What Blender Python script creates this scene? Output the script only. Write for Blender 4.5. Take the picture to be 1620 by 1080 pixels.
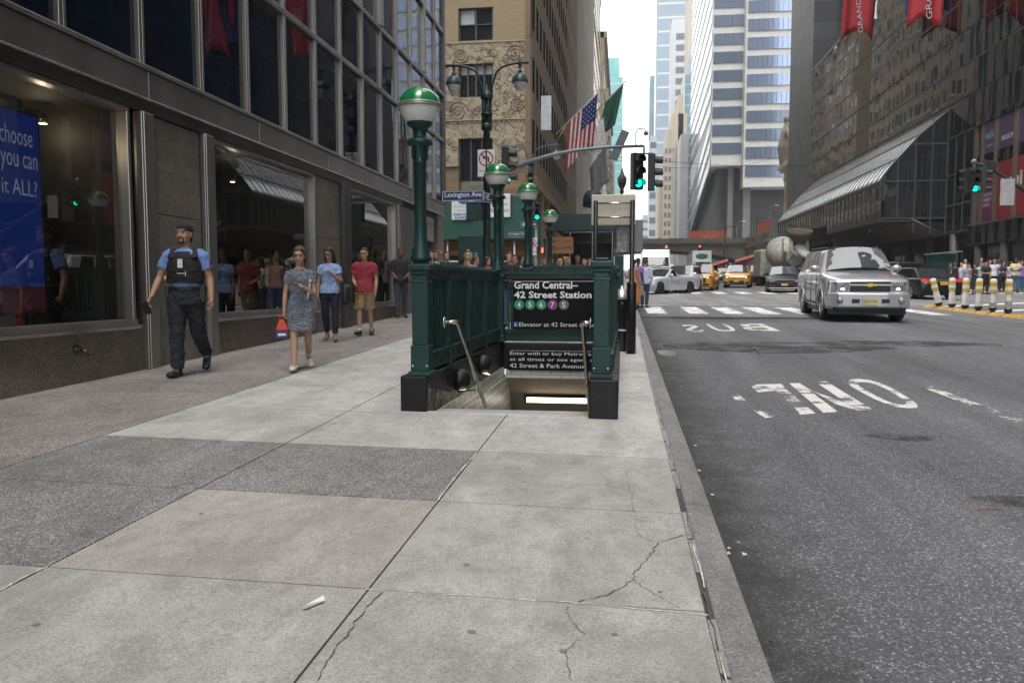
import bpy, math, random
from mathutils import Vector, Matrix, noise
R = math.radians
random.seed(11)
S = bpy.context.scene
COL = S.collection
for _o in list(bpy.data.objects):
    bpy.data.objects.remove(_o)

# ---------------------------------------------------------------- camera
EYE = Vector((0, 0, 1.33))
cd = bpy.data.cameras.new('camera')
cd.sensor_width = 36.0
cd.lens = 36.0 * 1241 / 1620
cd.clip_start = 0.05
cd.clip_end = 6000
cam = bpy.data.objects.new('camera', cd)
cam.location = EYE
cam.rotation_euler = (R(90 - 4.056), 0, R(8.007))
COL.objects.link(cam)
S.camera = cam

# ---------------------------------------------------------------- sky and sun
SUN_EL, SUN_AZ = 70.0, 188.0           # azimuth measured clockwise from +Y (down the street)
w = bpy.data.worlds.new('World')
S.world = w
w.use_nodes = True
nt = w.node_tree
nt.nodes.clear()
sky = nt.nodes.new('ShaderNodeTexSky')
sky.sky_type = 'NISHITA'
sky.sun_disc = False
sky.sun_elevation = R(SUN_EL)
sky.sun_rotation = R(SUN_AZ)
sky.dust_density = 3.0
sky.air_density = 1.0
hs = nt.nodes.new('ShaderNodeHueSaturation')
hs.inputs['Saturation'].default_value = 0.2
nt.links.new(sky.outputs[0], hs.inputs['Color'])
mx = nt.nodes.new('ShaderNodeMix')
mx.data_type = 'RGBA'
mx.inputs[0].default_value = 0.72       # bright overcast veil over the blue
mx.inputs[7].default_value = (10.1, 10.15, 10.2, 1)
nt.links.new(hs.outputs[0], mx.inputs[6])
bg = nt.nodes.new('ShaderNodeBackground')
bg.inputs['Strength'].default_value = 0.13
nt.links.new(mx.outputs[2], bg.inputs['Color'])
wo = nt.nodes.new('ShaderNodeOutputWorld')
nt.links.new(bg.outputs[0], wo.inputs['Surface'])

sd = bpy.data.lights.new('sun', 'SUN')
sd.energy = 1.5
sd.angle = R(42)
sd.color = (1.0, 0.975, 0.945)
sun = bpy.data.objects.new('sun', sd)
_dir = Vector((math.sin(R(SUN_AZ)) * math.cos(R(SUN_EL)), math.cos(R(SUN_AZ)) * math.cos(R(SUN_EL)), math.sin(R(SUN_EL))))
sun.rotation_euler = _dir.to_track_quat('Z', 'Y').to_euler()
sun.location = (0, 0, 60)
COL.objects.link(sun)

S.view_settings.view_transform = 'Standard'
S.view_settings.look = 'None'
S.view_settings.gamma = 1
S.view_settings.use_curve_mapping = False
S.view_settings.exposure = 1.42
try:
    S.cycles.max_bounces = 7
    S.cycles.transparent_max_bounces = 12
    S.cycles.caustics_reflective = False
    S.cycles.caustics_refractive = False
    S.cycles.sample_clamp_indirect = 4.0
except Exception:
    pass

# ---------------------------------------------------------------- pixel -> place helpers (photo pixels, real depth)
_M = cam.rotation_euler.to_matrix()
def ray(px, py):
    return _M @ Vector(((px - 810) / 1241, (540 - py) / 1241, -1))
def at(px, py, Y):
    d = ray(px, py)
    return EYE + d * (Y / d.y)
def atx(px, py, X):
    d = ray(px, py)
    return EYE + d * (X / d.x)
def gz(x, y):                      # pavement height: the street climbs, the pavement tips to the kerb
    return 0.021 * y - 0.0125 * min(x, 0.5)
def rz_(y):                        # road height
    return 0.021 * y - 0.08
def onroad(px, py):
    d = ray(px, py)
    t = (EYE.z + 0.08) / (0.021 * d.y - d.z)
    return EYE + d * t

# ---------------------------------------------------------------- things, parts, meshes
OFF = {}
def tag(o, label=None, cat=None, group=None, kind=None):
    if label: o['label'] = label
    if cat: o['category'] = cat
    if group: o['group'] = group
    if kind: o['kind'] = kind
    return o
def thing(name, label, cat, loc=(0, 0, 0), rz=0, group=None, world=False):
    o = bpy.data.objects.new(name, None)
    o.empty_display_size = 0.2
    o.location = loc
    o.rotation_euler = (0, 0, rz)
    COL.objects.link(o)
    if world: OFF[o.name] = Vector(loc)
    return tag(o, label, cat, group)
def kids(o):
    return [c for c in bpy.data.objects if c.parent == o]
KIDS = {}
def copy_tree(o, parent=None):
    c = o.copy()
    COL.objects.link(c)
    if parent: 
        c.parent = parent
        KIDS.setdefault(parent.name, []).append(c)
    for ch in list(KIDS.get(o.name, [])):
        copy_tree(ch, c)
    return c
def link(name, me, parent=None, loc=None):
    o = bpy.data.objects.new(name, me)
    COL.objects.link(o)
    if parent:
        o.parent = parent
        KIDS.setdefault(parent.name, []).append(o)
        if parent.name in OFF: OFF[o.name] = OFF[parent.name]
    if loc is not None: o.location = loc
    return o

class MB:
    def __init__(s):
        s.v = []; s.f = []; s.m = []; s.s = []
    def add(s, vs, fs, mat=0, smooth=False, M=None):
        b = len(s.v)
        if M is not None: vs = [M @ Vector(v) for v in vs]
        s.v += [tuple(v) for v in vs]
        for f in fs:
            s.f.append([b + i for i in f]); s.m.append(mat); s.s.append(smooth)
        return s
    def box(s, x0, x1, y0, y1, z0, z1, mat=0, M=None):
        vs = [(x, y, z) for x in (x0, x1) for y in (y0, y1) for z in (z0, z1)]
        return s.add(vs, [(0, 1, 3, 2), (4, 6, 7, 5), (0, 4, 5, 1), (2, 3, 7, 6), (0, 2, 6, 4), (1, 5, 7, 3)], mat, False, M)
    def quad(s, a, b, c, d, mat=0):
        return s.add([a, b, c, d], [(0, 1, 2, 3)], mat)
    def tube(s, pts, rad, n=10, mat=0, caps=True, smooth=True, sq=None, up=None):
        pts = [Vector(p) for p in pts]
        if not isinstance(rad, (list, tuple)): rad = [rad] * len(pts)
        rings = []
        ref = None
        for i, p in enumerate(pts):
            d = (pts[min(i + 1, len(pts) - 1)] - pts[max(i - 1, 0)])
            if d.length < 1e-9: d = Vector((0, 0, 1))
            d.normalize()
            if ref is None:
                ref = Vector(up) if up else (Vector((1, 0, 0)) if abs(d.x) < 0.9 else Vector((0, 1, 0)))
            a = (ref - d * ref.dot(d))
            if a.length < 1e-6: a = d.orthogonal()
            a.normalize()
            ref = a
            b = d.cross(a)
            r = rad[i]
            rx, ry = r if isinstance(r, (list, tuple)) else (r, r)
            rings.append([p + a * (rx * math.cos(2 * math.pi * k / n)) + b * (ry * math.sin(2 * math.pi * k / n)) for k in range(n)])
        vs = [v for rg in rings for v in rg]
        fs = []
        for i in range(len(rings) - 1):
            for k in range(n):
                k2 = (k + 1) % n
                fs.append((i * n + k, i * n + k2, (i + 1) * n + k2, (i + 1) * n + k))
        s.add(vs, fs, mat, smooth)
        if caps:
            b0 = len(s.v) - len(vs)
            s.f.append([b0 + k for k in range(n)][::-1]); s.m.append(mat); s.s.append(False)
            s.f.append([b0 + (len(rings) - 1) * n + k for k in range(n)]); s.m.append(mat); s.s.append(False)
        return s
    def lathe(s, prof, n=24, mat=0, M=None, smooth=True, caps=True):
        vs = []; fs = []
        for r, z in prof:
            for k in range(n):
                a = 2 * math.pi * k / n
                vs.append((r * math.cos(a), r * math.sin(a), z))
        for i in range(len(prof) - 1):
            for k in range(n):
                k2 = (k + 1) % n
                fs.append((i * n + k, i * n + k2, (i + 1) * n + k2, (i + 1) * n + k))
        s.add(vs, fs, mat, smooth, M)
        if caps:
            b0 = len(s.v) - len(vs)
            if prof[0][0] > 1e-4:
                s.f.append([b0 + k for k in range(n)][::-1]); s.m.append(mat); s.s.append(False)
            if prof[-1][0] > 1e-4:
                s.f.append([b0 + (len(prof) - 1) * n + k for k in range(n)]); s.m.append(mat); s.s.append(False)
        return s
    def prism(s, poly, d0, d1, axis='y', mat=0, M=None):
        def P(u, v, d):
            return {'y': (u, d, v), 'x': (d, u, v), 'z': (u, v, d)}[axis]
        n = len(poly)
        vs = [P(u, v, d0) for u, v in poly] + [P(u, v, d1) for u, v in poly]
        fs = [tuple(range(n))[::-1], tuple(range(n, 2 * n))] + [(i, (i + 1) % n, n + (i + 1) % n, n + i) for i in range(n)]
        return s.add(vs, fs, mat, False, M)
    def ell(s, c, r, mat=0, nu=14, nv=9, M=None):
        c = Vector(c)
        rx, ry, rz = r if isinstance(r, (list, tuple)) else (r, r, r)
        vs = [c + Vector((0, 0, -rz))]
        for i in range(1, nv):
            t = -math.pi / 2 + math.pi * i / nv
            for k in range(nu):
                a = 2 * math.pi * k / nu
                vs.append(c + Vector((rx * math.cos(t) * math.cos(a), ry * math.cos(t) * math.sin(a), rz * math.sin(t))))
        vs.append(c + Vector((0, 0, rz)))
        fs = [(0, 1 + (k + 1) % nu, 1 + k) for k in range(nu)]
        for i in range(nv - 2):
            for k in range(nu):
                a = 1 + i * nu
                fs.append((a + k, a + (k + 1) % nu, a + nu + (k + 1) % nu, a + nu + k))
        e = len(vs) - 1
        a = 1 + (nv - 2) * nu
        fs += [(a + k, a + (k + 1) % nu, e) for k in range(nu)]
        return s.add(vs, fs, mat, True, M)
    def mesh(s, name, mats, off=None):
        me = bpy.data.meshes.new(name)
        vs = s.v if off is None else [(v[0] - off.x, v[1] - off.y, v[2] - off.z) for v in s.v]
        me.from_pydata(vs, [], s.f)
        for m in (mats if isinstance(mats, (list, tuple)) else [mats]): me.materials.append(m)
        me.polygons.foreach_set('material_index', s.m)
        me.polygons.foreach_set('use_smooth', s.s)
        me.update()
        return me
    def build(s, name, mats, parent=None, bevel=0, seg=2, loc=None):
        off = OFF.get(parent.name) if parent else None
        o = link(name, s.mesh(name, mats, off), parent, loc)
        if bevel:
            b = o.modifiers.new('bevel', 'BEVEL')
            b.width = bevel; b.segments = seg; b.limit_method = 'ANGLE'; b.angle_limit = R(40)
            b.harden_normals = False
        return o

def RZ(a, loc=(0, 0, 0)):
    return Matrix.Translation(loc) @ Matrix.Rotation(a, 4, 'Z')

# ---------------------------------------------------------------- materials
MATS = {}
def nd(nt, t, **kw):
    n = nt.nodes.new(t)
    for k, v in kw.items():
        if hasattr(n, k): setattr(n, k, v)
        else: n.inputs[k].default_value = v
    return n
def new_mat(name):
    m = bpy.data.materials.new(name)
    m.use_nodes = True
    nt = m.node_tree
    nt.nodes.clear()
    out = nt.nodes.new('ShaderNodeOutputMaterial')
    p = nt.nodes.new('ShaderNodeBsdfPrincipled')
    nt.links.new(p.outputs[0], out.inputs[0])
    return m, nt, p, out
def pos(nt, scale=(1, 1, 1), obj=False):
    if obj:
        c = nt.nodes.new('ShaderNodeTexCoord').outputs['Object']
    else:
        c = nt.nodes.new('ShaderNodeNewGeometry').outputs['Position']
    mp = nt.nodes.new('ShaderNodeMapping')
    mp.inputs['Scale'].default_value = scale
    nt.links.new(c, mp.inputs['Vector'])
    return mp.outputs[0]
def ramp(nt, fac, stops):
    r = nt.nodes.new('ShaderNodeValToRGB')
    e = r.color_ramp.elements
    while len(e) < len(stops): e.new(0.5)
    for i, (p, c) in enumerate(stops):
        e[i].position = p
        e[i].color = (c, c, c, 1) if isinstance(c, (int, float)) else (*c, 1)
    nt.links.new(fac, r.inputs[0])
    return r.outputs[0]
def mixc(nt, fac, a, b, mode='MIX'):
    m = nt.nodes.new('ShaderNodeMix')
    m.data_type = 'RGBA'; m.blend_type = mode
    for i, v in ((0, fac), (6, a), (7, b)):
        if isinstance(v, (int, float)): m.inputs[i].default_value = v
        elif isinstance(v, tuple): m.inputs[i].default_value = (*v, 1)
        else: nt.links.new(v, m.inputs[i])
    return m.outputs[2]
def noi(nt, vec, scale, detail=4, rough=.55, dist=0):
    n = nt.nodes.new('ShaderNodeTexNoise')
    n.inputs['Scale'].default_value = scale; n.inputs['Detail'].default_value = detail
    n.inputs['Roughness'].default_value = rough; n.inputs['Distortion'].default_value = dist
    nt.links.new(vec, n.inputs['Vector'])
    return n.outputs[0]
def bump(nt, p, h, strength=.3, dist=.01):
    b = nt.nodes.new('ShaderNodeBump')
    b.inputs['Strength'].default_value = strength; b.inputs['Distance'].default_value = dist
    nt.links.new(h, b.inputs['Height'])
    nt.links.new(b.outputs[0], p.inputs['Normal'])
def sc(c, k):
    return tuple(min(1, x * k) for x in c)
def M_(name, col, rough=.6, metal=0, var=.18, scale=4., bmp=0, bscale=None, spec=.5, coat=0, emit=None, estr=0, obj=True, stretch=(1, 1, 1)):
    if name in MATS: return MATS[name]
    m, nt, p, out = new_mat(name)
    p.inputs['Roughness'].default_value = rough
    p.inputs['Metallic'].default_value = metal
    p.inputs['Specular IOR Level'].default_value = spec
    p.inputs['Coat Weight'].default_value = coat
    if coat: p.inputs['Coat Roughness'].default_value = .04
    v = pos(nt, stretch, obj)
    n = noi(nt, v, scale, 5)
    nt.links.new(ramp(nt, n, [(.3, sc(col, 1 - var)), (.7, sc(col, 1 + var))]), p.inputs['Base Color'])
    if bmp: bump(nt, p, noi(nt, v, bscale or scale * 6, 4), bmp, .01)
    if emit:
        p.inputs['Emission Color'].default_value = (*emit, 1); p.inputs['Emission Strength'].default_value = estr
    MATS[name] = m
    return m

def concrete(name, col, dark=.8, agg=0.0, aggscale=220, rough=.85):
    m, nt, p, out = new_mat(name)
    v = pos(nt)
    big = noi(nt, v, .9, 6, .6)
    mid = noi(nt, v, 7, 5, .6, .4)
    fine = noi(nt, v, 90, 3, .7)
    c = ramp(nt, big, [(.3, sc(col, dark)), (.5, col), (.72, sc(col, 1.1))])
    c = mixc(nt, .7, c, ramp(nt, mid, [(.25, .36), (.45, .5), (.75, .6)]), 'OVERLAY')
    c = mixc(nt, .75, c, ramp(nt, fine, [(.3, .28), (.7, .72)]), 'OVERLAY')
    if agg:
        vo = nd(nt, 'ShaderNodeTexVoronoi', feature='F1')
        vo.inputs['Scale'].default_value = aggscale
        nt.links.new(v, vo.inputs['Vector'])
        sep = nt.nodes.new('ShaderNodeSeparateColor')
        nt.links.new(vo.outputs['Color'], sep.inputs[0])
        c = mixc(nt, agg, c, ramp(nt, sep.outputs[0], [(.0, .12), (.55, .42), (.8, .55), (1., 1.)]), 'OVERLAY')
    gr = ramp(nt, noi(nt, pos(nt, (1.2, .5, 1)), 1.7, 8, .72, .6), [(.38, .38), (.62, .6)])
    c = mixc(nt, .8, c, gr, 'OVERLAY')
    # blotches: old gum and drips
    vo2 = nd(nt, 'ShaderNodeTexVoronoi', feature='F1')
    vo2.inputs['Scale'].default_value = 2.6
    nt.links.new(v, vo2.inputs['Vector'])
    spots = ramp(nt, vo2.outputs['Distance'], [(.02, .0), (.05, 1.)])
    c = mixc(nt, mixc(nt, 1., spots, (1, 1, 1), 'DIFFERENCE'), c, sc(col, .7))
    st = ramp(nt, noi(nt, v, 2.2, 6, .7, 1.2), [(.52, 0.), (.75, .6)])
    c = mixc(nt, st, c, sc(col, .68))
    sp = ramp(nt, noi(nt, v, 26, 3, .6), [(.63, 0.), (.70, .45)])
    c = mixc(nt, sp, c, sc(col, .55))
    nt.links.new(c, p.inputs['Base Color'])
    p.inputs['Roughness'].default_value = rough
    bump(nt, p, fine, .35, .004)
    MATS[name] = m
    return m

def asphalt(name, col, speck=.7):
    m, nt, p, out = new_mat(name)
    v = pos(nt)
    big = noi(nt, pos(nt, (.7, .25, 1)), .8, 6, .62)
    c = ramp(nt, big, [(.3, sc(col, .72)), (.5, col), (.72, sc(col, 1.3))])
    vo = nd(nt, 'ShaderNodeTexVoronoi', feature='F1')
    vo.inputs['Scale'].default_value = 120
    nt.links.new(v, vo.inputs['Vector'])
    sep = nt.nodes.new('ShaderNodeSeparateColor')
    nt.links.new(vo.outputs['Color'], sep.inputs[0])
    c = mixc(nt, speck, c, ramp(nt, sep.outputs[0], [(.0, .25), (.7, .46), (.9, .6), (1., 1.)]), 'OVERLAY')
    fl = ramp(nt, sep.outputs[1], [(.90, 0.), (.99, .85)])
    c = mixc(nt, fl, c, (.48, .475, .47))
    st = ramp(nt, noi(nt, v, 1.3, 7, .7, .8), [(.58, 0.), (.7, .55)])
    c = mixc(nt, st, c, sc(col, .55))
    tr_ = ramp(nt, noi(nt, pos(nt, (1.1, .06, 1)), 1.6, 5, .6), [(.35, .36), (.65, .62)])
    c = mixc(nt, .8, c, tr_, 'OVERLAY')
    # grime that lies along the gutter (dirt, leaks): a strip with a ragged edge
    sx = nt.nodes.new('ShaderNodeSeparateXYZ')
    nt.links.new(v, sx.inputs[0])
    ad = nd(nt, 'ShaderNodeMath', operation='MULTIPLY_ADD')
    nt.links.new(noi(nt, v, 2.4, 6, .7), ad.inputs[0]); ad.inputs[1].default_value = -1.1
    nt.links.new(sx.outputs[0], ad.inputs[2])
    g = ramp(nt, ad.outputs[0], [(.0, .85), (.5, 0.)])
    c = mixc(nt, g, c, (.022, .021, .02))
    nt.links.new(c, p.inputs['Base Color'])
    p.inputs['Roughness'].default_value = .8
    bump(nt, p, sep.outputs[0], .5, .006)
    MATS[name] = m
    return m

def worn_paint(name, col, lo=.42, hi=.56, sc_=(5, 9, 1)):
    m, nt, p, out = new_mat(name)
    v = pos(nt)
    a = noi(nt, pos(nt, sc_), 1.3, 7, .72)
    b = noi(nt, v, 60, 3, .7)
    k = nd(nt, 'ShaderNodeMath', operation='MULTIPLY_ADD')
    nt.links.new(b, k.inputs[0]); k.inputs[1].default_value = .3; nt.links.new(a, k.inputs[2])
    mask = ramp(nt, k.outputs[0], [(lo + .15, 0.), (hi + .15, 1.)])
    nt.links.new(ramp(nt, b, [(.3, sc(col, .8)), (.6, col)]), p.inputs['Base Color'])
    p.inputs['Roughness'].default_value = .7
    tr = nt.nodes.new('ShaderNodeBsdfTransparent')
    ms = nt.nodes.new('ShaderNodeMixShader')
    nt.links.new(mask, ms.inputs[0]); nt.links.new(tr.outputs[0], ms.inputs[2]); nt.links.new(p.outputs[0], ms.inputs[1])
    nt.links.new(ms.outputs[0], out.inputs[0])
    MATS[name] = m
    return m

def mirror_glass(name, col, rough=.02, metal=.0, wav=.06, wscale=.9, ior=1.9, stretch=(1, 1, .5)):
    m, nt, p, out = new_mat(name)
    p.inputs['Base Color'].default_value = (*col, 1)
    p.inputs['Roughness'].default_value = rough
    p.inputs['Metallic'].default_value = metal
    p.inputs['IOR'].default_value = ior
    v = pos(nt, stretch)
    bump(nt, p, noi(nt, v, wscale, 2, .5), wav, .25)
    MATS[name] = m
    return m

def clear_glass(name, tint=(.8, .82, .8), ior=1.5, lo=0.0):
    m, nt, p, out = new_mat(name)
    nt.nodes.remove(p)
    tr = nt.nodes.new('ShaderNodeBsdfTransparent'); tr.inputs[0].default_value = (*tint, 1)
    gl = nt.nodes.new('ShaderNodeBsdfGlossy'); gl.inputs['Roughness'].default_value = 0.01
    gl.inputs['Color'].default_value = (.9, .92, .92, 1)
    lw = nt.nodes.new('ShaderNodeLayerWeight'); lw.inputs['Blend'].default_value = .5
    pw_ = nd(nt, 'ShaderNodeMath', operation='POWER'); nt.links.new(lw.outputs['Facing'], pw_.inputs[0]); pw_.inputs[1].default_value = 4.2
    fr = nd(nt, 'ShaderNodeMath', operation='MULTIPLY_ADD'); nt.links.new(pw_.outputs[0], fr.inputs[0]); fr.inputs[1].default_value = .8; fr.inputs[2].default_value = .055
    a = nd(nt, 'ShaderNodeMath', operation='ADD'); a.use_clamp = True
    nt.links.new(fr.outputs[0], a.inputs[0]); a.inputs[1].default_value = lo
    ms = nt.nodes.new('ShaderNodeMixShader')
    nt.links.new(a.outputs[0], ms.inputs[0]); nt.links.new(tr.outputs[0], ms.inputs[1]); nt.links.new(gl.outputs[0], ms.inputs[2])
    nt.links.new(ms.outputs[0], out.inputs[0])
    MATS[name] = m
    return m

def bricky(name, c1, c2, mortar, bw=.22, bh=.075, axis='xz', rough=.85, mort=.012, var=.25, bmp=.25):
    m, nt, p, out = new_mat(name)
    v = nt.nodes.new('ShaderNodeNewGeometry').outputs['Position']
    sx = nt.nodes.new('ShaderNodeSeparateXYZ'); nt.links.new(v, sx.inputs[0])
    cb = nt.nodes.new('ShaderNodeCombineXYZ')
    nt.links.new(sx.outputs['XYZ'.index(axis[0].upper())], cb.inputs[0]); nt.links.new(sx.outputs['XYZ'.index(axis[1].upper())], cb.inputs[1])
    b = nt.nodes.new('ShaderNodeTexBrick')
    b.inputs['Color1'].default_value = (*c1, 1); b.inputs['Color2'].default_value = (*c2, 1); b.inputs['Mortar'].default_value = (*mortar, 1)
    b.inputs['Scale'].default_value = 1; b.inputs['Mortar Size'].default_value = mort
    b.inputs['Brick Width'].default_value = bw; b.inputs['Row Height'].default_value = bh
    nt.links.new(cb.outputs[0], b.inputs['Vector'])
    c = mixc(nt, var * 2, b.outputs['Color'], ramp(nt, noi(nt, v, .35, 5, .65), [(.3, .32), (.7, .62)]), 'OVERLAY')
    nt.links.new(c, p.inputs['Base Color'])
    p.inputs['Roughness'].default_value = rough
    bump(nt, p, b.outputs['Fac'], -bmp, .01)
    MATS[name] = m
    return m

# text as flat lettering on a surface
def text_mesh(body, size, align='LEFT', ext=.0, space=1.0, offset=0.0, line=1.0, shear=0.0):
    c = bpy.data.curves.new('lettering', 'FONT')
    c.body = body; c.size = size; c.align_x = align; c.extrude = ext; c.space_character = space; c.offset = offset
    c.space_line = line; c.shear = shear; c.resolution_u = 2
    o = bpy.data.objects.new('tmp', c)
    COL.objects.link(o)
    dg = bpy.context.evaluated_depsgraph_get()
    me = bpy.data.meshes.new_from_object(o.evaluated_get(dg))
    bpy.data.objects.remove(o); bpy.data.curves.remove(c)
    return me
def text(name, body, size, mat, M, parent=None, fit=None, **kw):
    """M takes the text plane (x right, y up) to the parent's own space; fit = (width, height) of the lettering"""
    me = text_mesh(body, size, **kw)
    if fit and len(me.vertices):
        xs = [v.co.x for v in me.vertices]; ys = [v.co.y for v in me.vertices]
        sx = fit[0] / max(1e-6, max(xs) - min(xs)); sy = fit[1] / max(1e-6, max(ys) - min(ys))
        me.transform(Matrix.Diagonal((sx, sy, 1, 1)) @ Matrix.Translation((-min(xs), -min(ys), 0)))
    me.transform(M)
    if parent and parent.name in OFF: me.transform(Matrix.Translation(-OFF[parent.name]))
    me.materials.clear(); me.materials.append(mat)
    return link(name, me, parent)
def face_cam(x, y, z):             # text standing in the XZ plane, read from -Y
    return Matrix.Translation((x, y, z)) @ Matrix.Rotation(R(90), 4, 'X')

def solid(mb, vox, it=4, fac=.5, name='solid', jig=0, freq=10, seed=0):
    """one continuous skin from overlapping closed shapes"""
    me = mb.mesh(name, [])
    o = bpy.data.objects.new('tmp', me)
    COL.objects.link(o)
    r = o.modifiers.new('r', 'REMESH'); r.mode = 'VOXEL'; r.voxel_size = vox; r.adaptivity = 0
    if it:
        s = o.modifiers.new('s', 'SMOOTH'); s.iterations = it; s.factor = fac
    dg = bpy.context.evaluated_depsgraph_get()
    out = bpy.data.meshes.new_from_object(o.evaluated_get(dg))
    bpy.data.objects.remove(o); bpy.data.meshes.remove(me)
    out.name = name
    if jig:
        for v, n in zip(out.vertices, [Vector(x.normal) for x in out.vertices]):
            v.co += n * (jig * (noise.noise(v.co * freq + Vector((seed, 0, 0))) + .6 * noise.noise(Vector((v.co.x, v.co.y, v.co.z * 2.2)) * freq * 1.7)))
    out.polygons.foreach_set('use_smooth', [True] * len(out.polygons))
    return out
# ================================================================ SETTING: ground, road, pavement
m_dirt = M_('joint_dirt', (.075, .07, .064), .95)
m_light = concrete('concrete_light', (.43, .417, .392), .86)
m_mid = concrete('concrete_mid', (.355, .343, .322), .82)
m_tan = concrete('concrete_tan', (.345, .325, .297), .84)
m_aggd = concrete('aggregate_dark', (.255, .245, .235), .85, .9, 150)
m_aggb = concrete('aggregate_brown', (.275, .25, .228), .85, .85, 150)
m_kerb = concrete('kerb_granite', (.215, .213, .208), .8, .35, 120)
m_road = asphalt('asphalt', (.125, .127, .135), .9)
m_cross = asphalt('asphalt_crossing', (.17, .168, .165), .6)
m_white = worn_paint('road_white', (.74, .73, .70), .52, .62, (2, 2.4, 1))
m_faint = worn_paint('road_white_worn', (.72, .71, .68), .43, .52, (2.5, 2.5, 1))
m_yell = worn_paint('road_yellow', (.6, .4, .07), .45, .58)
m_crack = M_('crack_dark', (.11, .102, .092), .95)
m_filler = M_('pale_filler', (.55, .54, .51), .9, var=.4, scale=30)

def sheet(name, x0, x1, y0, y1, zf, mat, kind='structure', nx=1, ny=1):
    b = MB()
    for i in range(nx):
        for j in range(ny):
            xa, xb = x0 + (x1 - x0) * i / nx, x0 + (x1 - x0) * (i + 1) / nx
            ya, yb = y0 + (y1 - y0) * j / ny, y0 + (y1 - y0) * (j + 1) / ny
            b.quad((xa, ya, zf(xa, ya)), (xb, ya, zf(xb, ya)), (xb, yb, zf(xb, yb)), (xa, yb, zf(xa, yb)))
    o = b.build(name, mat)
    if kind: tag(o, kind=kind)
    return o

g = MB()                                                                  # the ground, to the horizon, open round the stairwell
def gsheet(x0, x1, y0, y1):
    g.quad((x0, y0, .021 * y0 - .30), (x1, y0, .021 * y0 - .30), (x1, y1, .021 * y1 - .30), (x0, y1, .021 * y1 - .30))
gsheet(-1500, -9.5, -600, 3500); gsheet(.6, 1500, -600, 3500); gsheet(-9.5, .6, -600, 6.9); gsheet(-9.5, .6, 20, 3500); gsheet(-9.5, -2.1, 6.9, 20); gsheet(-.05, .6, 6.9, 20)
tag(g.build('ground', m_cross), kind='structure')
sheet('road', .5, 60, -40, 700, lambda x, y: rz_(y), m_road)
sheet('side_street', -120, .5, 28.3, 44.2, lambda x, y: rz_(y), m_road)
sheet('intersection', .5, 20, 30.9, 44.2, lambda x, y: rz_(y) + .004, m_cross)

# pavement slabs with dirt-filled joints
HX0, HX1, HY0, HY1 = -1.80, -.24, 7.06, 11.80
sb = MB()
def slab(x0, x1, y0, y1, mat, g=.005):
    x0 += g; x1 -= g; y0 += g; y1 -= g
    pieces = [(x0, x1, y0, y1)]
    if x1 > HX0 and x0 < HX1 and y1 > HY0 and y0 < HY1:
        pieces = []
        if y0 < HY0: pieces.append((x0, x1, y0, HY0))
        if y1 > HY1: pieces.append((x0, x1, HY1, y1))
        ya, yb = max(y0, HY0), min(y1, HY1)
        if x0 < HX0: pieces.append((x0, HX0, ya, yb))
        if x1 > HX1: pieces.append((HX1, x1, ya, yb))
    for a, b, c, d in pieces:
        t = [(a, c), (b, c), (b, d), (a, d)]
        top = [(x, y, gz(x, y)) for x, y in t]; bot = [(x, y, gz(x, y) - .03) for x, y in t]
        sb.add(top + bot, [(0, 1, 2, 3), (0, 4, 5, 1), (1, 5, 6, 2), (2, 6, 7, 3), (3, 7, 4, 0)], mat)
YS = [-3.3, -2., -.7, .55, 1.8, 3.06, 4.31, 5.56, 6.88, 8.3, 9.7, 11.1, 12.5, 13.9, 15.3, 16.7, 18.1, 19.5, 20.9, 22.3, 23.7, 25.1, 26.5, 28.1]
XS = [-4.0, -2.5, -1.03, .335]
for j in range(len(YS) - 1):
    ya, yb = YS[j], YS[j + 1]
    for i in range(3):
        if yb <= 3.1: m = 4 if i == 0 and yb < -5 else (1 if i else 2)
        elif yb <= 4.4: m = 3 if i == 0 else (5 if i == 1 else 1)
        elif yb <= 5.6: m = 3 if i < 2 else 1
        else: m = 0
        if yb <= 3.1 and i == 0: m = 1
        slab(XS[i], XS[i + 1], ya, yb, m)
    if j % 3 == 0:
        yc = YS[min(j + 3, len(YS) - 1)]
        slab(-9.0 if yb > 26 else -6.3, -4.0, ya, yc, 4 if ya > 4 else 3, .006)
pv = sb.build('sidewalk', [m_light, m_mid, m_mid, m_aggd, m_aggb, m_tan])
tag(pv, kind='structure')
jb = MB()
for (a, b, c, d) in ((-9, .42, -3.3, HY0), (-9, HX0, HY0, HY1), (HX1, .42, HY0, HY1), (-9, .42, HY1, 28.2)):
    jb.quad((a, c, gz(a, c) - .009), (b, c, gz(b, c) - .009), (b, d, gz(b, d) - .009), (a, d, gz(a, d) - .009))
tag(jb.build('joint_bed', m_dirt), kind='structure')

kb = MB()                                                                 # granite kerb stones with a broken edge line
y = -3.3
while y < 28.2:
    L = random.choice((1.5, 1.8, 2.1)); y1 = min(28.2, y + L)
    x0, x1 = .362, .505
    p = [(x0, y + .006), (x1, y + .006), (x1, y1 - .006), (x0, y1 - .006)]
    dz = random.uniform(-.006, .006)
    kb.add([(a, b, gz(a, b) + dz) for a, b in p] + [(a, b, gz(a, b) - .35) for a, b in p],
           [(0, 1, 2, 3), (0, 4, 5, 1), (1, 5, 6, 2), (2, 6, 7, 3), (3, 7, 4, 0)], 0)
    y = y1
ko = kb.build('kerb', m_kerb, bevel=.012); tag(ko, kind='structure')

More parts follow.
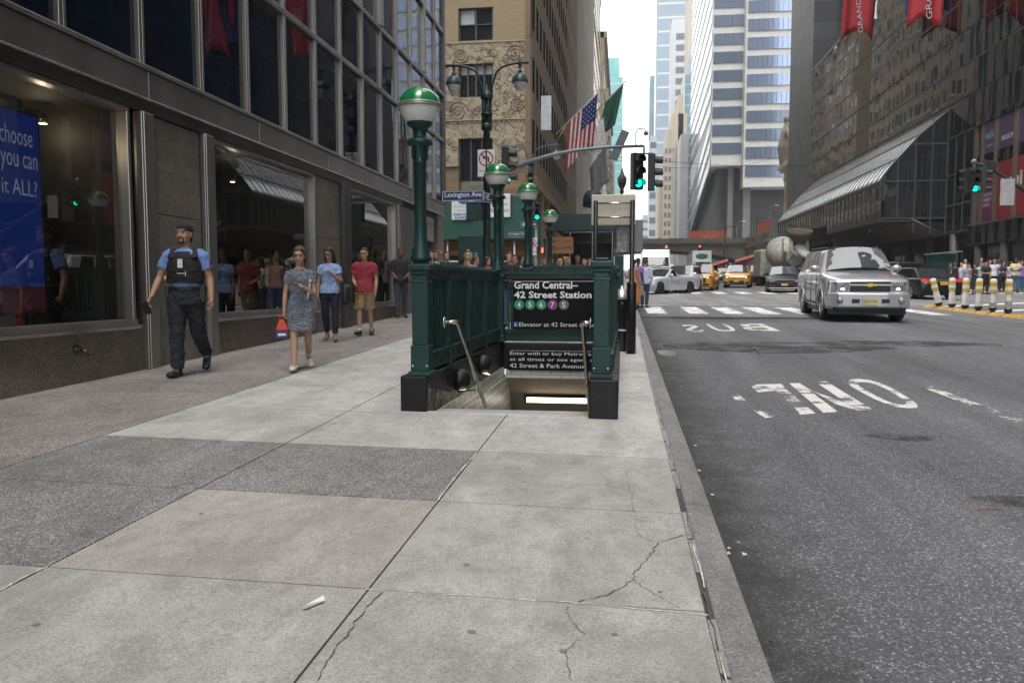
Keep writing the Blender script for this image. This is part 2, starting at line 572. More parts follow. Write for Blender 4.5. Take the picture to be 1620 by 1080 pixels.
# the south-west corner pavement, the far pavement, kerbs
def pave(name, x0, x1, y0, y1, mat, h=.004, ny=1, skirt=True):
    b = MB()
    zf = lambda x, y: .021 * y + h
    p = [(x0, y0), (x1, y0), (x1, y1), (x0, y1)]
    b.add([(a, c, zf(a, c)) for a, c in p] + [(a, c, zf(a, c) - .3) for a, c in p], [(0, 1, 2, 3), (0, 4, 5, 1), (1, 5, 6, 2), (2, 6, 7, 3), (3, 7, 4, 0)])
    return tag(b.build(name, mat), kind='structure')
pave('far_sidewalk', -14, .4, 44.3, 420, m_mid)
pave('north_sidewalk', 19.6, 60, 44.5, 420, m_mid)
pave('north_sidewalk', 19.6, 60, -40, 28.5, m_mid)

# cracks and filler lines in the pavement
cb = MB()
def crack(pts, wd, mat=0, jit=.03, n=7, z=.004):
    P = []
    for a, b in zip(pts[:-1], pts[1:]):
        for k in range(n):
            t = k / n
            P.append((a[0] + (b[0] - a[0]) * t + random.uniform(-jit, jit), a[1] + (b[1] - a[1]) * t + random.uniform(-jit, jit)))
    P.append(pts[-1])
    for (xa, ya), (xb, yb) in zip(P[:-1], P[1:]):
        d = Vector((xb - xa, yb - ya)); 
        if d.length < 1e-5: continue
        nrm = Vector((-d.y, d.x)).normalized() * wd * random.uniform(.25, 1.0) * .34
        q = [(xa - nrm.x, ya - nrm.y), (xb - nrm.x, yb - nrm.y), (xb + nrm.x, yb + nrm.y), (xa + nrm.x, ya + nrm.y)]
        cb.add([(x, y, gz(x, y) + z) for x, y in q], [(0, 1, 2, 3)], mat)
def pg(px, py):
    d = ray(px, py); t = EYE.z / (.021 * d.y - .0125 * d.x - d.z); q = EYE + d * t
    return (q.x, q.y)
def pcrack(px, wd, mat=0, jit=.008, n=7, z=.004): crack([pg(*q) for q in px], wd, mat, jit, n, z)
pcrack([(1085, 846), (1040, 858), (1028, 880), (1005, 905), (1003, 918), (965, 940), (915, 952)], .010)
pcrack([(1003, 918), (1030, 938), (1075, 962)], .005)
pcrack([(990, 745), (1000, 790), (1008, 845), (1034, 858)], .006)
pcrack([(895, 958), (905, 985), (925, 1005), (892, 1030), (905, 1078)], .005)
pcrack([(603, 938), (565, 980), (545, 1010), (525, 1035), (503, 1076)], .010)
pcrack([(960, 724), (1010, 713), (1052, 711)], .009)
pcrack([(1004, 700), (1020, 690), (1045, 697)], .004)
pcrack([(580, 932), (700, 940), (900, 953), (1040, 966), (1120, 973)], .014, 1, .004, 12, .003)
pcrack([(0, 935), (40, 912), (76, 896)], .018, 1, .004, 8, .003)
pcrack([(690, 795), (722, 752), (756, 714)], .02, 1, .005, 10, .003)
for k in range(26):                                                       # filler along the kerb joint
    ya = 2.2 + k * .55
    crack([(.352 + random.uniform(-.008, .008), ya), (.352 + random.uniform(-.008, .008), ya + .5)], random.uniform(.006, .014), 1 if random.random() < .3 else 0, .006, 6, .003)
for k in range(60):                                                       # mortar bed between slabs and kerb, broken here and there
    ya = -1.5 + k * .45
    if random.random() < .05: continue
    q = [(.334, ya + random.uniform(0, .06)), (.366 + random.uniform(-.006, .004), ya + random.uniform(0, .05)), (.366 + random.uniform(-.006, .004), ya + .46), (.334, ya + .45)]
    cb.add([(x, y, gz(x, y) - .004) for x, y in q], [(0, 1, 2, 3)], 2)
m_mortar = concrete('mortar', (.30, .285, .26), .7)
tag(cb.build('sidewalk_crack', [m_crack, m_filler, m_mortar]), kind='structure')

# litter
lb = MB(); a, b_, c, d = pg(478, 964), pg(512, 949), pg(514, 953), pg(482, 966)
lb.add([(q[0], q[1], gz(*q) + .012 + .01 * (i % 2)) for i, q in enumerate((a, b_, c, d))] + [(q[0], q[1], gz(*q) + .008) for q in (a, b_, c, d)], [(0, 1, 2, 3), (7, 6, 5, 4), (0, 4, 5, 1), (1, 5, 6, 2), (2, 6, 7, 3), (3, 7, 4, 0)])
tag(lb.build('paper_scrap', M_('paper_white', (.75, .74, .72), .8)), 'torn white paper scrap lying on the grey slab in the foreground', 'litter')

# road markings, each laid as a thin worn sheet
def rmark(name, poly, mat, h=.006):
    b = MB()
    b.add([(x, y, rz_(y) + h) for x, y in poly], [tuple(range(len(poly)))])
    return tag(b.build(name, mat), kind='structure')
def rtext(body, x_left, x_right, y_near, y_far, mat, h=.006, off=.0):
    """lettering read by drivers who come towards us, so it stands upside down from here"""
    me = text_mesh(body, 1, offset=off)
    xs = [v.co.x for v in me.vertices]; ys = [v.co.y for v in me.vertices]
    for v in me.vertices:
        u = (v.co.x - min(xs)) / (max(xs) - min(xs)); t = (v.co.y - min(ys)) / (max(ys) - min(ys))
        yy = y_far + (y_near - y_far) * t
        v.co = (x_right + (x_left - x_right) * u, yy, rz_(yy) + h)
    me.materials.clear(); me.materials.append(mat)
    tag(link('road_lettering', me), kind='structure')
def rpoly(polys, mat, h=.006):
    b = MB()
    for pl in polys:
        P = [onroad(1100 + x / 3.115, 540 + y / 3.115) for x, y in pl]
        b.add([(p.x, p.y, rz_(p.y) + h) for p in P], [tuple(range(len(P)))[::-1]])
    return tag(b.build('road_lettering', mat), kind='structure')
rpoly([[(462, 208), (512, 206), (705, 350), (632, 355)], [(590, 200), (645, 198), (874, 338), (800, 343)], [(512, 206), (560, 240), (840, 338), (800, 343), (700, 314), (545, 232)]], m_white)      # N
oo = [(750, 205), (765, 190), (800, 186), (850, 190), (905, 205), (960, 228), (1020, 262), (1070, 292), (1095, 315), (1092, 330), (1050, 331), (1000, 327), (940, 310), (880, 285), (815, 250), (770, 225)]
oi = [(795, 208), (805, 203), (825, 202), (855, 205), (895, 216), (940, 236), (985, 262), (1020, 285), (1040, 303), (1036, 312), (1020, 314), (990, 310), (950, 298), (900, 275), (850, 248), (812, 226)]
rpoly([[oo[k], oo[(k + 1) % 16], oi[(k + 1) % 16], oi[k]] for k in range(16)], m_white)
rpoly([[(278, 225), (300, 214), (425, 211), (442, 232), (400, 243), (310, 253)], [(508, 348), (560, 330), (592, 357), (515, 363)]], m_white)                        # L
rpoly([[(392, 240), (440, 232), (560, 330), (508, 348)]], m_faint)
rpoly([[(165, 252), (197, 250), (262, 300), (404, 372), (343, 380), (262, 325), (205, 300)]], m_faint)                                                    # Y, nearly gone
rtext('B', 2.82, 3.55, 20.7, 18.4, m_white, off=.012)
rtext('U', 2.10, 2.62, 20.5, 18.1, m_white, off=.012)
rtext('S', 1.45, 1.85, 20.2, 17.9, m_white, off=.012)
rmark('lane_line', [(3.56, 7.7), (3.70, 7.7), (3.66, 9.9), (3.52, 9.9)], m_faint)
rmark('lane_line', [(3.62, 4.0), (3.76, 4.0), (3.76, 5.4), (3.62, 5.4)], m_faint)
for x in (.8, 2.1, 3.2, 4.3, 5.45, 6.6, 7.9, 9.2):
    rmark('crosswalk_bar', [(x, 25.2), (x + .6, 25.2), (x + .6, 29.6), (x, 29.6)], m_white)
rmark('stop_line', [(.6, 31.2), (6.5, 31.2), (6.5, 31.45), (.6, 31.45)], m_faint)
for x in range(13):
    rmark('crosswalk_bar', [(1.2 + x * 1.35, 45.4), (1.85 + x * 1.35, 45.4), (1.85 + x * 1.35, 49.0), (1.2 + x * 1.35, 49.0)], m_white)
for y0 in (27.0, 30.5):
    rmark('crosswalk_line', [(11.8, y0), (19.4, y0 + 6.0), (19.4, y0 + 6.6), (11.8, y0 + .6)], m_white)
for k in range(7):
    rmark('lane_line', [(7.0, 52 + k * 9), (7.15, 52 + k * 9), (7.15, 55 + k * 9), (7.0, 55 + k * 9)], m_faint)
    rmark('lane_line', [(10.6, 52 + k * 9), (10.75, 52 + k * 9), (10.75, 60 + k * 9), (10.6, 60 + k * 9)], m_yell)
# patches, puddle, oil
m_patch = asphalt('asphalt_patch', (.085, .085, .09), .8)
m_stain = worn_paint('road_stain', (.045, .045, .048), .34, .62, (1.6, 1.6, 1))
def blob(name, cx, cy, rx, ry, mat, h=.004, seed=0, n=22):
    P = []
    for k in range(n):
        a = 2 * math.pi * k / n
        r = 1 + .35 * noise.noise(Vector((math.cos(a) * 1.4 + seed, math.sin(a) * 1.4, seed)))
        P.append((cx + rx * r * math.cos(a), cy + ry * r * math.sin(a)))
    return rmark(name, P, mat, h)
m_pud = M_('puddle_water', (.03, .032, .034), .16, spec=1.0, var=.05)
blob('puddle', .76, 13.4, .17, .5, m_pud, .006, 3)
blob('oil_stain', 2.6, 14.6, 2.0, .9, m_stain, .003, 5)
blob('oil_stain', 5.2, 15.6, 1.6, .55, m_stain, .003, 8)
blob('oil_stain', 3.4, 23.2, 3.0, .7, m_stain, .003, 9)
blob('oil_stain', 2.55, 5.05, .42, .14, m_stain, .004, 2)
blob('oil_stain', 2.45, 3.5, .5, .2, m_stain, .004, 12)
blob('oil_stain', 2.35, 6.9, .28, .16, m_stain, .004, 15)
blob('rust_stain', 2.2, 4.85, .3, .05, worn_paint('rust_mark', (.30, .19, .14), .36, .5), .005, 4)
rmark('asphalt_patch', [(.9, 21.2), (7.0, 21.9), (7.0, 23.9), (.9, 23.4)], m_patch, .003)

for q in ([(1.0, 13.0), (2.2, 12.6), (3.6, 12.9), (5.6, 13.6)], [(.9, 12.2), (1.8, 11.9), (2.3, 12.3)], [(3.75, 7.6), (3.9, 6.4), (4.0, 5.2), (4.2, 3.9)], [(1.0, 17.0), (3.0, 16.6), (4.8, 16.9), (7.2, 17.6)], [(2.0, 15.8), (2.3, 14.2), (2.2, 13.0)]):   # tar seams
    b = MB()
    for (xa, ya), (xb, yb) in zip(q[:-1], q[1:]):
        P = [(xa + (xb - xa) * t / 8 + random.uniform(-.03, .03), ya + (yb - ya) * t / 8 + random.uniform(-.04, .04)) for t in range(9)]
        for (x0, y0_), (x1, y1_) in zip(P[:-1], P[1:]):
            d = Vector((x1 - x0, y1_ - y0_)).normalized(); w_ = random.uniform(.006, .02); nx, ny = -d.y * w_, d.x * w_
            b.add([(x0 - nx, y0_ - ny, rz_(y0_) + .005), (x1 - nx, y1_ - ny, rz_(y1_) + .005), (x1 + nx, y1_ + ny, rz_(y1_) + .005), (x0 + nx, y0_ + ny, rz_(y0_) + .005)], [(0, 1, 2, 3)])
    tag(b.build('tar_seam', m_stain), kind='structure')
# manhole and utility covers far off, leaves and specks in the gutter
gb = MB()
for k in range(70):
    yy = random.uniform(2.6, 22); xx = .51 + abs(random.gauss(0, .07)) + .01
    s_ = random.uniform(.004, .016); a = random.uniform(0, 6)
    p = [(xx + s_ * math.cos(a + q), yy + 1.6 * s_ * math.sin(a + q)) for q in (0, 1.5, 3.1, 4.6)]
    gb.add([(x, y, rz_(y) + .006 + .004 * (i % 2)) for i, (x, y) in enumerate(p)], [(0, 1, 2, 3)], 0 if random.random() < .75 else 1)
tag(gb.build('gutter_litter', [m_dirt, m_filler]), kind='stuff')
gs = MB()                                                                 # trodden gum on the slabs
for k in range(46):
    xx, yy = random.uniform(-3.9, .3), 2 + 12 * random.random() ** 1.6
    s_ = random.uniform(.006, .02)
    if HX0 - .3 < xx < HX1 + .3 and HY0 - .2 < yy < HY1 + .2: continue
    p = [(xx + s_ * math.cos(q) * random.uniform(.8, 1.2), yy + s_ * math.sin(q) * random.uniform(.8, 1.2)) for q in [i * .785 for i in range(8)]]
    gs.add([(x, y, gz(x, y) + .003) for x, y in p], [tuple(range(8))], 0)
tag(gs.build('old_gum', M_('old_gum', (.2, .195, .185), .8)), kind='stuff')

# ================================================================ LEFT BUILDING (granite base, steel frames, dark curtain wall)
m_gran = concrete('granite_brown', (.215, .188, .16), .8, .6, 110, .55)
m_steel = M_('dull_steel', (.31, .295, .275), .34, .85, .22, 1.2, .05, 40, stretch=(1, 1, .2), obj=False)
m_steeld = M_('dark_steel', (.10, .095, .088), .36, .8, .22, 1.5, obj=False)
m_steelh = M_('steel_edge', (.5, .48, .45), .25, .9, .15, 2, obj=False)
m_glassd = mirror_glass('curtain_glass', (.007, .014, .03), .02, 0, .05, .7, 1.5)
m_shopg = clear_glass('shop_glass', (.72, .74, .72), 1.5, .06)
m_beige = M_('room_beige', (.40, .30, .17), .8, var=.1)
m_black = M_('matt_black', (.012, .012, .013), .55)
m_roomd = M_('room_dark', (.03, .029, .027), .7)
m_spot = M_('spot_lamp', (1, .9, .7), emit=(1, .78, .5), estr=3)
m_blue = M_('screen_blue', (.006, .016, .08), .4, emit=(.012, .05, .42), estr=.07)
m_red = M_('screen_red', (.05, .008, .014), .4, emit=(.3, .02, .06), estr=.02)
m_lett = M_('screen_white', (.5, .55, .6), .5, emit=(.5, .62, .75), estr=.06)
m_wtxt = M_('white_lettering', (.82, .82, .80), .6, var=.03)

LX = -6.0
ob = thing('office_building', 'brown granite and steel office building with dark curtain wall along the left pavement', 'building', (LX, 9, .2), world=True)
b = MB()                                                                  # granite dados and piers, panel joints left open
def gbox(y0, y1, z0, z1, x=LX - .02, d=.45): b.box(x - d, x, y0 + .004, y1 - .004, z0, z1, 0)
for (y0, y1) in ((1.0, 3.4), (3.4, 6.55), (6.55, 8.95), (8.95, 9.22)): gbox(y0, y1, -.3, .84)
gbox(9.49, 10.66, -.3, 2.26); gbox(9.49, 10.66, 2.268, 3.5)
for (y0, y1) in ((10.66, 12.9), (12.9, 14.95)): gbox(y0, y1, -.3, .8)
gbox(14.95, 16.28, -.3, 2.3); gbox(14.95, 16.28, 2.308, 3.5)
gbox(16.85, 20.45, -.3, .82); gbox(20.45, 21.1, -.3, 3.5)
gbox(-6, 1.0, -.3, 3.5)
gbox(25.4, 26.2, -.3, 4.0)
b.box(LX - 12, LX - .47, 25.75, 26.2, -.3, 4.0, 0)
b.box(LX - 3.2, LX - 2.9, 21.3, 25.75, -.3, 3.7, 0)
gran = b.build('wall', m_gran, ob, bevel=.006)
b = MB()                                                                  # the mass of the block behind the glass
b.box(LX - 18, LX - .12, -40, 26.0, 3.72, 46, 0)
b.box(LX - 18, LX - 3.4, -40, 25.7, -.3, 3.7, 0)
b.build('core_wall', M_('core_dark', (.03, .03, .032), .7), ob)
b = MB()                                                                  # fascia panels with a bright lip
yy = -6.0
while yy < 26:
    y1 = min(26.1, yy + 3.08)
    b.box(LX - .1, LX + .03, yy + .006, y1 - .006, 3.69, 4.03, 0)
    yy = y1
b.box(LX - .1, LX + .055, -6, 26.15, 3.655, 3.685, 1)
b.box(LX - .1, LX + .018, -6, 21.1, 3.51, 3.655, 2)
b.build('fascia', [m_steel, m_steelh, m_steeld], ob, bevel=.008)
for y0, y1 in ((9.20, 9.46), (16.30, 16.84), (10.68, 10.96), (20.52, 20.62)):
    b = MB(); b.box(LX - .1, LX + .05, y0, y1, gz(LX, y0) + .0, 3.505)
    b.box(LX + .05, LX + .07, y0 + .02, y0 + .05, gz(LX, y0), 3.505)
    b.build('pilaster', m_steel if y0 != 16.30 else m_steeld, ob, bevel=.015)
# hose tap in the granite
b = MB(); b.lathe([(.05, 0), (.05, .02), (.02, .03), (.02, .06)], 14, 0, Matrix.Translation((LX - .02, 7.95, .62)) @ Matrix.Rotation(R(90), 4, 'Y'))
b.tube([(LX + .05, 7.95, .62), (LX + .09, 7.97, .60), (LX + .10, 7.99, .55)], .018, 8); b.build('hose_tap', m_steeld, ob)

def shop_window(y0, y1, z0=.86, z1=3.5, room=(1.6, m_beige, m_roomd)):
    gl = MB(); gl.quad((LX - .1, y0 + .06, z0 + .06), (LX - .1, y1 - .06, z0 + .06), (LX - .1, y1 - .06, z1 - .05), (LX - .1, y0 + .06, z1 - .05))
    go = gl.build('shop_window', m_shopg, ob)
    f = MB()
    f.box(LX - .14, LX + .035, y0, y1, z0 - .02, z0 + .06)
    f.box(LX - .14, LX + .005, y0, y1, z1 - .05, z1 + .005)
    f.box(LX - .14, LX + .012, y0, y0 + .06, z0 + .06, z1 - .05); f.box(LX - .14, LX + .012, y1 - .06, y1, z0 + .06, z1 - .05)
    f.build('frame', m_steel, go, bevel=.008)
    f = MB(); f.box(LX - .12, LX + .06, y0 - .03, y1 + .03, z0 - .06, z0 - .022); f.build('sill', m_steelh, go, bevel=.006)
    d, wm, dm = room
    r = MB()
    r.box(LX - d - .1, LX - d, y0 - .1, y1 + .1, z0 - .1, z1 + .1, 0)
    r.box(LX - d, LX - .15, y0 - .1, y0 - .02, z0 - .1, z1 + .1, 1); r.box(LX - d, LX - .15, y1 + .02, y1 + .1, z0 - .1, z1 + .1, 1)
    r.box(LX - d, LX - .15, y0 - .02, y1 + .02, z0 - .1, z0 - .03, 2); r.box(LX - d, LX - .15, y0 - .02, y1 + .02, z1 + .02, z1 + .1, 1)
    return go, r.build('display_recess', [wm, dm, m_roomd], ob)
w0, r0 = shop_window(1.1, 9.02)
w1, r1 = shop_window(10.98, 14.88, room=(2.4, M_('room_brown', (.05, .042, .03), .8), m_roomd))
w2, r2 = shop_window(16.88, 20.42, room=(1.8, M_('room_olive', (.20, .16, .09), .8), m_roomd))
def spot(y, x, z, par, pw=1.2):
    b = MB(); M = Matrix.Translation((x, y, z))
    b.lathe([(.055, .0), (.06, .05), (.05, .09), (.02, .12)], 14, 0, M); o = b.build('spot_lamp', m_steelh, par)
    b = MB(); b.lathe([(.0, -.002), (.045, -.002)], 14, 0, M, caps=False); b.build('bulb', m_spot, o)
    l = bpy.data.lights.new('spot_lamp_light', 'POINT'); l.energy = pw; l.color = (1, .8, .55); l.shadow_soft_size = .06
    lo = bpy.data.objects.new('spot_lamp_light', l); COL.objects.link(lo); lo.parent = o; lo.location = (x - OFF[o.name].x, y - OFF[o.name].y, z - .08 - OFF[o.name].z)
for y_ in (7.55, 8.75, 5.5): spot(y_, LX - .95, 3.28, r0, 2.2)
for y_ in (11.6, 13.5): spot(y_, LX - 1.0, 3.2, r1)
spot(19.2, LX - .9, 3.2, r2)
b = MB(); b.box(LX - 1.15, LX - 1.0, 8.42, 8.5, .86, 3.5, 0); b.box(LX - 1.2, LX - 1.15, 5.2, 8.5, 3.0, 3.5, 1)
b.build('partition', [m_roomd, m_beige], ob)
# the blue screen wall in the first window
sc_ = thing('display_screen', 'tall blue advertising screen with white words behind the nearest shop window', 'screen', (LX - .42, 6.8, .9), world=True)
b = MB(); b.box(LX - .5, LX - .42, 5.4, 8.02, 1.02, 3.2); b.build('casing', m_black, sc_)
b = MB(); b.box(LX - .418, LX - .414, 5.42, 8.0, 1.32, 3.18); b.build('screen', m_blue, sc_)
b = MB(); b.box(LX - .418, LX - .414, 5.42, 8.0, 1.05, 1.31); b.build('ticker', m_red, sc_)
FX = lambda x, y, z: Matrix.Translation((x, y, z)) @ Matrix.Rotation(R(90), 4, 'Z') @ Matrix.Rotation(R(90), 4, 'X')   # read from +X
text('lettering', 'choose', .2, m_lett, FX(LX - .41, 7.44, 2.83), sc_, fit=(.46, .20))
text('lettering', 'you can', .2, m_lett, FX(LX - .41, 7.44, 2.53), sc_, fit=(.52, .20))
text('lettering', 'it ALL?', .2, m_lett, FX(LX - .41, 7.44, 2.30), sc_, fit=(.50, .17))
b = MB(); b.box(LX - .95, LX - .9, 11.05, 11.42, .9, 3.1); t = b.build('banner_stand', m_blue); tag(t, 'blue upright banner standing inside the middle shop window', 'banner')
for (ya, yb, za, zb) in ((11.75, 12.1, 1.5, 2.2), (12.3, 12.75, 1.5, 2.2)):
    b = MB(); b.box(LX - 1.3, LX - 1.27, ya, yb, za, zb); tag(b.build('poster', M_('poster_grey', (.12, .13, .14), .6, var=.5, scale=14)), 'grey poster %s inside the middle shop window' % ('nearer the blue banner' if ya < 12 else 'farther from the blue banner'), 'poster')
b = MB()
b.box(LX - 2.2, LX - 1.0, 11.3, 14.6, 1.0, 1.7, 0); b.build('counter', m_black, ob)

# upper curtain wall: every pane a window of its own
rows = [(4.10, 6.08), (6.20, 7.58), (7.70, 9.62), (9.74, 11.1), (11.22, 13.1)]
y_m = [9.27 + 1.415 * k for k in range(-4, 12)]
pane_me = {}
for r, (z0, z1) in enumerate(rows):
    me = pane_me.get(r)
    if me is None:
        q = MB(); q.box(-.012, .012, 0, 1.30, 0, z1 - z0); me = q.mesh('window_glass', m_glassd)
    for k in range(len(y_m)):
        o = link('window', me, ob)
        yk = y_m[k] + .055
        o.location = (LX + .0 - OFF[ob.name].x - .03, yk - OFF[ob.name].y, z0 - OFF[ob.name].z)
        o.rotation_euler = (random.uniform(-.002, .002), random.uniform(-.003, .003), random.uniform(-.004, .004))
b = MB()
for k, ym in enumerate(y_m + [y_m[-1] + 1.415]):
    b.box(LX - .05, LX + .045, ym - .055, ym - .012, 4.04, 40, 0); b.box(LX - .05, LX + .045, ym + .012, ym + .055, 4.04, 40, 0)
    b.box(LX - .05, LX + .015, ym - .012, ym + .012, 4.04, 40, 1)
    if k in (11, 14): b.box(LX - .05, LX + .09, ym - .10, ym + .10, 7.7, 40, 0)
b.build('mullion', [m_steel, m_steeld], ob, bevel=.006)
b = MB()
z = 4.04
zz = [4.07] + [x for (a, c) in rows for x in (c + .06,)]
for k, z in enumerate(zz):
    b.box(LX - .045, LX + .055, 3, 26.2, z - (.03 if k == 0 else .055), z + (.03 if k == 0 else .055), 0)
b.build('transom', m_steel, ob, bevel=.012)
b = MB(); b.box(LX - .1, LX - .03, -40, 26.1, 13.2, 46); b.box(LX - .1, LX - .03, -40, 3.6, 4.04, 13.2); b.build('upper_glazing', m_glassd, ob)
b = MB(); b.box(LX - .10, LX + .06, 26.0, 26.22, 4.04, 46); b.build('corner_post', m_steeld, ob)
# recess by the corner with louvre panel and sign
b = MB()
for k in range(13): b.box(LX - .1, LX - .02, 21.15 + k * .11, 21.2 + k * .11, .4, 3.5)
b.build('grille', m_steel, ob)
b = MB(); b.box(LX - .4, LX - .1, 21.1, 22.6, -.3, 3.7); b.box(LX - 2.9, LX - .1, 22.6, 25.4, 3.5, 3.72); b.build('entrance_lining', m_roomd, ob)
sg = thing('shop_sign', 'grey stone sign with raised letters above the corner entrance', 'sign', (LX, 23.5, 2.9), world=True)
b = MB(); b.box(LX - .08, LX + .02, 22.7, 24.6, 2.72, 3.46); b.build('panel', M_('sign_stone', (.25, .235, .215), .6, scale=12), sg, bevel=.01)
text('lettering', 'LOFT', .4, m_steelh, FX(LX + .024, 22.85, 2.92), sg, fit=(1.6, .38))
# ================================================================ SUBWAY ENTRANCE
def scuffed(name, col, chip, rough, spec, lo=.60, hi=.66, zdirt=.0):
    m, nt, p, out = new_mat(name)
    v = pos(nt)
    c = ramp(nt, noi(nt, v, 2.6, 6, .6), [(.3, sc(col, .72)), (.7, sc(col, 1.35))])
    st = ramp(nt, noi(nt, pos(nt, (3, 3, .6)), 3.1, 6, .7), [(.55, 0.), (.75, .5)])
    c = mixc(nt, st, c, chip)
    ch = ramp(nt, noi(nt, v, 34, 4, .7), [(lo + .06, 0.), (hi + .06, .8)])
    c = mixc(nt, ch, c, sc(chip, 1.6))
    nt.links.new(c, p.inputs['Base Color'])
    nt.links.new(ramp(nt, noi(nt, v, 12, 4, .6), [(.3, rough - .1), (.7, rough + .15)]), p.inputs['Roughness'])
    p.inputs['Specular IOR Level'].default_value = spec
    bump(nt, p, noi(nt, v, 46, 5, .6), .16, .01)
    MATS[name] = m
    return m
m_green = scuffed('railing_green', (.0062, .038, .034), (.02, .05, .046), .40, .4)
m_blackp = scuffed('black_wall_paint', (.0075, .0075, .008), (.035, .031, .027), .40, .35, .57, .63)
m_chrome = M_('brushed_steel', (.55, .53, .5), .25, .95, .15, 30, stretch=(1, 1, .1))
m_signblk = M_('sign_black', (.007, .007, .008), .6, var=.2, spec=.15)
m_globeg = M_('globe_green', (.008, .17, .045), .12, var=.12, coat=.6)
m_globew = M_('globe_white', (.72, .74, .71), .18, var=.06, scale=8, coat=.3)
m_ring = M_('globe_ring', (.30, .29, .27), .4, .5)
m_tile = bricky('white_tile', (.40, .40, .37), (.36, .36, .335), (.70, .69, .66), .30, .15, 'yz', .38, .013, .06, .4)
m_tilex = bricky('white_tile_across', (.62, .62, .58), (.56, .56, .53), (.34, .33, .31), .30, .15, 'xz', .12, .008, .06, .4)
m_ceilc = M_('stair_ceiling', (.32, .27, .18), .8, var=.1)
m_stair = concrete('stair_concrete', (.33, .32, .3), .85)
m_lens = M_('bulkhead_lens', (.9, .88, .8), emit=(1, .9, .72), estr=.5)
m_tube = M_('lit_tube', (1, .95, .85), emit=(1, .9, .72), estr=2.6)

def spike_rail(b, p0, p1, z, n, mat=0):
    for k in range(n):
        t = (k + .5) / n
        x, y = p0[0] + (p1[0] - p0[0]) * t, p0[1] + (p1[1] - p0[1]) * t
        b.tube([(x, y, z), (x, y, z + .018), (x, y, z + .055)], [.014, .011, .002], 6, mat, False)

def post(parent, x, y, zb, zt, w=.25, cap=True):
    b = MB(); h = w / 2
    b.box(x - h - .02, x + h + .02, y - h - .02, y + h + .02, zb, zb + .04)
    b.box(x - h, x + h, y - h, y + h, zb + .04, zb + .28)
    b.box(x - h + .012, x + h - .012, y - h + .012, y + h - .012, zb + .28, zt - .13)
    b.box(x - h + .004, x + h - .004, y - h + .004, y + h - .004, zt - .20, zt - .185)
    o = b.build('corner_post', m_green, parent, bevel=.012)
    if cap:
        b = MB()
        b.box(x - h, x + h, y - h, y + h, zt - .13, zt - .09); b.box(x - h - .018, x + h + .018, y - h - .018, y + h + .018, zt - .09, zt - .03)
        b.box(x - h + .02, x + h - .02, y - h + .02, y + h - .02, zt - .03, zt)
        b.build('cap', m_green, o, bevel=.012)
    b = MB()
    for sx in (-1, 1): b.lathe([(.012, 0), (.009, .008), (.0, .01)], 8, 0, Matrix.Translation((x + sx * (h - .02), y - h - .001, zb + .09)) @ Matrix.Rotation(R(90), 4, 'X'))
    b.build('bolt', m_chrome, o)
    return o

def rail_bay(parent, p0, p1, zb, zt, bars=.095, spikes=True, bw=.021):
    """one bay of green railing from p0 to p1"""
    b = MB()
    d = Vector((p1[0] - p0[0], p1[1] - p0[1], 0)); L = d.length; a = math.atan2(d.y, d.x)
    M = RZ(a, (p0[0], p0[1], 0))
    b.box(0, L, -.05, .05, zt - .10, zt - .035, 0, M); b.box(0, L, -.07, .07, zt - .035, zt, 0, M); b.box(0, L, -.035, .035, zt - .135, zt - .1, 0, M)
    b.box(0, L, -.055, .055, zb + .04, zb + .17, 0, M); b.box(0, L, -.07, .07, zb + .17, zb + .20, 0, M)
    n = max(2, int(L / bars))
    for k in range(n):
        x = (k + .5) * L / n
        b.box(x - bw, x + bw, -.02, .02, zb + .2, zt - .13, 0, M)
    if spikes: spike_rail(b, p0, p1, zt - .002, int(L / .085))
    return b.build('railing', m_green, parent, bevel=.006, seg=1)
def mid_post(parent, x, y, zb, zt, w=.12):
    b = MB(); h = w / 2
    b.box(x - h, x + h, y - h, y + h, zb, zt + .012); b.box(x - h - .012, x + h + .012, y - h - .012, y + h + .012, zb, zb + .18)
    b.tube([(x, y, zt), (x, y, zt + .05)], [.03, .012], 8)
    return b.build('railing_post', m_green, parent, bevel=.008)

def globe_lamp(x, y, zb, zc, label):
    t = thing('globe_lamp', label, 'lamp', (x, y, zb), 0, 'green and white globe lamps of the subway stairs')
    h = zc - zb
    b = MB()
    b.lathe([(.10, 0), (.10, .03), (.085, .05), (.085, .10), (.068, .13), (.062, .2), (.057, .24), (.055, h - .52), (.062, h - .515), (.062, h - .49), (.055, h - .485), (.056, h - .42), (.07, h - .38), (.078, h - .36), (.115, h - .345), (.118, h - .31), (.10, h - .30), (.062, h - .28), (.058, h - .23), (.075, h - .2), (.118, h - .165), (.12, h - .15)], 24)
    for k in range(12):
        a = k * math.pi / 6
        b.box(-.008, .008, .06, .078, h - .47, h - .36, 0, Matrix.Rotation(a, 4, 'Z'))
    b.build('pole', m_green, t)
    r = .185
    b = MB(); b.lathe([(r * math.sin(q), h - r * math.cos(q)) for q in [R(38 + (90 - 38) * i / 9) for i in range(10)]], 32, caps=False); b.build('lower_globe', m_globew, t)
    b = MB(); b.lathe([(max(1e-5, r * math.cos(q)), h + .012 + r * .86 * math.sin(q)) for q in [R(90 * i / 9) for i in range(10)]], 32, caps=False); b.build('upper_globe', m_globeg, t)
    b = MB(); b.lathe([(r - .01, h - .018), (r + .018, h - .018), (r + .024, h - .004), (r + .014, h), (r + .022, h + .006), (r + .016, h + .02), (r - .012, h + .022)], 32, caps=False); b.build('ring', m_ring, t)
    return t

def wall(parent, x0, x1, y0, y1, z1, slope=True):
    b = MB()
    b.box(x0, x1, y0, y1, -.2, z1); return b.build('base_wall', m_blackp, parent, bevel=.015)

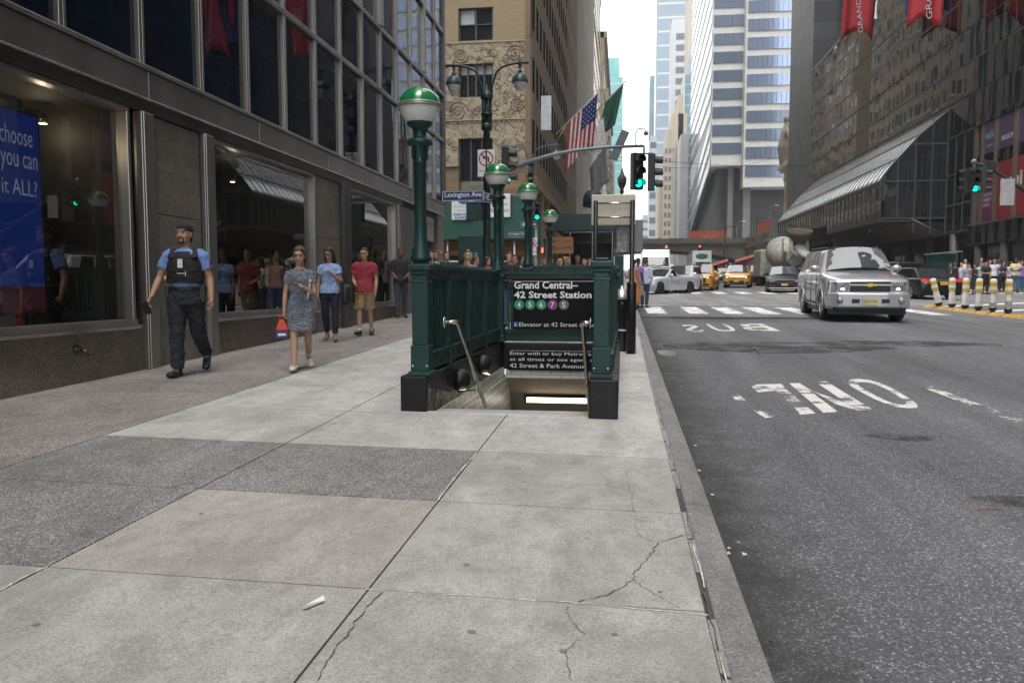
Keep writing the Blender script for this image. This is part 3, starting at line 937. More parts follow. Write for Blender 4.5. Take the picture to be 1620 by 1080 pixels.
EN = thing('subway_entrance', 'dark green railed subway stair entrance with black station signs in the middle of the pavement', 'subway entrance', (-1.0, 7.0, .15), world=True)
ZT = .50
wall(EN, -2.03, -1.78, 7.0, 11.88, ZT); wall(EN, -.29, -.03, 6.95, 11.88, ZT); b = MB(); b.box(-1.78, -.29, 11.66, 11.88, .078, .47); b.build('base_wall', m_blackp, EN, bevel=.01)
fl = post(EN, -1.85, 7.12, ZT, 1.56, .175); fr = post(EN, -.185, 7.10, ZT, 1.58, .165)
bl = post(EN, -1.84, 11.55, ZT, 1.54, .2); br = post(EN, -.15, 11.55, ZT, 1.54, .19)
ys = [7.28, 8.1, 9.2, 10.3, 11.45]
for k in range(4):
    rail_bay(EN, (-1.85, ys[k]), (-1.85, ys[k + 1]), ZT, 1.53); rail_bay(EN, (-.15, ys[k]), (-.15, ys[k + 1]), ZT, 1.53)
for k in (1, 2, 3):
    mid_post(EN, -1.85, ys[k], ZT, 1.53); mid_post(EN, -.15, ys[k], ZT, 1.53)
# back: rails above and below the sign, a few bars left of it
b = MB()
b.box(-1.75, -.2, 11.66, 11.78, 1.44, 1.50); b.box(-1.75, -.2, 11.64, 11.80, 1.50, 1.535)
b.box(-1.75, -.2, 11.66, 11.78, .50, .62); b.box(-1.75, -.2, 11.64, 11.8, .62, .68); b.box(-1.75, -.2, 11.69, 11.75, 1.42, 1.44)
for x in (-1.70, -1.655): b.box(x - .012, x + .012, 11.70, 11.74, .68, 1.42)
spike_rail(b, (-1.7, 11.72), (-.25, 11.72), 1.535, 13); b.build('railing', m_green, EN, bevel=.008)
# station sign
sn = MB(); sn.box(-1.62, -.24, 11.60, 11.65, .685, 1.43); so = sn.build('station_sign', m_signblk, EN, bevel=.004)
so['label'] = 'black station name sign with white letters and five line discs'
FC = lambda x, z, y: face_cam(x, y, z)
b = MB(); b.box(-1.62, -.24, 11.597, 11.599, 1.392, 1.398); b.build('stripe', m_wtxt, so)
text('lettering', 'Grand Central\u2013', .13, m_wtxt, FC(-1.60, 1.285, 11.597), so, offset=.0035, fit=(.95, .115))
text('lettering', '42 Street Station', .13, m_wtxt, FC(-1.60, 1.145, 11.597), so, offset=.0035, fit=(1.15, .105))
for k, (ch, c) in enumerate((('4', (.02, .28, .12)), ('5', (.02, .28, .12)), ('6', (.02, .28, .12)), ('7', (.30, .035, .26)), ('S', (.15, .155, .165)))):
    x = -1.525 + k * .167
    b = MB(); b.lathe([(.0, 0), (.074, 0), (.074, .003), (0, .003)], 28, 0, Matrix.Translation((x, 11.598, 1.05)) @ Matrix.Rotation(R(90), 4, 'X'), smooth=False, caps=False)
    d = b.build('line_disc', M_('disc_' + ch, c, .4, var=.04), so)
    text('lettering', ch, .1, m_wtxt, FC(x - .03, 1.01, 11.5935), so, offset=.001, fit=(.055, .08))
b = MB(); b.box(-1.605, -1.545, 11.596, 11.599, .72, .79); acc = b.build('pictogram', M_('access_blue', (.02, .12, .45), .4), so)
b = MB()
cx, cz = -1.575, .742
for k in range(14):
    a0, a1 = R(20 + k * 20), R(40 + k * 20)
    if k < 12: b.tube([(cx - .004 + .014 * math.cos(a0), 11.5945, cz - .002 + .014 * math.sin(a0)), (cx - .004 + .014 * math.cos(a1), 11.5945, cz - .002 + .014 * math.sin(a1))], .0025, 5)
b.tube([(cx - .006, 11.5945, cz + .03), (cx - .005, 11.5945, cz + .012), (cx + .008, 11.5945, cz + .010), (cx + .014, 11.5945, cz - .012), (cx + .021, 11.5945, cz - .010)], .003, 5)
b.ell((cx - .006, 11.5945, cz + .038), .005); b.build('pictogram_figure', m_wtxt, acc) if False else b.build('pictogram_figure', m_wtxt, so)
text('lettering', 'Elevator at 42 Street & Park', .07, m_wtxt, FC(-1.525, .725, 11.597), so, fit=(1.18, .062))
# entry rule sign on the back wall
sn = MB(); sn.box(-1.69, -.30, 11.61, 11.655, .07, .385); s2 = sn.build('entry_sign', m_signblk, EN, bevel=.004)
s2['label'] = 'lower black sign with three lines of white lettering'
b = MB(); b.box(-1.66, -.30, 11.607, 11.609, .360, .364); b.build('stripe', m_wtxt, s2)
for k, (t, wd) in enumerate((('Enter with or buy MetroCard', 1.31), ('at all times or see agent at', 1.29), ('42 Street & Park Avenue', 1.12))):
    text('lettering', t, .07, m_wtxt, FC(-1.665, .285 - .088 * k, 11.606), s2, fit=(wd, .062))
# stairwell
YB = 19.0
b = MB()
b.box(-1.80, -1.74, 7.06, YB, -5, -.05, 0); b.box(-.30, -.24, 7.06, YB, -5, -.05, 0)
b.add([(-1.762, 7.06, .125), (-1.762, 11.66, .105), (-1.762, 11.66, -.06), (-1.762, 7.06, -.06), (-1.80, 7.06, .125), (-1.80, 11.66, .105)], [(0, 1, 2, 3), (4, 5, 1, 0)], 0)
tl = b.build('tiled_wall', m_tile, EN)
b = MB(); b.box(-1.74, -.30, 11.64, 11.9, -.05, .075); b.build('lintel', m_tilex, EN)
b = MB(); b.add([(-1.74, 11.66, -.03), (-.30, 11.66, -.03), (-.30, 18.5, -4.1), (-1.74, 18.5, -4.1)], [(0, 1, 2, 3)]); b.box(-1.74, -.3, 18.5, 18.6, -5, -3); b.build('sloped_ceiling', m_ceilc, EN)
b = MB()
for k in range(26):
    y = 7.08 + k * .29; z = .145 - k * .175
    b.box(-1.74, -.30, y, y + .30, z - .6, z)
st = b.build('stair', m_stair, EN, bevel=.008, seg=1)
b = MB()
b.box(-1.77, -1.60, 7.05, 7.10, .146, .156); b.box(-.44, -.30, 7.05, 7.10, .146, .156); b.build('yellow_edge', M_('tread_yellow', (.55, .38, .04), .7), st)
b = MB(); b.box(-1.6, -.44, 7.04, 7.10, .146, .158); b.build('nosing', M_('nosing_grey', (.42, .42, .41), .5), st)
# striplight on the sloping ceiling
b = MB(); b.box(-1.52, -.36, 12.20, 12.32, -.52, -.40); lo = b.build('strip_light', m_black, EN, bevel=.01)
b = MB(); b.box(-1.48, -.40, 12.19, 12.205, -.50, -.425); b.build('diffuser', m_tube, lo)
for (y, z) in ((8.35, .31), (9.75, .34)):                                     # round bulkhead lamps on the black wall
    b = MB(); M = Matrix.Translation((-1.78, y, z)) @ Matrix.Rotation(R(90), 4, 'Y')
    b.lathe([(.12, 0), (.12, .04), (.10, .10), (.06, .14), (.0, .15)], 20, 0, M); o = b.build('wall_lamp', m_blackp, EN)
    b = MB(); b.lathe([(0, -.002), (.075, 0)], 16, 0, Matrix.Translation((-1.70, y - .02, z - .115)) @ Matrix.Rotation(R(18), 4, 'Y') @ Matrix.Scale(.75, 4, (1, 0, 0)), caps=False); b.build('lens', m_lens, o)
# handrails
def handrail(x, y0, x_in):
    b = MB()
    b.tube([(x, y0, .99), (x_in, y0, .99), (x_in, y0 + .05, .985), (x_in, y0 + .10, .96), (x_in, 8.7, .02), (x_in, 11.5, -1.66)], .021, 12)
    b.lathe([(.05, 0), (.05, .012), (.025, .02)], 16, 0, Matrix.Translation((x, y0, .99)) @ Matrix.Rotation(R(90 if x_in > x else -90), 4, 'Y'))
    b.tube([(x_in, 8.25, .285), (x_in, 8.25, .21), (x_in + (-.2 if x_in < -1 else .2), 8.25, .19)], .012, 8)
    return b.build('handrail', m_chrome, EN)
handrail(-1.655, 7.18, -1.545); handrail(-.28, 7.18, -.36)

# second stair, its closed end towards us
E2 = thing('subway_entrance', 'second green railed stair enclosure behind the one with the station signs', 'subway entrance', (-1.0, 14.5, .3), world=True)
wall(E2, -1.95, -.1, 14.5, 14.75, .62); wall(E2, -1.95, -1.7, 14.75, 19.2, .66); wall(E2, -.3, -.1, 14.75, 19.2, .66)
for (x, y) in ((-1.78, 14.6), (-.16, 14.6), (-1.78, 19.1), (-.16, 19.1)): post(E2, x, y, .62, 1.70, .2)
rail_bay(E2, (-1.68, 14.62), (-.26, 14.62), .62, 1.70)
for k in range(4):
    rail_bay(E2, (-1.8, 14.7 + k * 1.08), (-1.8, 15.78 + k * 1.08), .66, 1.68, spikes=False); rail_bay(E2, (-.16, 14.7 + k * 1.08), (-.16, 15.78 + k * 1.08), .66, 1.68, spikes=False)

globe_lamp(-1.855, 7.12, 1.56, 2.965, 'largest nearest green and white globe lamp on the left front post of the subway stair')
globe_lamp(-1.84, 11.55, 1.54, 2.955, 'globe lamp at the back corner of the signed stair, just below the no-left-turn sign')
globe_lamp(-1.76, 14.6, 1.70, 3.06, 'globe lamp third from the front, before the one-way arrow')
globe_lamp(-1.76, 19.1, 1.68, 3.0, 'farthest and smallest globe lamp, before the brown wooden slats')

# sign stand with two posts and a cream board, marbled board hung on it
SS = thing('sign_stand', 'two black posts carrying a blank cream board and a grey marbled board behind the stair', 'sign stand', (-.15, 12.55, .26), world=True)
b = MB(); b.lathe([(.075, .26), (.075, 1.36), (.06, 1.38), (.035, 1.40), (.035, 2.66)], 20, 0, Matrix.Translation((.14, 12.5, 0))); b.tube([(-.43, 12.5, .26), (-.43, 12.5, 2.66)], .033, 14); b.build('post', m_blackp, SS)
b = MB(); b.box(-.50, .19, 12.55, 12.60, 2.28, 2.76); b.build('board', M_('cream_board', (.60, .54, .45), .6, var=.07, scale=5, stretch=(3, 1, .6)), SS, bevel=.015)
b = MB(); b.tube([(-.45, 12.5, 2.62), (.18, 12.5, 2.62)], .014, 8); b.tube([(-.45, 12.5, 2.40), (.18, 12.5, 2.40)], .014, 8); b.build('crossbar', m_chrome, SS)
mm, nt_, p_, o_ = new_mat('marbled_grey')
v_ = pos(nt_); nt_.links.new(ramp(nt_, noi(nt_, v_, 9, 8, .7, 2.2), [(.35, (.15, .15, .155)), (.52, (.20, .20, .21)), (.6, (.40, .40, .41)), (.68, (.2, .2, .2))]), p_.inputs['Base Color'])
b = MB(); b.box(-.10, .135, 12.66, 12.69, 1.86, 2.38); b.build('marbled_board', mm, SS)
b = MB(); b.box(.138, .31, 12.66, 12.69, 1.86, 2.37); b.build('grey_board', M_('plain_grey', (.19, .19, .195), .7, var=.08), SS)
# silver-domed black cylinder next to it
HB = thing('domed_bollard', 'black cylinder with a silver domed cap beside the right rail of the stair', 'bollard', (-.01, 12.9, .27))
b = MB(); b.lathe([(.13, 0), (.13, .03), (.115, .05), (.115, .70), (.125, .72), (.125, .84)], 22); b.build('body', m_blackp, HB)
b = MB(); b.lathe([(.15, .84), (.15, .88), (.135, .92), (.11, .97), (.06, 1.01), (.03, 1.02), (.03, 1.05), (.0, 1.07)], 22); b.build('dome_cap', M_('silver_dome', (.6, .6, .6), .3, .7), HB)
b = MB(); b.box(-.125, .125, -.125, .0, .33, .36); b.build('band', m_chrome, HB)
# dark utility box on a post by the kerb
UB = thing('signal_box', 'dark green control cabinet on a post beside the kerb, left of the waiting people', 'cabinet', (-.07, 17, .36))
b = MB(); b.box(-.1, .09, -.1, .1, .7, 1.62); b.build('cabinet', m_green, UB, bevel=.02)
b = MB(); b.tube([(0, 0, 0), (0, 0, .7)], .06, 12); b.build('post', m_green, UB)

# ================================================================ STREET LIGHTS AND SIGNALS
m_lampg = M_('lamp_teal', (.025, .06, .065), .4, var=.25)
m_pole = M_('pole_dark_green', (.012, .030, .028), .45, var=.25)
m_lensc = M_('lamp_lens', (.55, .54, .5), .25, var=.1, scale=20)
m_sigb = M_('signal_black', (.012, .014, .013), .5)
m_siggreen = M_('signal_lit_green', (.0, .5, .35), .3, emit=(.0, 1., .55), estr=3.2)
m_sigred = M_('signal_lit_red', (.5, .02, .01), .3, emit=(1., .05, .02), estr=3.0)
m_sigoff = M_('signal_unlit', (.05, .02, .015), .3)
m_galv = M_('galvanised', (.16, .20, .22), .45, .4)

def twin_lamp(x, y, zb, zt, arm, label, sc=1.0):
    t = thing('street_lamp', label, 'street lamp', (x, y, zb), 0, 'twin-armed green street lamps at the crossing')
    h = zt - zb
    b = MB(); b.lathe([(.22, 0), (.22, .5), (.16, .6), (.13, .9), (.115, 1.0), (.10, h - 1.9), (.16, h - 1.88), (.16, h - 1.7), (.10, h - 1.68)], 18)
    for k in range(6):
        a = k * math.pi / 3
        b.tube([(.13 * math.cos(a), .13 * math.sin(a), h - 1.72), (.13 * math.cos(a), .13 * math.sin(a), h - 1.0)], .022, 6)
    b.lathe([(.07, h - 1.7), (.07, h - .98)], 12); b.lathe([(.16, h - 1.0), (.18, h - .97), (.18, h - .85), (.10, h - .8), (.05, h - .72), (.03, h - .6), (0, h - .55)], 18)
    b.lathe([(.17, h - 1.46), (.17, h - 1.40)], 18)
    b.build('pole', m_pole, t)
    for s in (-1, 1):
        b = MB()
        P = [(s * .12, 0, h - .9), (s * .16, 0, h - .62), (s * .25, 0, h - .35)] + [(s * (.25 + (arm - .25) * (1 - math.cos(q))), 0, h - .35 + .35 * math.sin(q)) for q in [R(i * 15) for i in range(1, 7)]] + [(s * (arm + .25), 0, h)]
        b.tube(P, .034, 10)
        b.lathe([(.0, h + .14), (.03, h + .1), (.03, h + .05), (.06, h + .02), (.06, h - .05), (.03, h - .08), (.03, h - .2), (.06, h - .22), (.06, h - .28)][::-1], 12, 0, Matrix.Translation((s * arm, 0, 0)))
        a = b.build('arm', m_pole if y < 30 else m_lampg, t)
        b = MB(); b.lathe([(.225, h - .56), (.235, h - .55), (.235, h - .51), (.215, h - .44), (.17, h - .36), (.10, h - .30), (.05, h - .27)], 20, 0, Matrix.Translation((s * arm, 0, 0))); b.build('shade', m_lampg, a)
        b = MB(); b.lathe([(.0, h - .79), (.09, h - .77), (.155, h - .70), (.19, h - .60), (.20, h - .555)], 20, 0, Matrix.Translation((s * arm, 0, 0))); b.build('lens', m_lensc, a)
    return t
tw = twin_lamp(-3.98, 23, gz(-4, 23), 7.75, .98, 'taller-looking near twin-armed lamp above the street name sign')
tw2 = twin_lamp(-4.9, 42, .9, 8.75, 1.36, 'farther twin-armed lamp standing behind the long signal arm')

def signal_head(parent, M, lit=2, mat=None, name='signal_head'):
    b = MB(); b.box(-.17, .17, -.10, .10, -.52, .52, 0, M)
    o = b.build(name, m_sigb, parent, bevel=.02)
    for k in range(3):
        z = .34 - k * .34
        b = MB(); b.lathe([(.0, 0), (.105, .0), (.105, .012), (0, .02)], 16, 0, M @ Matrix.Translation((0, -.10, z)) @ Matrix.Rotation(R(90), 4, 'X'), caps=False); b.build('lens', (mat or m_siggreen) if k == lit else m_sigoff, o)
        b = MB()
        n = 12
        vs = []; fs = []
        for i in range(n + 1):
            a = R(-30 + 240 * i / n)
            for d, rr in ((-.10, .13), (-.33, .125)): vs.append((rr * math.cos(a), d, z + rr * math.sin(a) - (.02 if d < -.2 else 0)))
        fs = [(2 * i, 2 * i + 2, 2 * i + 3, 2 * i + 1) for i in range(n)]
        b.add(vs, fs, 0, True, M); b.build('visor', m_sigb, o)
    return o
# mast arm signal standing by the near lamp
SG = thing('traffic_signal', 'long curved grey-green signal arm reaching over the street with two hanging heads', 'traffic signal', (-3.6, 23.2, .5), world=True)
b = MB(); b.tube([(-3.62, 23.2, .5), (-3.62, 23.2, 4.6)], .11, 14); b.build('pole', m_pole, SG)
P = [at(775, 283, 23.2), at(800, 271, 23.2), at(830, 258, 23.2), at(870, 246, 23.2), at(910, 238, 23.2), at(960, 233, 23.2), at(1019, 231, 23.2)]
b = MB(); b.tube(P, [.075, .07, .065, .06, .055, .05, .04], 12); b.build('arm', m_galv, SG)
e = at(1019, 231, 23.2)
b = MB(); b.tube([e, e + Vector((0, 0, -.22))], .03, 8); b.tube([e + Vector((-.22, 0, -.22)), e + Vector((.25, 0, -.22))], .03, 8); b.tube([at(1006, 232, 23.2), at(1006, 210, 23.2), at(1010, 204, 23.2), at(1020, 203, 23.2), at(1022, 210, 23.2)], .018, 6); b.ell(at(1022, 211, 23.2), .07); b.build('hanger', m_galv, SG)
signal_head(SG, Matrix.Translation(e + Vector((-.2, 0, -.72))) @ Matrix.Rotation(R(28), 4, 'Z'))
signal_head(SG, Matrix.Translation(e + Vector((.22, .1, -.74))) @ Matrix.Rotation(R(90), 4, 'Z'))
p0 = at(975, 237, 23.2)
b = MB(); b.box(-.12, .12, -.02, .02, -.55, .35, 0, Matrix.Translation(at(982, 225, 23.2)) @ Matrix.Rotation(R(24), 4, 'Y')); b.build('bracket_lamp', M_('lamp_grey', (.12, .13, .14), .5), SG, bevel=.02)
# two heads on the pole, seen from behind the globe
signal_head(SG, Matrix.Translation(at(800, 262, 23.2)) @ Matrix.Rotation(R(90), 4, 'Z'))

def flat_sign(name, label, cat, c, wd, h, mat, rim=None, group=None, d=.03, rz=0):
    t = thing(name, label, cat, c, rz, group)
    b = MB(); b.box(-wd / 2, wd / 2, 0, d, -h / 2, h / 2); b.build('panel', mat, t, bevel=.006)
    if rim:
        f = MB()
        e = min(wd, h) * .04
        f.box(-wd / 2 + e, wd / 2 - e, -.003, -.001, h / 2 - 2 * e, h / 2 - e); f.box(-wd / 2 + e, wd / 2 - e, -.003, -.001, -h / 2 + e, -h / 2 + 2 * e)
        f.box(-wd / 2 + e, -wd / 2 + 2 * e, -.003, -.001, -h / 2 + 2 * e, h / 2 - 2 * e); f.box(wd / 2 - 2 * e, wd / 2 - e, -.003, -.001, -h / 2 + 2 * e, h / 2 - 2 * e)
        f.build('border', rim, t)
    return t
m_signw = M_('sign_white', (.74, .74, .72), .5, var=.04)
m_signred = M_('sign_red', (.35, .02, .025), .5)
m_navy = M_('sign_navy', (.012, .022, .12), .45)
LT = lambda x, z, y=-.004: Matrix.Translation((x, y, z)) @ Matrix.Rotation(R(90), 4, 'X')
def ban_sign(label, c, wd, h, sub, uturn=False, rz=0):
    t = flat_sign('no_turn_sign', label, 'sign', c, wd, h, m_signw, rz=rz)
    zc = h / 2 - wd * .52; r = wd * .40
    b = MB()
    P = [(r * math.cos(R(k * 15)), -.006, zc + r * math.sin(R(k * 15))) for k in range(25)]
    b.tube(P, wd * .035, 6, smooth=False); b.tube([(-r * .7, -.006, zc + r * .7), (r * .7, -.006, zc - r * .7)], wd * .032, 6); b.build('prohibition_ring', m_signred, t)
    b = MB(); k = r * .8
    if uturn: b.tube([(k * .45, -.004, zc - k * .6), (k * .45, -.004, zc + k * .1), (k * .2, -.004, zc + k * .45), (-k * .2, -.004, zc + k * .45), (-k * .4, -.004, zc + k * .1), (-k * .4, -.004, zc - k * .2)], wd * .05, 6)
    else:
        b.add([(k * .35, -.004, zc - k * .6), (k * .6, -.004, zc - k * .6), (k * .6, -.004, zc + k * .3), (-k * .2, -.004, zc + k * .3), (-k * .2, -.004, zc + k * .08), (k * .35, -.004, zc + k * .08)], [(0, 1, 2, 3, 4, 5)])
        b.add([(-k * .2, -.004, zc + k * .55), (-k * .75, -.004, zc + k * .19), (-k * .2, -.004, zc - k * .15)], [(0, 1, 2)])
    b.build('arrow', m_sigb, t)
    text('lettering', sub, .1, m_sigb, LT(-wd * .42, -h * .36), t, fit=(wd * .84, h * .11))
    return t
ban_sign('white no-left-turn sign with a red ring beside the near twin lamp pole', at(769, 258, 22.9), .50, .78, '7am-7pm')
s_ = flat_sign('street_name_sign', 'long navy street name sign fixed to the near twin lamp pole', 'sign', at(733, 310, 22.9), 1.28, .30, m_navy, m_wtxt)
text('lettering', 'Lexington Ave', .2, m_wtxt, LT(-.56, -.075), s_, fit=(1.10, .19), offset=.002)
s_ = flat_sign('street_name_sign', 'small slanted navy street name sign seen edgewise beside the globe lamp', 'sign', at(773, 313, 22.7), .6, .28, m_navy, m_wtxt, rz=R(62))
text('lettering', 'E 42 ST', .2, m_wtxt, LT(-.25, -.07), s_, fit=(.5, .16))
cbx = thing('control_box', 'plain dark green box fixed on the near lamp pole under the name sign', 'box', at(757, 335, 22.75))
b = MB(); b.box(-.35, .12, -.1, .12, -.25, .25); b.build('box', m_green, cbx, bevel=.02); b = MB(); b.box(-.38, .15, -.12, .13, .25, .29); b.build('lid', m_galv, cbx, bevel=.01)
cb2 = thing('control_cabinet', 'tall green cabinet low on the pole behind the railing', 'cabinet', at(746, 400, 22.7))
b = MB(); b.box(-.38, .36, -.12, .15, -.5, .5); b.build('box', m_green, cb2, bevel=.02); b = MB()
for k in range(3): b.box(-.2 + k * .15, -.1 + k * .15, -.125, -.118, -.12, .02)
b.build('vent', m_galv, cb2)
# things at the far corner
Y2 = 43
ban_sign('white no-u-turn sign low beside the walk signal at the far corner', at(842, 390, Y2), .55, .95, '7am-7pm', True)
ow = flat_sign('one_way_sign', 'black and white one-way arrow sign at the far corner', 'sign', at(837, 355, Y2), .92, .30, m_sigb, m_signw)
b = MB(); b.add([(-.40, -.006, 0), (-.24, -.006, .10), (-.24, -.006, .045), (.38, -.006, .045), (.38, -.006, -.045), (-.24, -.006, -.045), (-.24, -.006, -.10)], [(0, 1, 2, 3, 4, 5, 6)]); b.build('arrow', m_signw, ow)
text('lettering', 'ONE WAY', .1, m_sigb, LT(-.15, -.03, -.009), ow, fit=(.46, .06))
s_ = flat_sign('street_name_sign', 'far navy street name sign below the one-way arrow', 'sign', at(818, 371, Y2), .98, .26, m_navy, m_wtxt)
text('lettering', 'Lexington Ave', .2, m_wtxt, LT(-.43, -.06), s_, fit=(.86, .15))
pg_ = thing('far_signal', 'small traffic signal with a lit green lamp at the far corner', 'traffic signal', at(850, 335, Y2))
signal_head(pg_, Matrix.Scale(.9, 4))
pw = thing('walk_signal', 'pedestrian signal box with a lit red hand figure at the far corner', 'pedestrian signal', at(855, 396, Y2))
b = MB(); b.box(-.24, .24, 0, .25, -.24, .24); o = b.build('box', m_sigb, pw, bevel=.02)
b = MB(); b.box(.05, .15, -.006, -.002, -.14, .14); b.build('symbol', m_sigred, o)
fp = thing('signal_pole', 'grey-green pole at the far corner carrying the walk signal and signs', 'pole', (at(848, 400, Y2).x, Y2 + .15, .9))
b = MB(); b.lathe([(.13, 0), (.1, .6), (.085, .8), (.08, 4.6)], 14); b.build('shaft', m_galv, fp)
# cluster of three heads on the arm from the right
RS = thing('traffic_signal', 'signal cluster with a green light hung from a black arm at the right edge', 'traffic signal', at(1540, 262, 36), world=True)
q = [at(1541, 258, 36), at(1560, 262, 36), at(1590, 281, 36), at(1622, 303, 36), at(1700, 345, 36), at(1800, 372, 36)]
b = MB(); b.tube(q, [.05, .06, .07, .08, .1, .11], 10); b.tube([(q[-1].x, 36, .7), (q[-1].x, 36, q[-1].z + .4)], .13, 12); b.build('arm', m_sigb, RS)
b = MB(); b.tube([at(1541, 258, 36), at(1541, 266, 36)], .05, 8); b.ell(at(1541, 256, 36), .12); b.box(-.35, .4, -.06, .06, -.04, .04, 0, Matrix.Translation(at(1543, 268, 36))); b.build('hanger', m_galv, RS)
for k, (dx, a, l) in enumerate(((0, 0, 2), (-.34, -80, 9), (.36, 80, 9))):
    signal_head(RS, Matrix.Translation(at(1541, 286, 36) + Vector((dx, .1 * abs(dx), 0))) @ Matrix.Rotation(R(a), 4, 'Z'), lit=l)
b = MB(); b.box(-.28, .28, -.08, .1, -.28, .2, 0, Matrix.Translation(at(1566, 262, 36)) @ Matrix.Rotation(R(12), 4, 'Y')); b.build('control_unit', m_sigb, RS, bevel=.03)
hs_ = flat_sign('hanging_sign', 'blank grey back of a sign plate hanging below the arm at the right edge', 'sign', at(1594, 304, 35.9), .56, 1.1, M_('plate_back', (.36, .35, .36), .6))
# ================================================================ CORNER TOWER (carved terracotta, brown piers) AND THE ROW BEHIND IT
m_buff = bricky('buff_brick', (.33, .25, .145), (.28, .21, .12), (.2, .16, .11), .22, .085, 'xz', .85, .01, .1)
m_terra = None
mm, nt_, p_, o_ = new_mat('carved_terracotta')
v_ = pos(nt_, (1, 1, 1))
wr = noi(nt_, v_, 1.1, 3, .5)
vm = nd(nt_, 'ShaderNodeVectorMath', operation='MULTIPLY_ADD')
cbx_ = nt_.nodes.new('ShaderNodeCombineXYZ'); nt_.links.new(wr, cbx_.inputs[0]); nt_.links.new(wr, cbx_.inputs[2])
nt_.links.new(cbx_.outputs[0], vm.inputs[0]); vm.inputs[1].default_value = (2.2, 0, -2.2); nt_.links.new(v_, vm.inputs[2])
vo_ = nd(nt_, 'ShaderNodeTexVoronoi', feature='DISTANCE_TO_EDGE'); vo_.inputs['Scale'].default_value = 1.15
nt_.links.new(vm.outputs[0], vo_.inputs['Vector'])
wv_ = nt_.nodes.new('ShaderNodeTexWave'); wv_.wave_type = 'RINGS'; wv_.inputs['Scale'].default_value = 2.6; wv_.inputs['Distortion'].default_value = 6; wv_.inputs['Detail'].default_value = 1
nt_.links.new(vm.outputs[0], wv_.inputs['Vector'])
c_ = ramp(nt_, vo_.outputs['Distance'], [(.0, (.10, .07, .045)), (.02, (.2, .15, .09)), (.04, (.33, .28, .20))])
c_ = mixc(nt_, ramp(nt_, wv_.outputs[0], [(.03, .7), (.1, 0.)]), c_, (.16, .115, .07))
c_ = mixc(nt_, .5, c_, ramp(nt_, noi(nt_, v_, .8, 5, .65), [(.3, .36), (.7, .6)]), 'OVERLAY')
nt_.links.new(c_, p_.inputs['Base Color']); p_.inputs['Roughness'].default_value = .8
bump(nt_, p_, vo_.outputs['Distance'], .8, .08)
m_terra = mm
m_terrap = M_('terracotta_plain', (.33, .27, .18), .8, scale=1.5, obj=False)
m_brown = M_('brown_stone', (.20, .135, .08), .75, var=.35, scale=1.2, obj=False, stretch=(.4, .4, 2.5))
m_pier = bricky('brown_brick', (.21, .145, .09), (.17, .115, .072), (.12, .09, .06), .22, .085, 'yz', .85, .01, .2)
m_pier2 = bricky('brown_brick_cross', (.165, .118, .082), (.135, .096, .068), (.10, .078, .06), .22, .085, 'xz', .85, .01, .2)
m_carv = M_('carving_outline', (.17, .13, .088), .85)  # dark brown tone of the tubes that outline the carving
m_frame = M_('window_frame_dark', (.06, .065, .065), .5)
m_wglass = mirror_glass('window_glass_dark', (.02, .023, .027), .05, 0, .05, .8, 1.55)
m_blind = M_('window_blind', (.36, .38, .38), .7, var=.08)
m_bronze = M_('bronze_panel', (.16, .16, .12), .5, .3, var=.3, scale=3)
CX, CY = -5.6, 48.0
CH = thing('corner_tower', 'buff and brown masonry tower with carved shell ornament standing at the far left corner', 'building', (CX, CY, .9), world=True)
b = MB()
b.box(-24, CX - .04, CY + .3, 95.6, .2, 180, 0)
b.build('core_wall', m_pier, CH)
def hole_wall(b, x0, x1, z0, z1, holes, mat, y0=CY, y1=CY + .35):
    """wall in the XZ plane with rectangular openings (x0,x1,z0,z1)"""
    xs = sorted({x0, x1} | {h[0] for h in holes} | {h[1] for h in holes}); zs = sorted({z0, z1} | {h[2] for h in holes} | {h[3] for h in holes})
    for i in range(len(xs) - 1):
        for j in range(len(zs) - 1):
            a, c = (xs[i] + xs[i + 1]) / 2, (zs[j] + zs[j + 1]) / 2
            if xs[i] < x0 or xs[i + 1] > x1 or zs[j] < z0 or zs[j + 1] > z1: continue
            if any(h[0] < a < h[1] and h[2] < c < h[3] for h in holes): continue
            b.box(xs[i], xs[i + 1], y0, y1, zs[j], zs[j + 1], mat)
wx = [(-10.05, -7.9), (-14.6, -12.4), (-19, -16.8)]
H1 = [(a, c, z, z + 1.95) for a, c in wx for z in (16.15, 19.9, 23.6, 27.2, 31, 34.6)]
H2 = [(a, c, 12.78, 14.78) for a, c in wx]
H3 = [(a, c, 5.4, 10.35) for a, c in wx]
b = MB(); hole_wall(b, -24, CX, 16.02, 150, H1, 0); b.build('brick_wall', m_buff, CH)
cvb = MB(); hole_wall(cvb, -24, CX + .03, 11.45, 16.0, H2, 0, CY - .06, CY + .3)
b = MB(); hole_wall(b, -24, CX + .03, 10.32, 11.38, [], 0, CY - .04, CY + .3); b.box(-24, CX + .06, CY - .12, CY + .2, 11.38, 11.45, 1)
for k in range(60): b.box(-23.8 + k * .3, -23.68 + k * .3, CY - .09, CY - .04, 11.24, 11.34, 1)
b.box(-24, CX + .08, CY - .1, CY + .2, 16.0, 16.08, 1)
b.build('ornament_band', [m_terra, m_terrap], CH)
b = MB(); hole_wall(b, -24, CX + .04, .2, 8.6, [(h[0], h[1], .2, 8.6) for h in H3], 0, CY - .10, CY + .3); b.build('pier_wall', m_brown, CH)
for xa, xb in ((-24, -19), (-16.8, -14.6), (-12.4, -10.05), (-7.9, CX + .03)):
    b = MB(); b.box(xa, xb, CY - .22, CY + .3, 8.6, 10.32); b.build('carved_wall', m_terra, CH, bevel=.02)
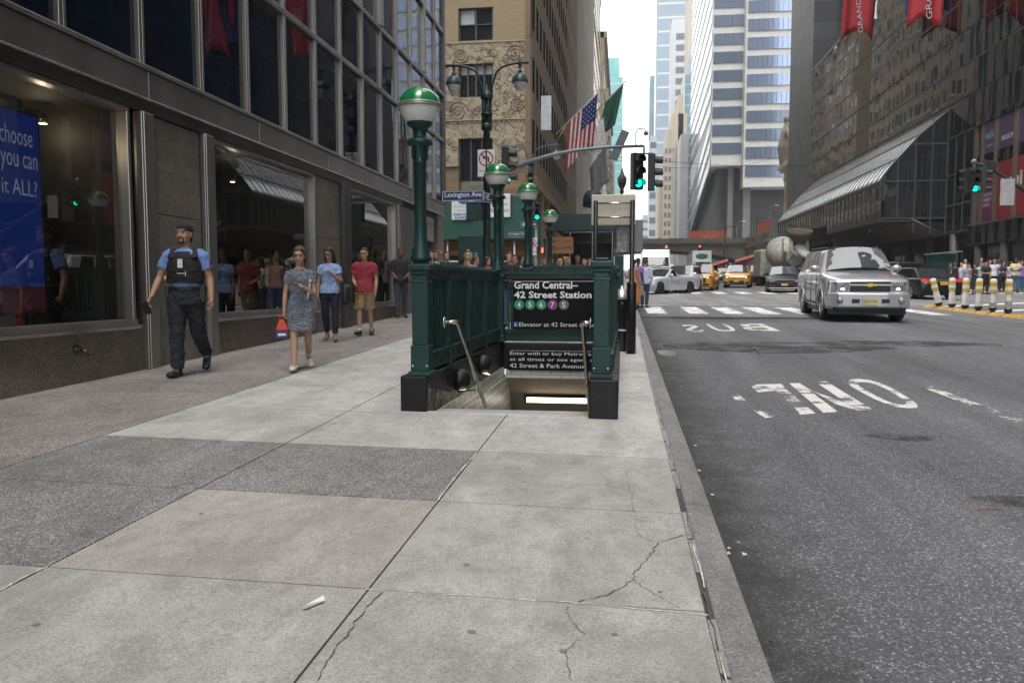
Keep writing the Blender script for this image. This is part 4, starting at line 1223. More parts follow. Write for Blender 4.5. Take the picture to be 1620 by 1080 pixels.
def add_window(parent, x0, x1, z0, z1, y, n=2, blind=None, mat=m_wglass):
    f = MB(); e = .07
    f.box(x0, x1, y + .10, y + .20, z0, z0 + e); f.box(x0, x1, y + .10, y + .20, z1 - e, z1)
    for k in range(n + 1):
        x = x0 + (x1 - x0 - e * 1.4) * k / n; f.box(x, x + e * 1.4, y + .10, y + .2, z0, z1)
    if n == 2: f.box(x0, x1, y + .10, y + .19, (z0 + z1) / 2 - .03, (z0 + z1) / 2 + .03)
    o = f.build('window', m_frame, parent)
    q = MB(); q.box(x0, x1, y + .21, y + .23, z0, z1); q.build('pane', mat, o)
    if blind:
        q = MB(); q.box(x0 + .1, x0 + (x1 - x0) * blind[0], y + .2, y + .205, z0 + (z1 - z0) * blind[1], z1 - .08); q.build('blind', m_blind, o)
for k, h in enumerate(H1[:6] + H1[6:8]): add_window(CH, *h, CY, 2, (.45, .5) if k == 0 else (.9, .55 + .1 * (k % 3)))
for h in H2: add_window(CH, *h, CY, 4, (.95, .7))
for h in H3:
    add_window(CH, h[0], h[1], 7.7, 10.32, CY, 3)
    q = MB(); q.box(h[0], h[1], CY + .05, CY + .28, 6.25, 7.7); q.box(h[0] + .15, h[1] - .15, CY + .02, CY + .05, 6.4, 7.55); q.build('spandrel_panel', m_bronze, CH, bevel=.02)
    q = MB(); q.box(h[0], h[1], CY + .12, CY + .28, 3.4, 6.2); q.build('bright_window', m_blind, CH)
# carved spirals and shells raised from the terracotta
b = MB()
for q_ in ():
    pass
def spiral(cx, cz, r, turns=2.6, s=1):
    P = []
    for k in range(44):
        t = k / 43; a = s * turns * 2 * math.pi * t; rr = r * (1 - t) ** 1.1 + .03
        P.append((cx + rr * math.cos(a), CY - .07, cz + rr * math.sin(a)))
    cvb.tube(P, [(.014 + .02 * (1 - k / 43)) for k in range(44)], 6, 1)
for q in ((-10.1, 11.95, .62, 1), (-6.45, 12.3, .42, -1), (-6.6, 15.3, .5, 1), (-9.9, 15.3, .45, -1), (-13.4, 13.5, .6, 1), (-15.5, 12.2, .55, -1)): spiral(q[0], q[1], q[2], 2.6, q[3])
for k in range(130):
    x, z = random.uniform(-13, -5.9), random.uniform(11.6, 15.8)
    if k > 112: z = random.uniform(9.0, 10.1); x = random.uniform(-7.6, -5.9) if k % 2 else random.uniform(-12, -10.3)
    if -10.3 < x < -7.65 and 12.4 < z < 15.1: continue
    a0 = random.uniform(0, 6.28); L = random.uniform(.3, .75)
    for s_ in (-1, 1):
        P = [(x + math.cos(a0 + s_ * .55 * math.sin(t * 3.14)) * L * t, CY - (.065 if z > 11 else .225), z + math.sin(a0 + s_ * .55 * math.sin(t * 3.14)) * L * t) for t in [i / 8 for i in range(9)]]
        P = [(min(-5.62, p[0]), p[1], min(15.9, max(11.5 if z > 11 else 8.7, p[2]))) for p in P]
        cvb.tube(P, .016, 5, 1)
cvb.build('carved_wall', [m_terra, m_carv], CH)
# north flank: brown piers, window strips between them
b = MB()
for k in range(22):
    y = CY + .2 + k * 2.2
    b.box(CX - .3, CX, y - .55, y + .55, 8.0, 180)
b.build('pier', m_pier, CH)
for z in range(9):
    zz = 9.6 + z * 3.7
    b = MB(); b.box(CX - .3, CX - .005, CY, 95, zz + 2.0, zz + 3.7); b.build('spandrel_panel', m_pier, CH)
q = MB(); q.box(-.02, .02, 0, 1.1, 0, 2.0); wm = q.mesh('flank_glass', M_('flank_glass', (.018, .018, .02), .95, spec=0, var=.4, scale=2, obj=False))
for k in range(14):
    for z in range(7):
        o = link('window', wm, CH); y = CY + .2 + k * 2.2 + .55
        o.location = Vector((CX - .008, y, 9.6 + z * 3.7)) - OFF[CH.name]
b = MB()
b.box(CX - .2, CX + .35, CY + .1, 95, 7.4, 8.0); b.box(CX - .2, CX + .2, CY + .1, 95, 4.6, 5.3)
for k in range(11):
    y = CY + .4 + k * 4.4; b.box(CX - .2, CX + .25, y - .5, y + .5, .2, 7.4)
b.build('shopfront_base', m_brown, CH)
wl = MB(); wl.box(-.32, .32, -.06, .06, -1.05, 1.05); o = wl.build('white_panel', M_('pale_panel', (.62, .66, .72), .4), CH); o.location = at(864, 179, 50)

def slabtower(name, label, x0, x1, y0, y1, z1, wall, z0=0, cat='building'):
    t = thing(name, label, cat, ((x0 + x1) / 2, y0, .021 * y0 - .3), world=True)
    b = MB(); b.box(x0, x1, y0, y1, .021 * y0 - .4 if not z0 else z0, z1); b.build('wall', wall, t)
    return t
def bands(t, x0, x1, y, zs, h, mat, n=0, part='window_band', fins=None, axis='x', d=.05):
    """window bands on a face: axis x -> face at y looking to -Y; axis y -> face at x=y looking along X"""
    for z in zs:
        b = MB()
        if axis == 'x': b.box(x0, x1, y - d, y + .2, z, z + h)
        else: b.box(y - .2 if fins == 'e' else y - d, y + d if fins == 'e' else y + .2, x0, x1, z, z + h)
        if n:
            for k in range(1, n):
                x = x0 + (x1 - x0) * k / n
                if axis == 'x': b.box(x - .04 * (x1 - x0) / n, x + .04 * (x1 - x0) / n, y - d - .05, y - d + .01, z, z + h, 1)
                else: b.box(y + d - .01, y + d + .05, x - .04 * (x1 - x0) / n, x + .04 * (x1 - x0) / n, z, z + h, 1)
        b.build(part, [mat, m_frame], t)

m_lime = M_('limestone_grey', (.30, .275, .24), .8, scale=.5, obj=False)
m_lime2 = M_('limestone_pale', (.44, .42, .39), .8, scale=.5, obj=False)
# fluted stone block then paler ones down the row
B2 = slabtower('stone_tower', 'grey stone tower with tall fluted pilasters next behind the brown corner tower', -30, -5.7, 95.7, 140, 170, m_lime)
b = MB()
for k in range(14):
    y = 96.3 + k * 3.2; b.box(-5.8, -5.35, y, y + 1.5, 5, 170)
b.build('pilaster', m_lime, B2)
for k in range(13): bands(B2, 97.9 + k * 3.2, 99.4 + k * 3.2, -5.65, [8], 84, m_wglass, 0, 'window_strip', 'e', 'y')
m_tanw = M_('tan_masonry', (.36, .29, .20), .85, scale=.4, obj=False)
B3 = slabtower('office_tower', 'pale concrete tower seen as a thin grey edge beside the open sky', -30, -5.7, 140.3, 190, 190, m_tanw)
def punched(t, y0, y1, x, z0, nz, dz, step, wd, h):
    b = MB()
    for z in range(nz):
        y = y0
        while y < y1:
            b.box(x - .1, x + .04, y, y + wd, z0 + z * dz, z0 + z * dz + h); y += step
    b.build('distant_windows', m_wglass, t)['kind'] = 'stuff'
punched(B3, 142, 188, -5.68, 8, 26, 4.2, 3.4, 1.5, 2.3)
b = MB()
for z in range(6): b.box(-5.75, -5.5, 140.3, 190, 16 + z * 16.8, 16.5 + z * 16.8)
b.build('string_course', m_lime2, B3)
B4 = slabtower('old_building', 'ragged-cornice old stone building at the left edge of the sky', -30, -5.2, 200, 330, 64, m_tanw)
punched(B4, 202, 328, -5.18, 10, 12, 4.3, 3.6, 1.7, 2.4)
b = MB()
for k in range(26): b.box(-5.3, -4.2 - (k % 3) * .25, 201 + k * 5, 203.5 + k * 5, 30 + (k * 7) % 23, 33 + (k * 7) % 23)
b.box(-6, -4.4, 200, 330, 62.5, 64); b.build('cornice', m_lime, B4)
m_teal = M_('teal_glass', (.15, .37, .38), .5, spec=.2, obj=False, scale=.1)
B5 = slabtower('glass_tower', 'turquoise glass tower rising behind the green flag', -16, -.9, 430, 470, 112, m_teal)
bands(B5, -15.8, -1.1, 430, [20 + 4.2 * k for k in range(22)], .7, m_lime2, 9)
b = MB(); b.box(-10, -2.9, 430, 460, 112, 122); b.build('roof_box', m_teal, B5)
B6 = slabtower('old_building', 'low brown building standing before the turquoise glass tower', -12, -3.6, 300, 330, 48, m_lime2)
bands(B6, -11.5, -4, 300, [8 + 4 * k for k in range(10)], 2.2, m_lime, 6)

# scaffold shed with signs at the corner tower
m_shed = M_('shed_green', (.014, .075, .055), .6, var=.15, scale=2)
m_shedd = M_('shed_dark_green', (.008, .035, .034), .6, var=.15)
m_scaf = M_('scaffold_pipe', (.40, .40, .41), .4, .5)
m_wood = M_('plank_brown', (.22, .10, .04), .75, var=.35, scale=2, stretch=(.5, 1, 6))
m_shopd = M_('shop_dark', (.02, .018, .016), .5, var=.5, scale=1)
SH = thing('scaffold_shed', 'green hoarding shed on white pipe scaffold before the carved corner tower', 'scaffold', (-9, 46, .9), world=True)
b = MB(); b.box(-16, -5.35, 45.6, 45.75, 4.05, 6.55); b.box(-5.5, -5.35, 45.75, 52, 4.05, 6.55); b.box(-16, -5.4, 45.75, 47.8, 4.05, 4.2); b.build('hoarding', m_shed, SH, bevel=.02)
for x in (-10.3, -8.15, -6.3, -5.6):
    b = MB(); b.tube([(x, 45.8, .9), (x, 45.8, 4.1)], .055, 8); b.build('pipe', m_scaf, SH)
for (z, x0, x1) in ((2.75, -16, -5.5), (1.75, -16, -5.5)):
    b = MB(); b.tube([(x0, 45.72, z), (x1, 45.72, z)], .05, 8); b.build('pipe', m_scaf, SH)
for (xa, za, xb, zb) in ((-8.15, 1.9, -7.0, .95), (-5.6, 1.9, -7.0, .95)):
    b = MB(); b.tube([(xa, 45.66, za), (xb, 45.66, zb)], .04, 8); b.build('brace', m_scaf, SH)
b = MB()
for k in range(3): b.box(-16, -5.6, 47.3, 47.6, 3.15 + k * .3, 3.43 + k * .3)
b.build('plank', m_wood, SH)
b = MB(); b.box(-16, -5.6, 47.62, 47.8, .6, 3.1)
b.build('shop_front', m_shopd, SH)
b = MB()
for (x0, x1, z0, z1) in ((-10.6, -9.4, 1.0, 2.6), (-9.2, -7.6, 1.0, 2.6)): b.box(x0, x1, 47.55, 47.61, z0, z1)
b.build('shop_pane', m_wglass, SH)
m_scafs = M_('poster_white', (.72, .73, .72), .6, var=.05)
m_ltblue = M_('letters_blue', (.05, .16, .42), .6); m_dkgrey = M_('letters_dark', (.05, .05, .05), .6)
a = at(732, 330, 45.5)
ps = flat_sign('scaffold_notice', 'white scaffold notice with blue lettering on the green hoarding', 'sign', a, 1.32, 1.28, m_scafs, d=.05)
text('lettering', 'SHED-HOIST', .2, m_ltblue, LT(-.56, -.42), ps, fit=(1.12, .15), offset=.01); text('lettering', 'SCAFFOLD', .2, m_ltblue, LT(-.48, -.60), ps, fit=(.96, .14), offset=.01)
text('lettering', 'PIP SCAFFOLD LTD', .1, m_ltblue, LT(-.56, .06), ps, fit=(1.12, .10)); text('lettering', 'CALL 24 / 7', .1, m_dkgrey, LT(-.36, -.16), ps, fit=(.72, .09))
b = MB(); b.ell((.05, -.004, .40), (.30, .006, .16)); b.build('emblem', m_ltblue, ps); b = MB(); b.ell((.30, -.006, .34), (.08, .006, .12)); b.build('emblem', m_signred, ps)
a = at(789, 325, 45.5)
ps = flat_sign('maintenance_notice', 'white notice with black lettering partly behind the green lamp pole', 'sign', a, 1.35, 1.35, m_scafs, d=.05)
text('lettering', 'Rain or Shine', .2, m_dkgrey, LT(-.5, .35), ps, fit=(1.0, .16)); text('lettering', 'Captain', .2, m_dkgrey, LT(-.45, -.05), ps, fit=(1.0, .24)); text('lettering', 'Maintenance', .2, m_dkgrey, LT(-.58, -.38), ps, fit=(1.16, .22))
# second shed along the flank
S2 = thing('scaffold_shed', 'dark green pavement shed on thin grey legs further along the flank of the brown tower', 'scaffold', (-2.5, 60, 1.3), world=True)
b = MB(); b.box(-5.2, -.55, 60, 60.12, 5.5, 6.75); b.box(-.67, -.55, 60.12, 92, 5.5, 6.75); b.box(-5.2, -.7, 60.12, 92, 5.6, 5.7); b.build('hoarding', m_shedd, S2, bevel=.02)
for x in (-4.0, -2.3, -.8):
    b = MB(); b.tube([(x, 60.2, 1.2), (x, 60.2, 5.3), (x, 60.2, 5.5)], .05, 8); b.build('leg', m_scaf, S2)
b = MB(); b.tube([(-4.6, 60.2, 5.4), (-.7, 60.2, 5.4)], .06, 8); b.build('crossbar', m_scaf, S2)
b = MB(); b.box(-5.4, -.9, 78, 78.2, 1.4, 5.5)
for k in range(9): b.box(-5.2 + k * .48, -5.05 + k * .48, 77.85, 78, 1.4, 5.4, 1)
b.build('back_wall', [m_shopd, m_black], S2)
aw = thing('dome_awning', 'round dark green awning above the second shed', 'awning', at(938, 312, 66), 0)
b = MB(); b.lathe([(1.1, -.9), (1.1, -.1), (.95, .3), (.6, .6), (0, .75)], 16); b.build('canopy', m_shedd, aw)
aw.scale = (.75, 1.2, .85)
cr = thing('slatted_box', 'brown wooden slatted crate hung on the scaffold by the farthest globe lamp', 'crate', at(891, 388, 50), 0)
b = MB()
for k in range(3): b.box(-.7, .6, -.05, 0, -.5 + k * .42, -.32 + k * .42)
for x in (-.7, .5): b.box(x, x + .1, 0, .9, -.5, .52)
b.box(-.65, .55, .85, .9, -.5, .5); b.build('slats', m_wood, cr, bevel=.01)

# flags on the brown flank
def cloth(name, mat, parent, top, wv=.25, seed=0, n=14, mats=None, matf=None, hang=2.6, shear=0.0, m=18):
    """hanging cloth: top edge from top[0] to top[1], falling hang metres, with folds"""
    b = MB(); A, B = Vector(top[0]), Vector(top[1])
    nrm = Vector((B.y - A.y, A.x - B.x, 0)).normalized()
    P = []
    for i in range(m + 1):
        for k in range(n + 1):
            u, v = k / n, i / m
            p = A + (B - A) * u + Vector((0, 0, -hang * v * (1 - .08 * math.sin(u * 3))))
            p += Vector((shear * v, 0, 0)) + nrm * (wv * v ** .6 * (math.sin(u * 9 + seed + v * 1.6) + .5 * math.sin(u * 17 + seed * 2)))
            P.append(p)
    fs = []; ms = []
    for i in range(m):
        for k in range(n):
            a = i * (n + 1) + k
            b.f.append((a, a + 1, a + n + 2, a + n + 1)); b.m.append(matf(k / n, i / m) if matf else 0); b.s.append(True)
    b.v = [tuple(p) for p in P]
    o = b.build(name, mats or mat, parent)
    s = o.modifiers.new('solid', 'SOLIDIFY'); s.thickness = .02
    return o
m_fr = M_('flag_red', (.42, .02, .03), .8); m_fw = M_('flag_white', (.68, .67, .66), .8); m_fb = M_('flag_blue', (.02, .03, .17), .8, var=.3); m_fg = M_('flag_green', (.02, .10, .065), .8); m_fgy = M_('flag_grey', (.19, .19, .20), .8)
m_polew = M_('flagpole_white', (.62, .55, .45), .5)
def flagpole(label, p0, p1, mat=m_polew):
    t = thing('flagpole', label, 'flagpole', p0, world=True)
    b = MB(); b.tube([p0, p1], [.07, .045], 10); b.build('pole', mat, t); b = MB(); b.ell(p1, .09); b.build('finial', M_('gilt', (.5, .33, .08), .4, .6), t)
    b = MB(); b.tube([Vector(p0) + Vector((-.1, 0, -.9)), Vector(p0) + (Vector(p1) - Vector(p0)) * .25], .045, 8); b.build('brace', M_('gilt', (.5, .33, .08), .4, .6), t)
    return t
A0, A1 = at(879, 213, 66), at(951, 142, 66)
flagpole('pale flagpole carrying the striped flag out from the brown flank', A0, A1)
fl_ = thing('national_flag', 'stars and stripes flag drooping from the pale pole on the brown tower', 'flag', A1, world=True)
fa = A0 + (A1 - A0) * .30; fb_ = A0 + (A1 - A0) * .93
o = cloth('cloth', None, fl_, (fa, fb_), .22, 1, 26, [m_fr, m_fw, m_fb], lambda u, v: 2 if (u > .46 and v < .47) else (0 if int(u * 13) % 2 == 0 else 1), 4.3, -.35, 22)
b = MB()
for i in range(5):
    for k in range(5):
        u, v = .55 + .09 * k, .06 + .085 * i
        p = fa + (fb_ - fa) * u + Vector((-.35 * v, -.34, -4.3 * v)); b.ell(p, .045, nu=6, nv=4)
b.build('star', m_fw, fl_)
G0, G1 = at(940, 180, 74), at(989, 129, 74)
flagpole('slim pole carrying the green flag behind the striped one', G0, G1, m_polew)
g_ = thing('green_flag', 'plain dark green flag hanging from the slim pole behind the striped flag', 'flag', G1, world=True); cloth('cloth', m_fg, g_, (G0 + (G1 - G0) * .35, G0 + (G1 - G0) * .97), .22, 3, 14, hang=3.9, shear=-.8)
W0, W1 = at(926, 226, 70), at(955, 187, 70)
flagpole('short pole carrying the white lettered flag', W0, W1, m_polew)
g_ = thing('white_flag', 'white and grey flag with black letters hanging below the striped flag', 'flag', W1, world=True)
cloth('cloth', None, g_, (W0 + (W1 - W0) * .1, W1), .15, 5, 14, [m_fw, m_fgy], lambda u, v: 1 if v > .42 else 0, 5.6, .5)
w_ = at(934, 243, 69.4); text('lettering', 'ABOVE', .5, m_dkgrey, Matrix.Translation(w_) @ Matrix.Rotation(R(90), 4, 'X') @ Matrix.Rotation(R(8), 4, 'Z'), g_, fit=(1.4, .5))

# ================================================================ RIGHT SIDE: dark glass hotel with its slanted glass canopy
HX = 24.6
m_hgl = mirror_glass('bronze_glass', (.062, .064, .068), .02, 1.0, .014, .6, 1.5, (1, 1, .6))
m_hgl2 = mirror_glass('bronze_glass_tower', (.085, .085, .085), .05, 1.0, .12, .8, 1.5)
m_hfr = M_('bronze_frame', (.085, .08, .072), .45, .4)
m_cang = mirror_glass('canopy_glass', (.36, .36, .365), .2, .8, .05, 2, 1.5)
m_canb = mirror_glass('canopy_nosing', (.55, .56, .56), .16, .9, .06, 3, 1.5)
m_dglass = mirror_glass('canopy_end_glass', (.012, .016, .019), .03, 0, .06, .6, 1.7)
m_soff = M_('soffit_brown', (.12, .10, .085), .7)
HY = thing('glass_hotel', 'tall dark bronze mirror-glass hotel lining the right side of the street', 'building', (HX, 80, 1.4), world=True)
b = MB(); b.box(HX + .25, 60, 44.5, 110.6, 6.5, 29.6, 0); b.box(HX + 5, 60, 44.5, 113.8, .2, 6.5, 0); b.build('core_wall', M_('hotel_core', (.03, .028, .026), .7), HY)
pw, rh = 1.5, 2.42
q = MB(); q.box(-.015, .015, 0, pw - .06, 0, rh - .1); pm = q.mesh('hotel_pane', m_hgl)
cells = []
for k in range(44):
    for r in range(7):
        y, z = 44.6 + k * pw, 12.6 + r * rh
        cells.append((y, z))
cells.sort(key=lambda c: math.hypot(c[0], c[1] * 1.3))
for (y, z) in cells[:100]:
    o = link('window', pm, HY); o.location = Vector((HX + .02, y + .05, z + .06)) - OFF[HY.name]
    o.rotation_euler = (0, random.uniform(-.004, .004), random.uniform(-.006, .006))
b = MB()
for (y, z) in cells[100:]:
    dx = random.uniform(-.004, .004); dz = random.uniform(-.004, .004)
    b.add([(HX - dx, y + .05, z + .06 - 0), (HX + dx, y + pw - .05, z + .06), (HX + dx + dz, y + pw - .05, z + rh - .06), (HX - dx + dz, y + .05, z + rh - .06)], [(0, 1, 2, 3)])
o = b.build('far_windows', m_hgl, HY); o['kind'] = 'stuff'
b = MB(); b.box(HX + .06, HX + .3, 44.5, 113.8, 10.1, 12.6); b.build('lower_glass', m_hgl, HY)
b = MB()
for k in range(45): b.box(HX - .015, HX + .1, 44.6 + k * pw - .02, 44.6 + k * pw + .02, 12.5, 30.5)
for r in range(8): b.box(HX - .03, HX + .08, 44.5, 110.6, 12.55 + r * rh - (.05 if r % 2 == 0 else .02), 12.55 + r * rh + (.05 if r % 2 == 0 else .02))
b.box(HX - .06, HX + .1, 44.5, 110.6, 29.5, 29.8)
b.build('mullion_grid', m_hfr, HY)
# the slab tower beyond the podium and its dark recess
b = MB(); b.box(HX, HX + 5, 110.6, 125, 6, 190, 0); b.box(HX + 4.9, 60, 111, 125, 6, 190, 1); b.box(27.2, 60, 45, 106, 29.6, 130, 1); b.build('tower_wall', [bricky('tower_skin', (.075, .08, .085), (.11, .115, .12), (.045, .045, .045), 1.5, 2.4, 'yz', .5, .05, .3), M_('recess_glass', (.014, .017, .02), .25, spec=.3)], HY)
b = MB()
for k in range(16): b.box(HX + 5, 60, 110.85, 111, 31 + k * 4, 31.2 + k * 4)
for k in range(8): b.box(HX + 6 + k * 2.4, HX + 6.1 + k * 2.4, 110.88, 111, 29.5, 100)
b.build('recess_frame', m_hfr, HY)
# canopy (glasshouse) projecting over the pavement
Y0, Y1, FX0 = 65.0, 105.5, 19.75
CA = thing('glass_canopy', 'slanted glass canopy with a rounded silver nose projecting from the dark hotel', 'canopy', (22, Y0, 6), world=True)
prof = [(HX, 14.75), (HX - 2.1, 12.9), (FX0 + 1.2, 11.1), (FX0 + .75, 10.6), (FX0 + .35, 10.05), (FX0 + .1, 9.7), (FX0, 9.4)]
def sheetp(pr, ya, yb, n, mat_of, name, par, mats):
    b = MB()
    for k in range(n):
        a, c = ya + (yb - ya) * k / n, ya + (yb - ya) * (k + 1) / n
        for i in range(len(pr) - 1):
            (xa, za), (xb, zb) = pr[i], pr[i + 1]
            b.add([(xa, a + .03, za), (xa, c - .03, za), (xb, c - .03, zb), (xb, a + .03, zb)], [(0, 1, 2, 3)], mat_of(i))
    return b.build(name, mats, par)
sheetp(prof[:3], Y0, Y1, 32, lambda i: 0, 'sloped_glass', CA, [m_cang])
sheetp(prof[2:], Y0, Y1, 32, lambda i: 0, 'nose_glass', CA, [m_canb])
b = MB()
for k in range(33):
    y = Y0 + (Y1 - Y0) * k / 32
    b.tube([(x, y, z + .02) for x, z in prof], .035, 6)
for (x, z) in (prof[0], prof[1], prof[2], prof[-1]): b.tube([(x, Y0, z + .02), (x, Y1, z + .02)], .05, 6)
b.box(FX0 - .06, FX0 + .15, Y0, Y1, 9.15, 9.4)
b.build('rib', m_hfr, CA)
b = MB(); b.box(FX0 + .05, FX0 + .15, Y0, 81, 6.6, 9.15); b.box(FX0 + .05, FX0 + .15, 81, Y1, 7.4, 9.15); b.build('front_glass', m_dglass, CA)
b = MB()
for k in range(33):
    y = Y0 + (Y1 - Y0) * k / 32; b.box(FX0, FX0 + .06, y - .04, y + .04, 6.5 if y < 81 else 7.4, 9.2)
b.box(FX0 - .02, FX0 + .16, Y0, 81, 6.42, 6.6); b.box(FX0 + .02, HX, Y0, 81, 6.3, 6.42); b.box(FX0 + .02, HX, 81, Y1, 7.25, 7.4)
b.build('front_frame', m_hfr, CA)
b = MB()
b.add([(p[0], Y0, p[1]) for p in prof] + [(FX0, Y0, 6.5), (FX0 + 2.3, Y0, 6.5), (HX, Y0, 5.2)], [tuple(range(len(prof) + 3))]); b.build('end_glass', m_dglass, CA)
b = MB()
for z in (6.55, 9.4, 12.2):
    x0 = FX0 if z < 9.5 else FX0 + 2.2
    b.box(x0, HX, Y0 - .06, Y0 + .02, z - .05, z + .05)
for x in (FX0 + .03, FX0 + 1.25, FX0 + 2.5, FX0 + 3.7, HX - .06):
    zt = min(14.7, 9.4 + max(0, (x - FX0)) * 1.18 + (.5 if x > FX0 + .5 else 0)); b.box(x - .04, x + .04, Y0 - .07, Y0 + .02, 6.5 if x < FX0 + 2.4 else 5.4, zt - .1)
b.tube([(x, Y0 - .03, z) for x, z in prof], .07, 6); b.tube([(FX0 + 2.3, Y0 - .03, 6.5), (HX, Y0 - .03, 5.2)], .07, 6)
b.build('end_frame', m_hfr, CA)
b = MB(); b.add([(FX0 + .1, Y0 + .1, 6.49), (FX0 + 2.3, Y0 + .1, 6.49), (FX0 + 2.3, 81, 6.49), (FX0 + .1, 81, 6.49)], [(0, 1, 2, 3)]); b.add([(FX0 + 2.3, Y0 + .1, 6.48), (HX, Y0 + .1, 5.2), (HX, 81, 5.2), (FX0 + 2.3, 81, 6.48)], [(0, 1, 2, 3)])
b.box(20.3, 23.8, 79.5, 80.8, 2, 6.3); b.build('soffit', m_soff, CA)
b = MB()
for k in range(8): b.tube([(20.6 + .5 * k, 70 + k * 2, 6.3), (20.6 + .5 * k, 70 + k * 2, 5.9)], .03, 6)
b.build('soffit_lamp', m_steelh, CA)
# glass wall, storefront and columns under and beside the canopy
b = MB(); b.box(HX - .02, HX + .1, 60.4, Y0, 5.2, 12.5, 0); b.build('side_glass', m_hgl2, HY)
b = MB()
for k in range(4): b.box(HX - .08, HX - .02, 60.4 + k * 1.5, 60.5 + k * 1.5, 5.2, 12.5)
for z in (5.3, 7.3, 9.6, 12.4): b.box(HX - .09, HX - .02, 60.4, Y0, z, z + .14)
b.build('side_frame', m_hfr, HY)
b = MB()
for (y, wd) in ((60.0, .35), (58.9, .55), (56.9, .5), (54.2, .6), (51.4, .6), (48.4, .6)): b.box(HX - .12, HX + .3, y - wd / 2, y + wd / 2, 5.3, 12.5)
b.build('bronze_pilaster', M_('bronze_pilaster', (.20, .16, .12), .45, .5), HY)
b = MB(); b.box(HX - .10, HX + .3, 44.5, 60.2, 9.5, 10.25); b.box(HX - .2, HX + .3, 44.5, 60.2, 12.45, 12.75); b.box(HX - .25, HX + .4, 44.5, 60.3, 4.15, 5.6); b.build('bronze_band', m_hgl, HY)
b = MB(); b.box(HX - .27, HX - .2, 44.5, 60.3, 5.55, 5.62); b.build('bright_trim', m_chrome, HY)
for y in (47.5, 51.5, 55.4, 59.2, 63.5, 68, 73, 78, 84, 90, 96):
    b = MB(); b.tube([(HX + .1, y, .8), (HX + .1, y, 5.2)], .32, 18); b.build('column', M_('column_dark', (.075, .072, .07), .5, .1), HY)
b = MB(); b.box(HX + 2.2, HX + 2.4, 44.5, 113, .8, 5.3, 0); b.box(HX, HX + 5, 44.5, 113, 5.2, 5.3, 0)
for k in range(22): b.box(HX + 2.1, HX + 2.2, 45 + k * 3, 47.6 + k * 3, 1.1, 4.2, 1)
b.build('storefront', [M_('storefront_dark', (.03, .028, .027), .6), m_wglass], HY)
b = MB(); b.box(HX - 2, HX, 82, 113, 7.3, 10.5); b.build('upper_lobby_wall', m_dglass, HY)
# advertising panels in the hotel shopfront
def wall_ad(label, y0, y1, z0, z1, mat, lines, top=None):
    t = thing('wall_advert', label, 'advert', (HX - .1, (y0 + y1) / 2, z0), world=True)
    b = MB(); b.box(HX - .10, HX + .1, y0, y1, z0, z1); b.build('panel', mat, t)
    FXn = lambda y, z: Matrix.Translation((HX - .105, y, z)) @ Matrix.Rotation(R(-90), 4, 'Z') @ Matrix.Rotation(R(90), 4, 'X')
    for (s_, y, z, w_, h_, m_) in lines: text('lettering', s_, .3, m_, FXn(y, z), t, fit=(w_, h_), offset=.01)
    return t
m_mag = M_('advert_magenta', (.12, .012, .06), .45); m_adred = M_('advert_red', (.2, .014, .018), .45); m_addk = M_('advert_navy', (.06, .03, .09), .45)
m_adw = M_('advert_letter', (.45, .44, .44), .5)
m_teals = M_('advert_teal', (.12, .30, .30), .5)
wall_ad('dark advert with teal letters over a white strip, upper left on the hotel shopfront', 57.2, 58.6, 10.3, 12.4, m_addk, [('tubi', 58.45, 11.25, 1.15, .55, m_teals), ('watch free', 58.35, 10.75, .9, .14, m_adw)])
wall_ad('magenta advert with four lines of white words low on the hotel shopfront', 57.2, 58.6, 5.7, 9.45, m_mag, [("DON'T THINK", 58.55, 7.75, 1.25, .22, m_adw), ("YOU'D FIND OUT", 58.55, 7.4, 1.3, .22, m_adw), ('I STREAMED IT', 58.55, 7.05, 1.25, .22, m_adw), ('LAST NIGHT.', 58.55, 6.7, 1.05, .22, m_adw)])
wall_ad('large red advert with white letters at the right end of the hotel shopfront', 51.8, 56.5, 5.7, 9.45, m_adred, [('tubi', 56.1, 7.6, 2.9, 1.0, m_adw), ('free movies', 56.1, 6.9, 2.2, .4, m_adw)])
wall_ad('purple advert with a pale picture above the red one at the right edge', 51.8, 56.5, 10.3, 12.4, m_addk, [('SELECT', 56.2, 10.8, 1.6, .3, m_adw), ('FILMS', 56.2, 11.4, 1.3, .4, m_mag)])
# red banners on poles from the hotel face
m_ban = M_('banner_red', (.36, .012, .018), .75, var=.1)
def banner(label, x0, x1, ytop, zb, zt, letters, seed, y=77):
    t = thing('hotel_banner', label, 'banner', (x0, y, zb), world=True, group='red banners on the glass hotel')
    o = cloth('cloth', m_ban, t, ((x0, y, zt), (x1, y + .3, zt - .1)), .2, seed, 14, hang=zt - zb, shear=-.55)
    b = MB(); b.tube([(x0 - .3, y, zt + .05), (HX + .3, y + .3, zt + .05)], .06, 8); b.build('pole', m_steelh, t)
    xm = x0 + (x1 - x0) * .52
    text('lettering', letters, .5, m_adw, Matrix.Translation((xm + .1 - .3, y - .42, zb + .6)) @ Matrix.Rotation(R(90), 4, 'X') @ Matrix.Rotation(R(96), 4, 'Z'), t, fit=(6.2, .42))
    return t
banner('left red banner with vertical white letters hanging before the dark glass hotel', 20.0, 23.0, 77, 23.6, 36, 'GRAND HYATT', 0, 77)
banner('right red banner nearest the right edge, hanging before the dark glass hotel', 21.2, 23.6, 63, 20.2, 32, 'GRAND HYATT', 2, 63)
bl_ = thing('reflected_flag', 'blue cloth standing in for a flag reflected between the two red banners', 'flag', (22.6, 70, 24), world=True); cloth('cloth', m_fb, bl_, ((22.8, 70, 26.5), (24.2, 70.3, 27)), .2, 4, hang=3.2)  # added cloth and pole in place of a blue reflection in the hotel glass
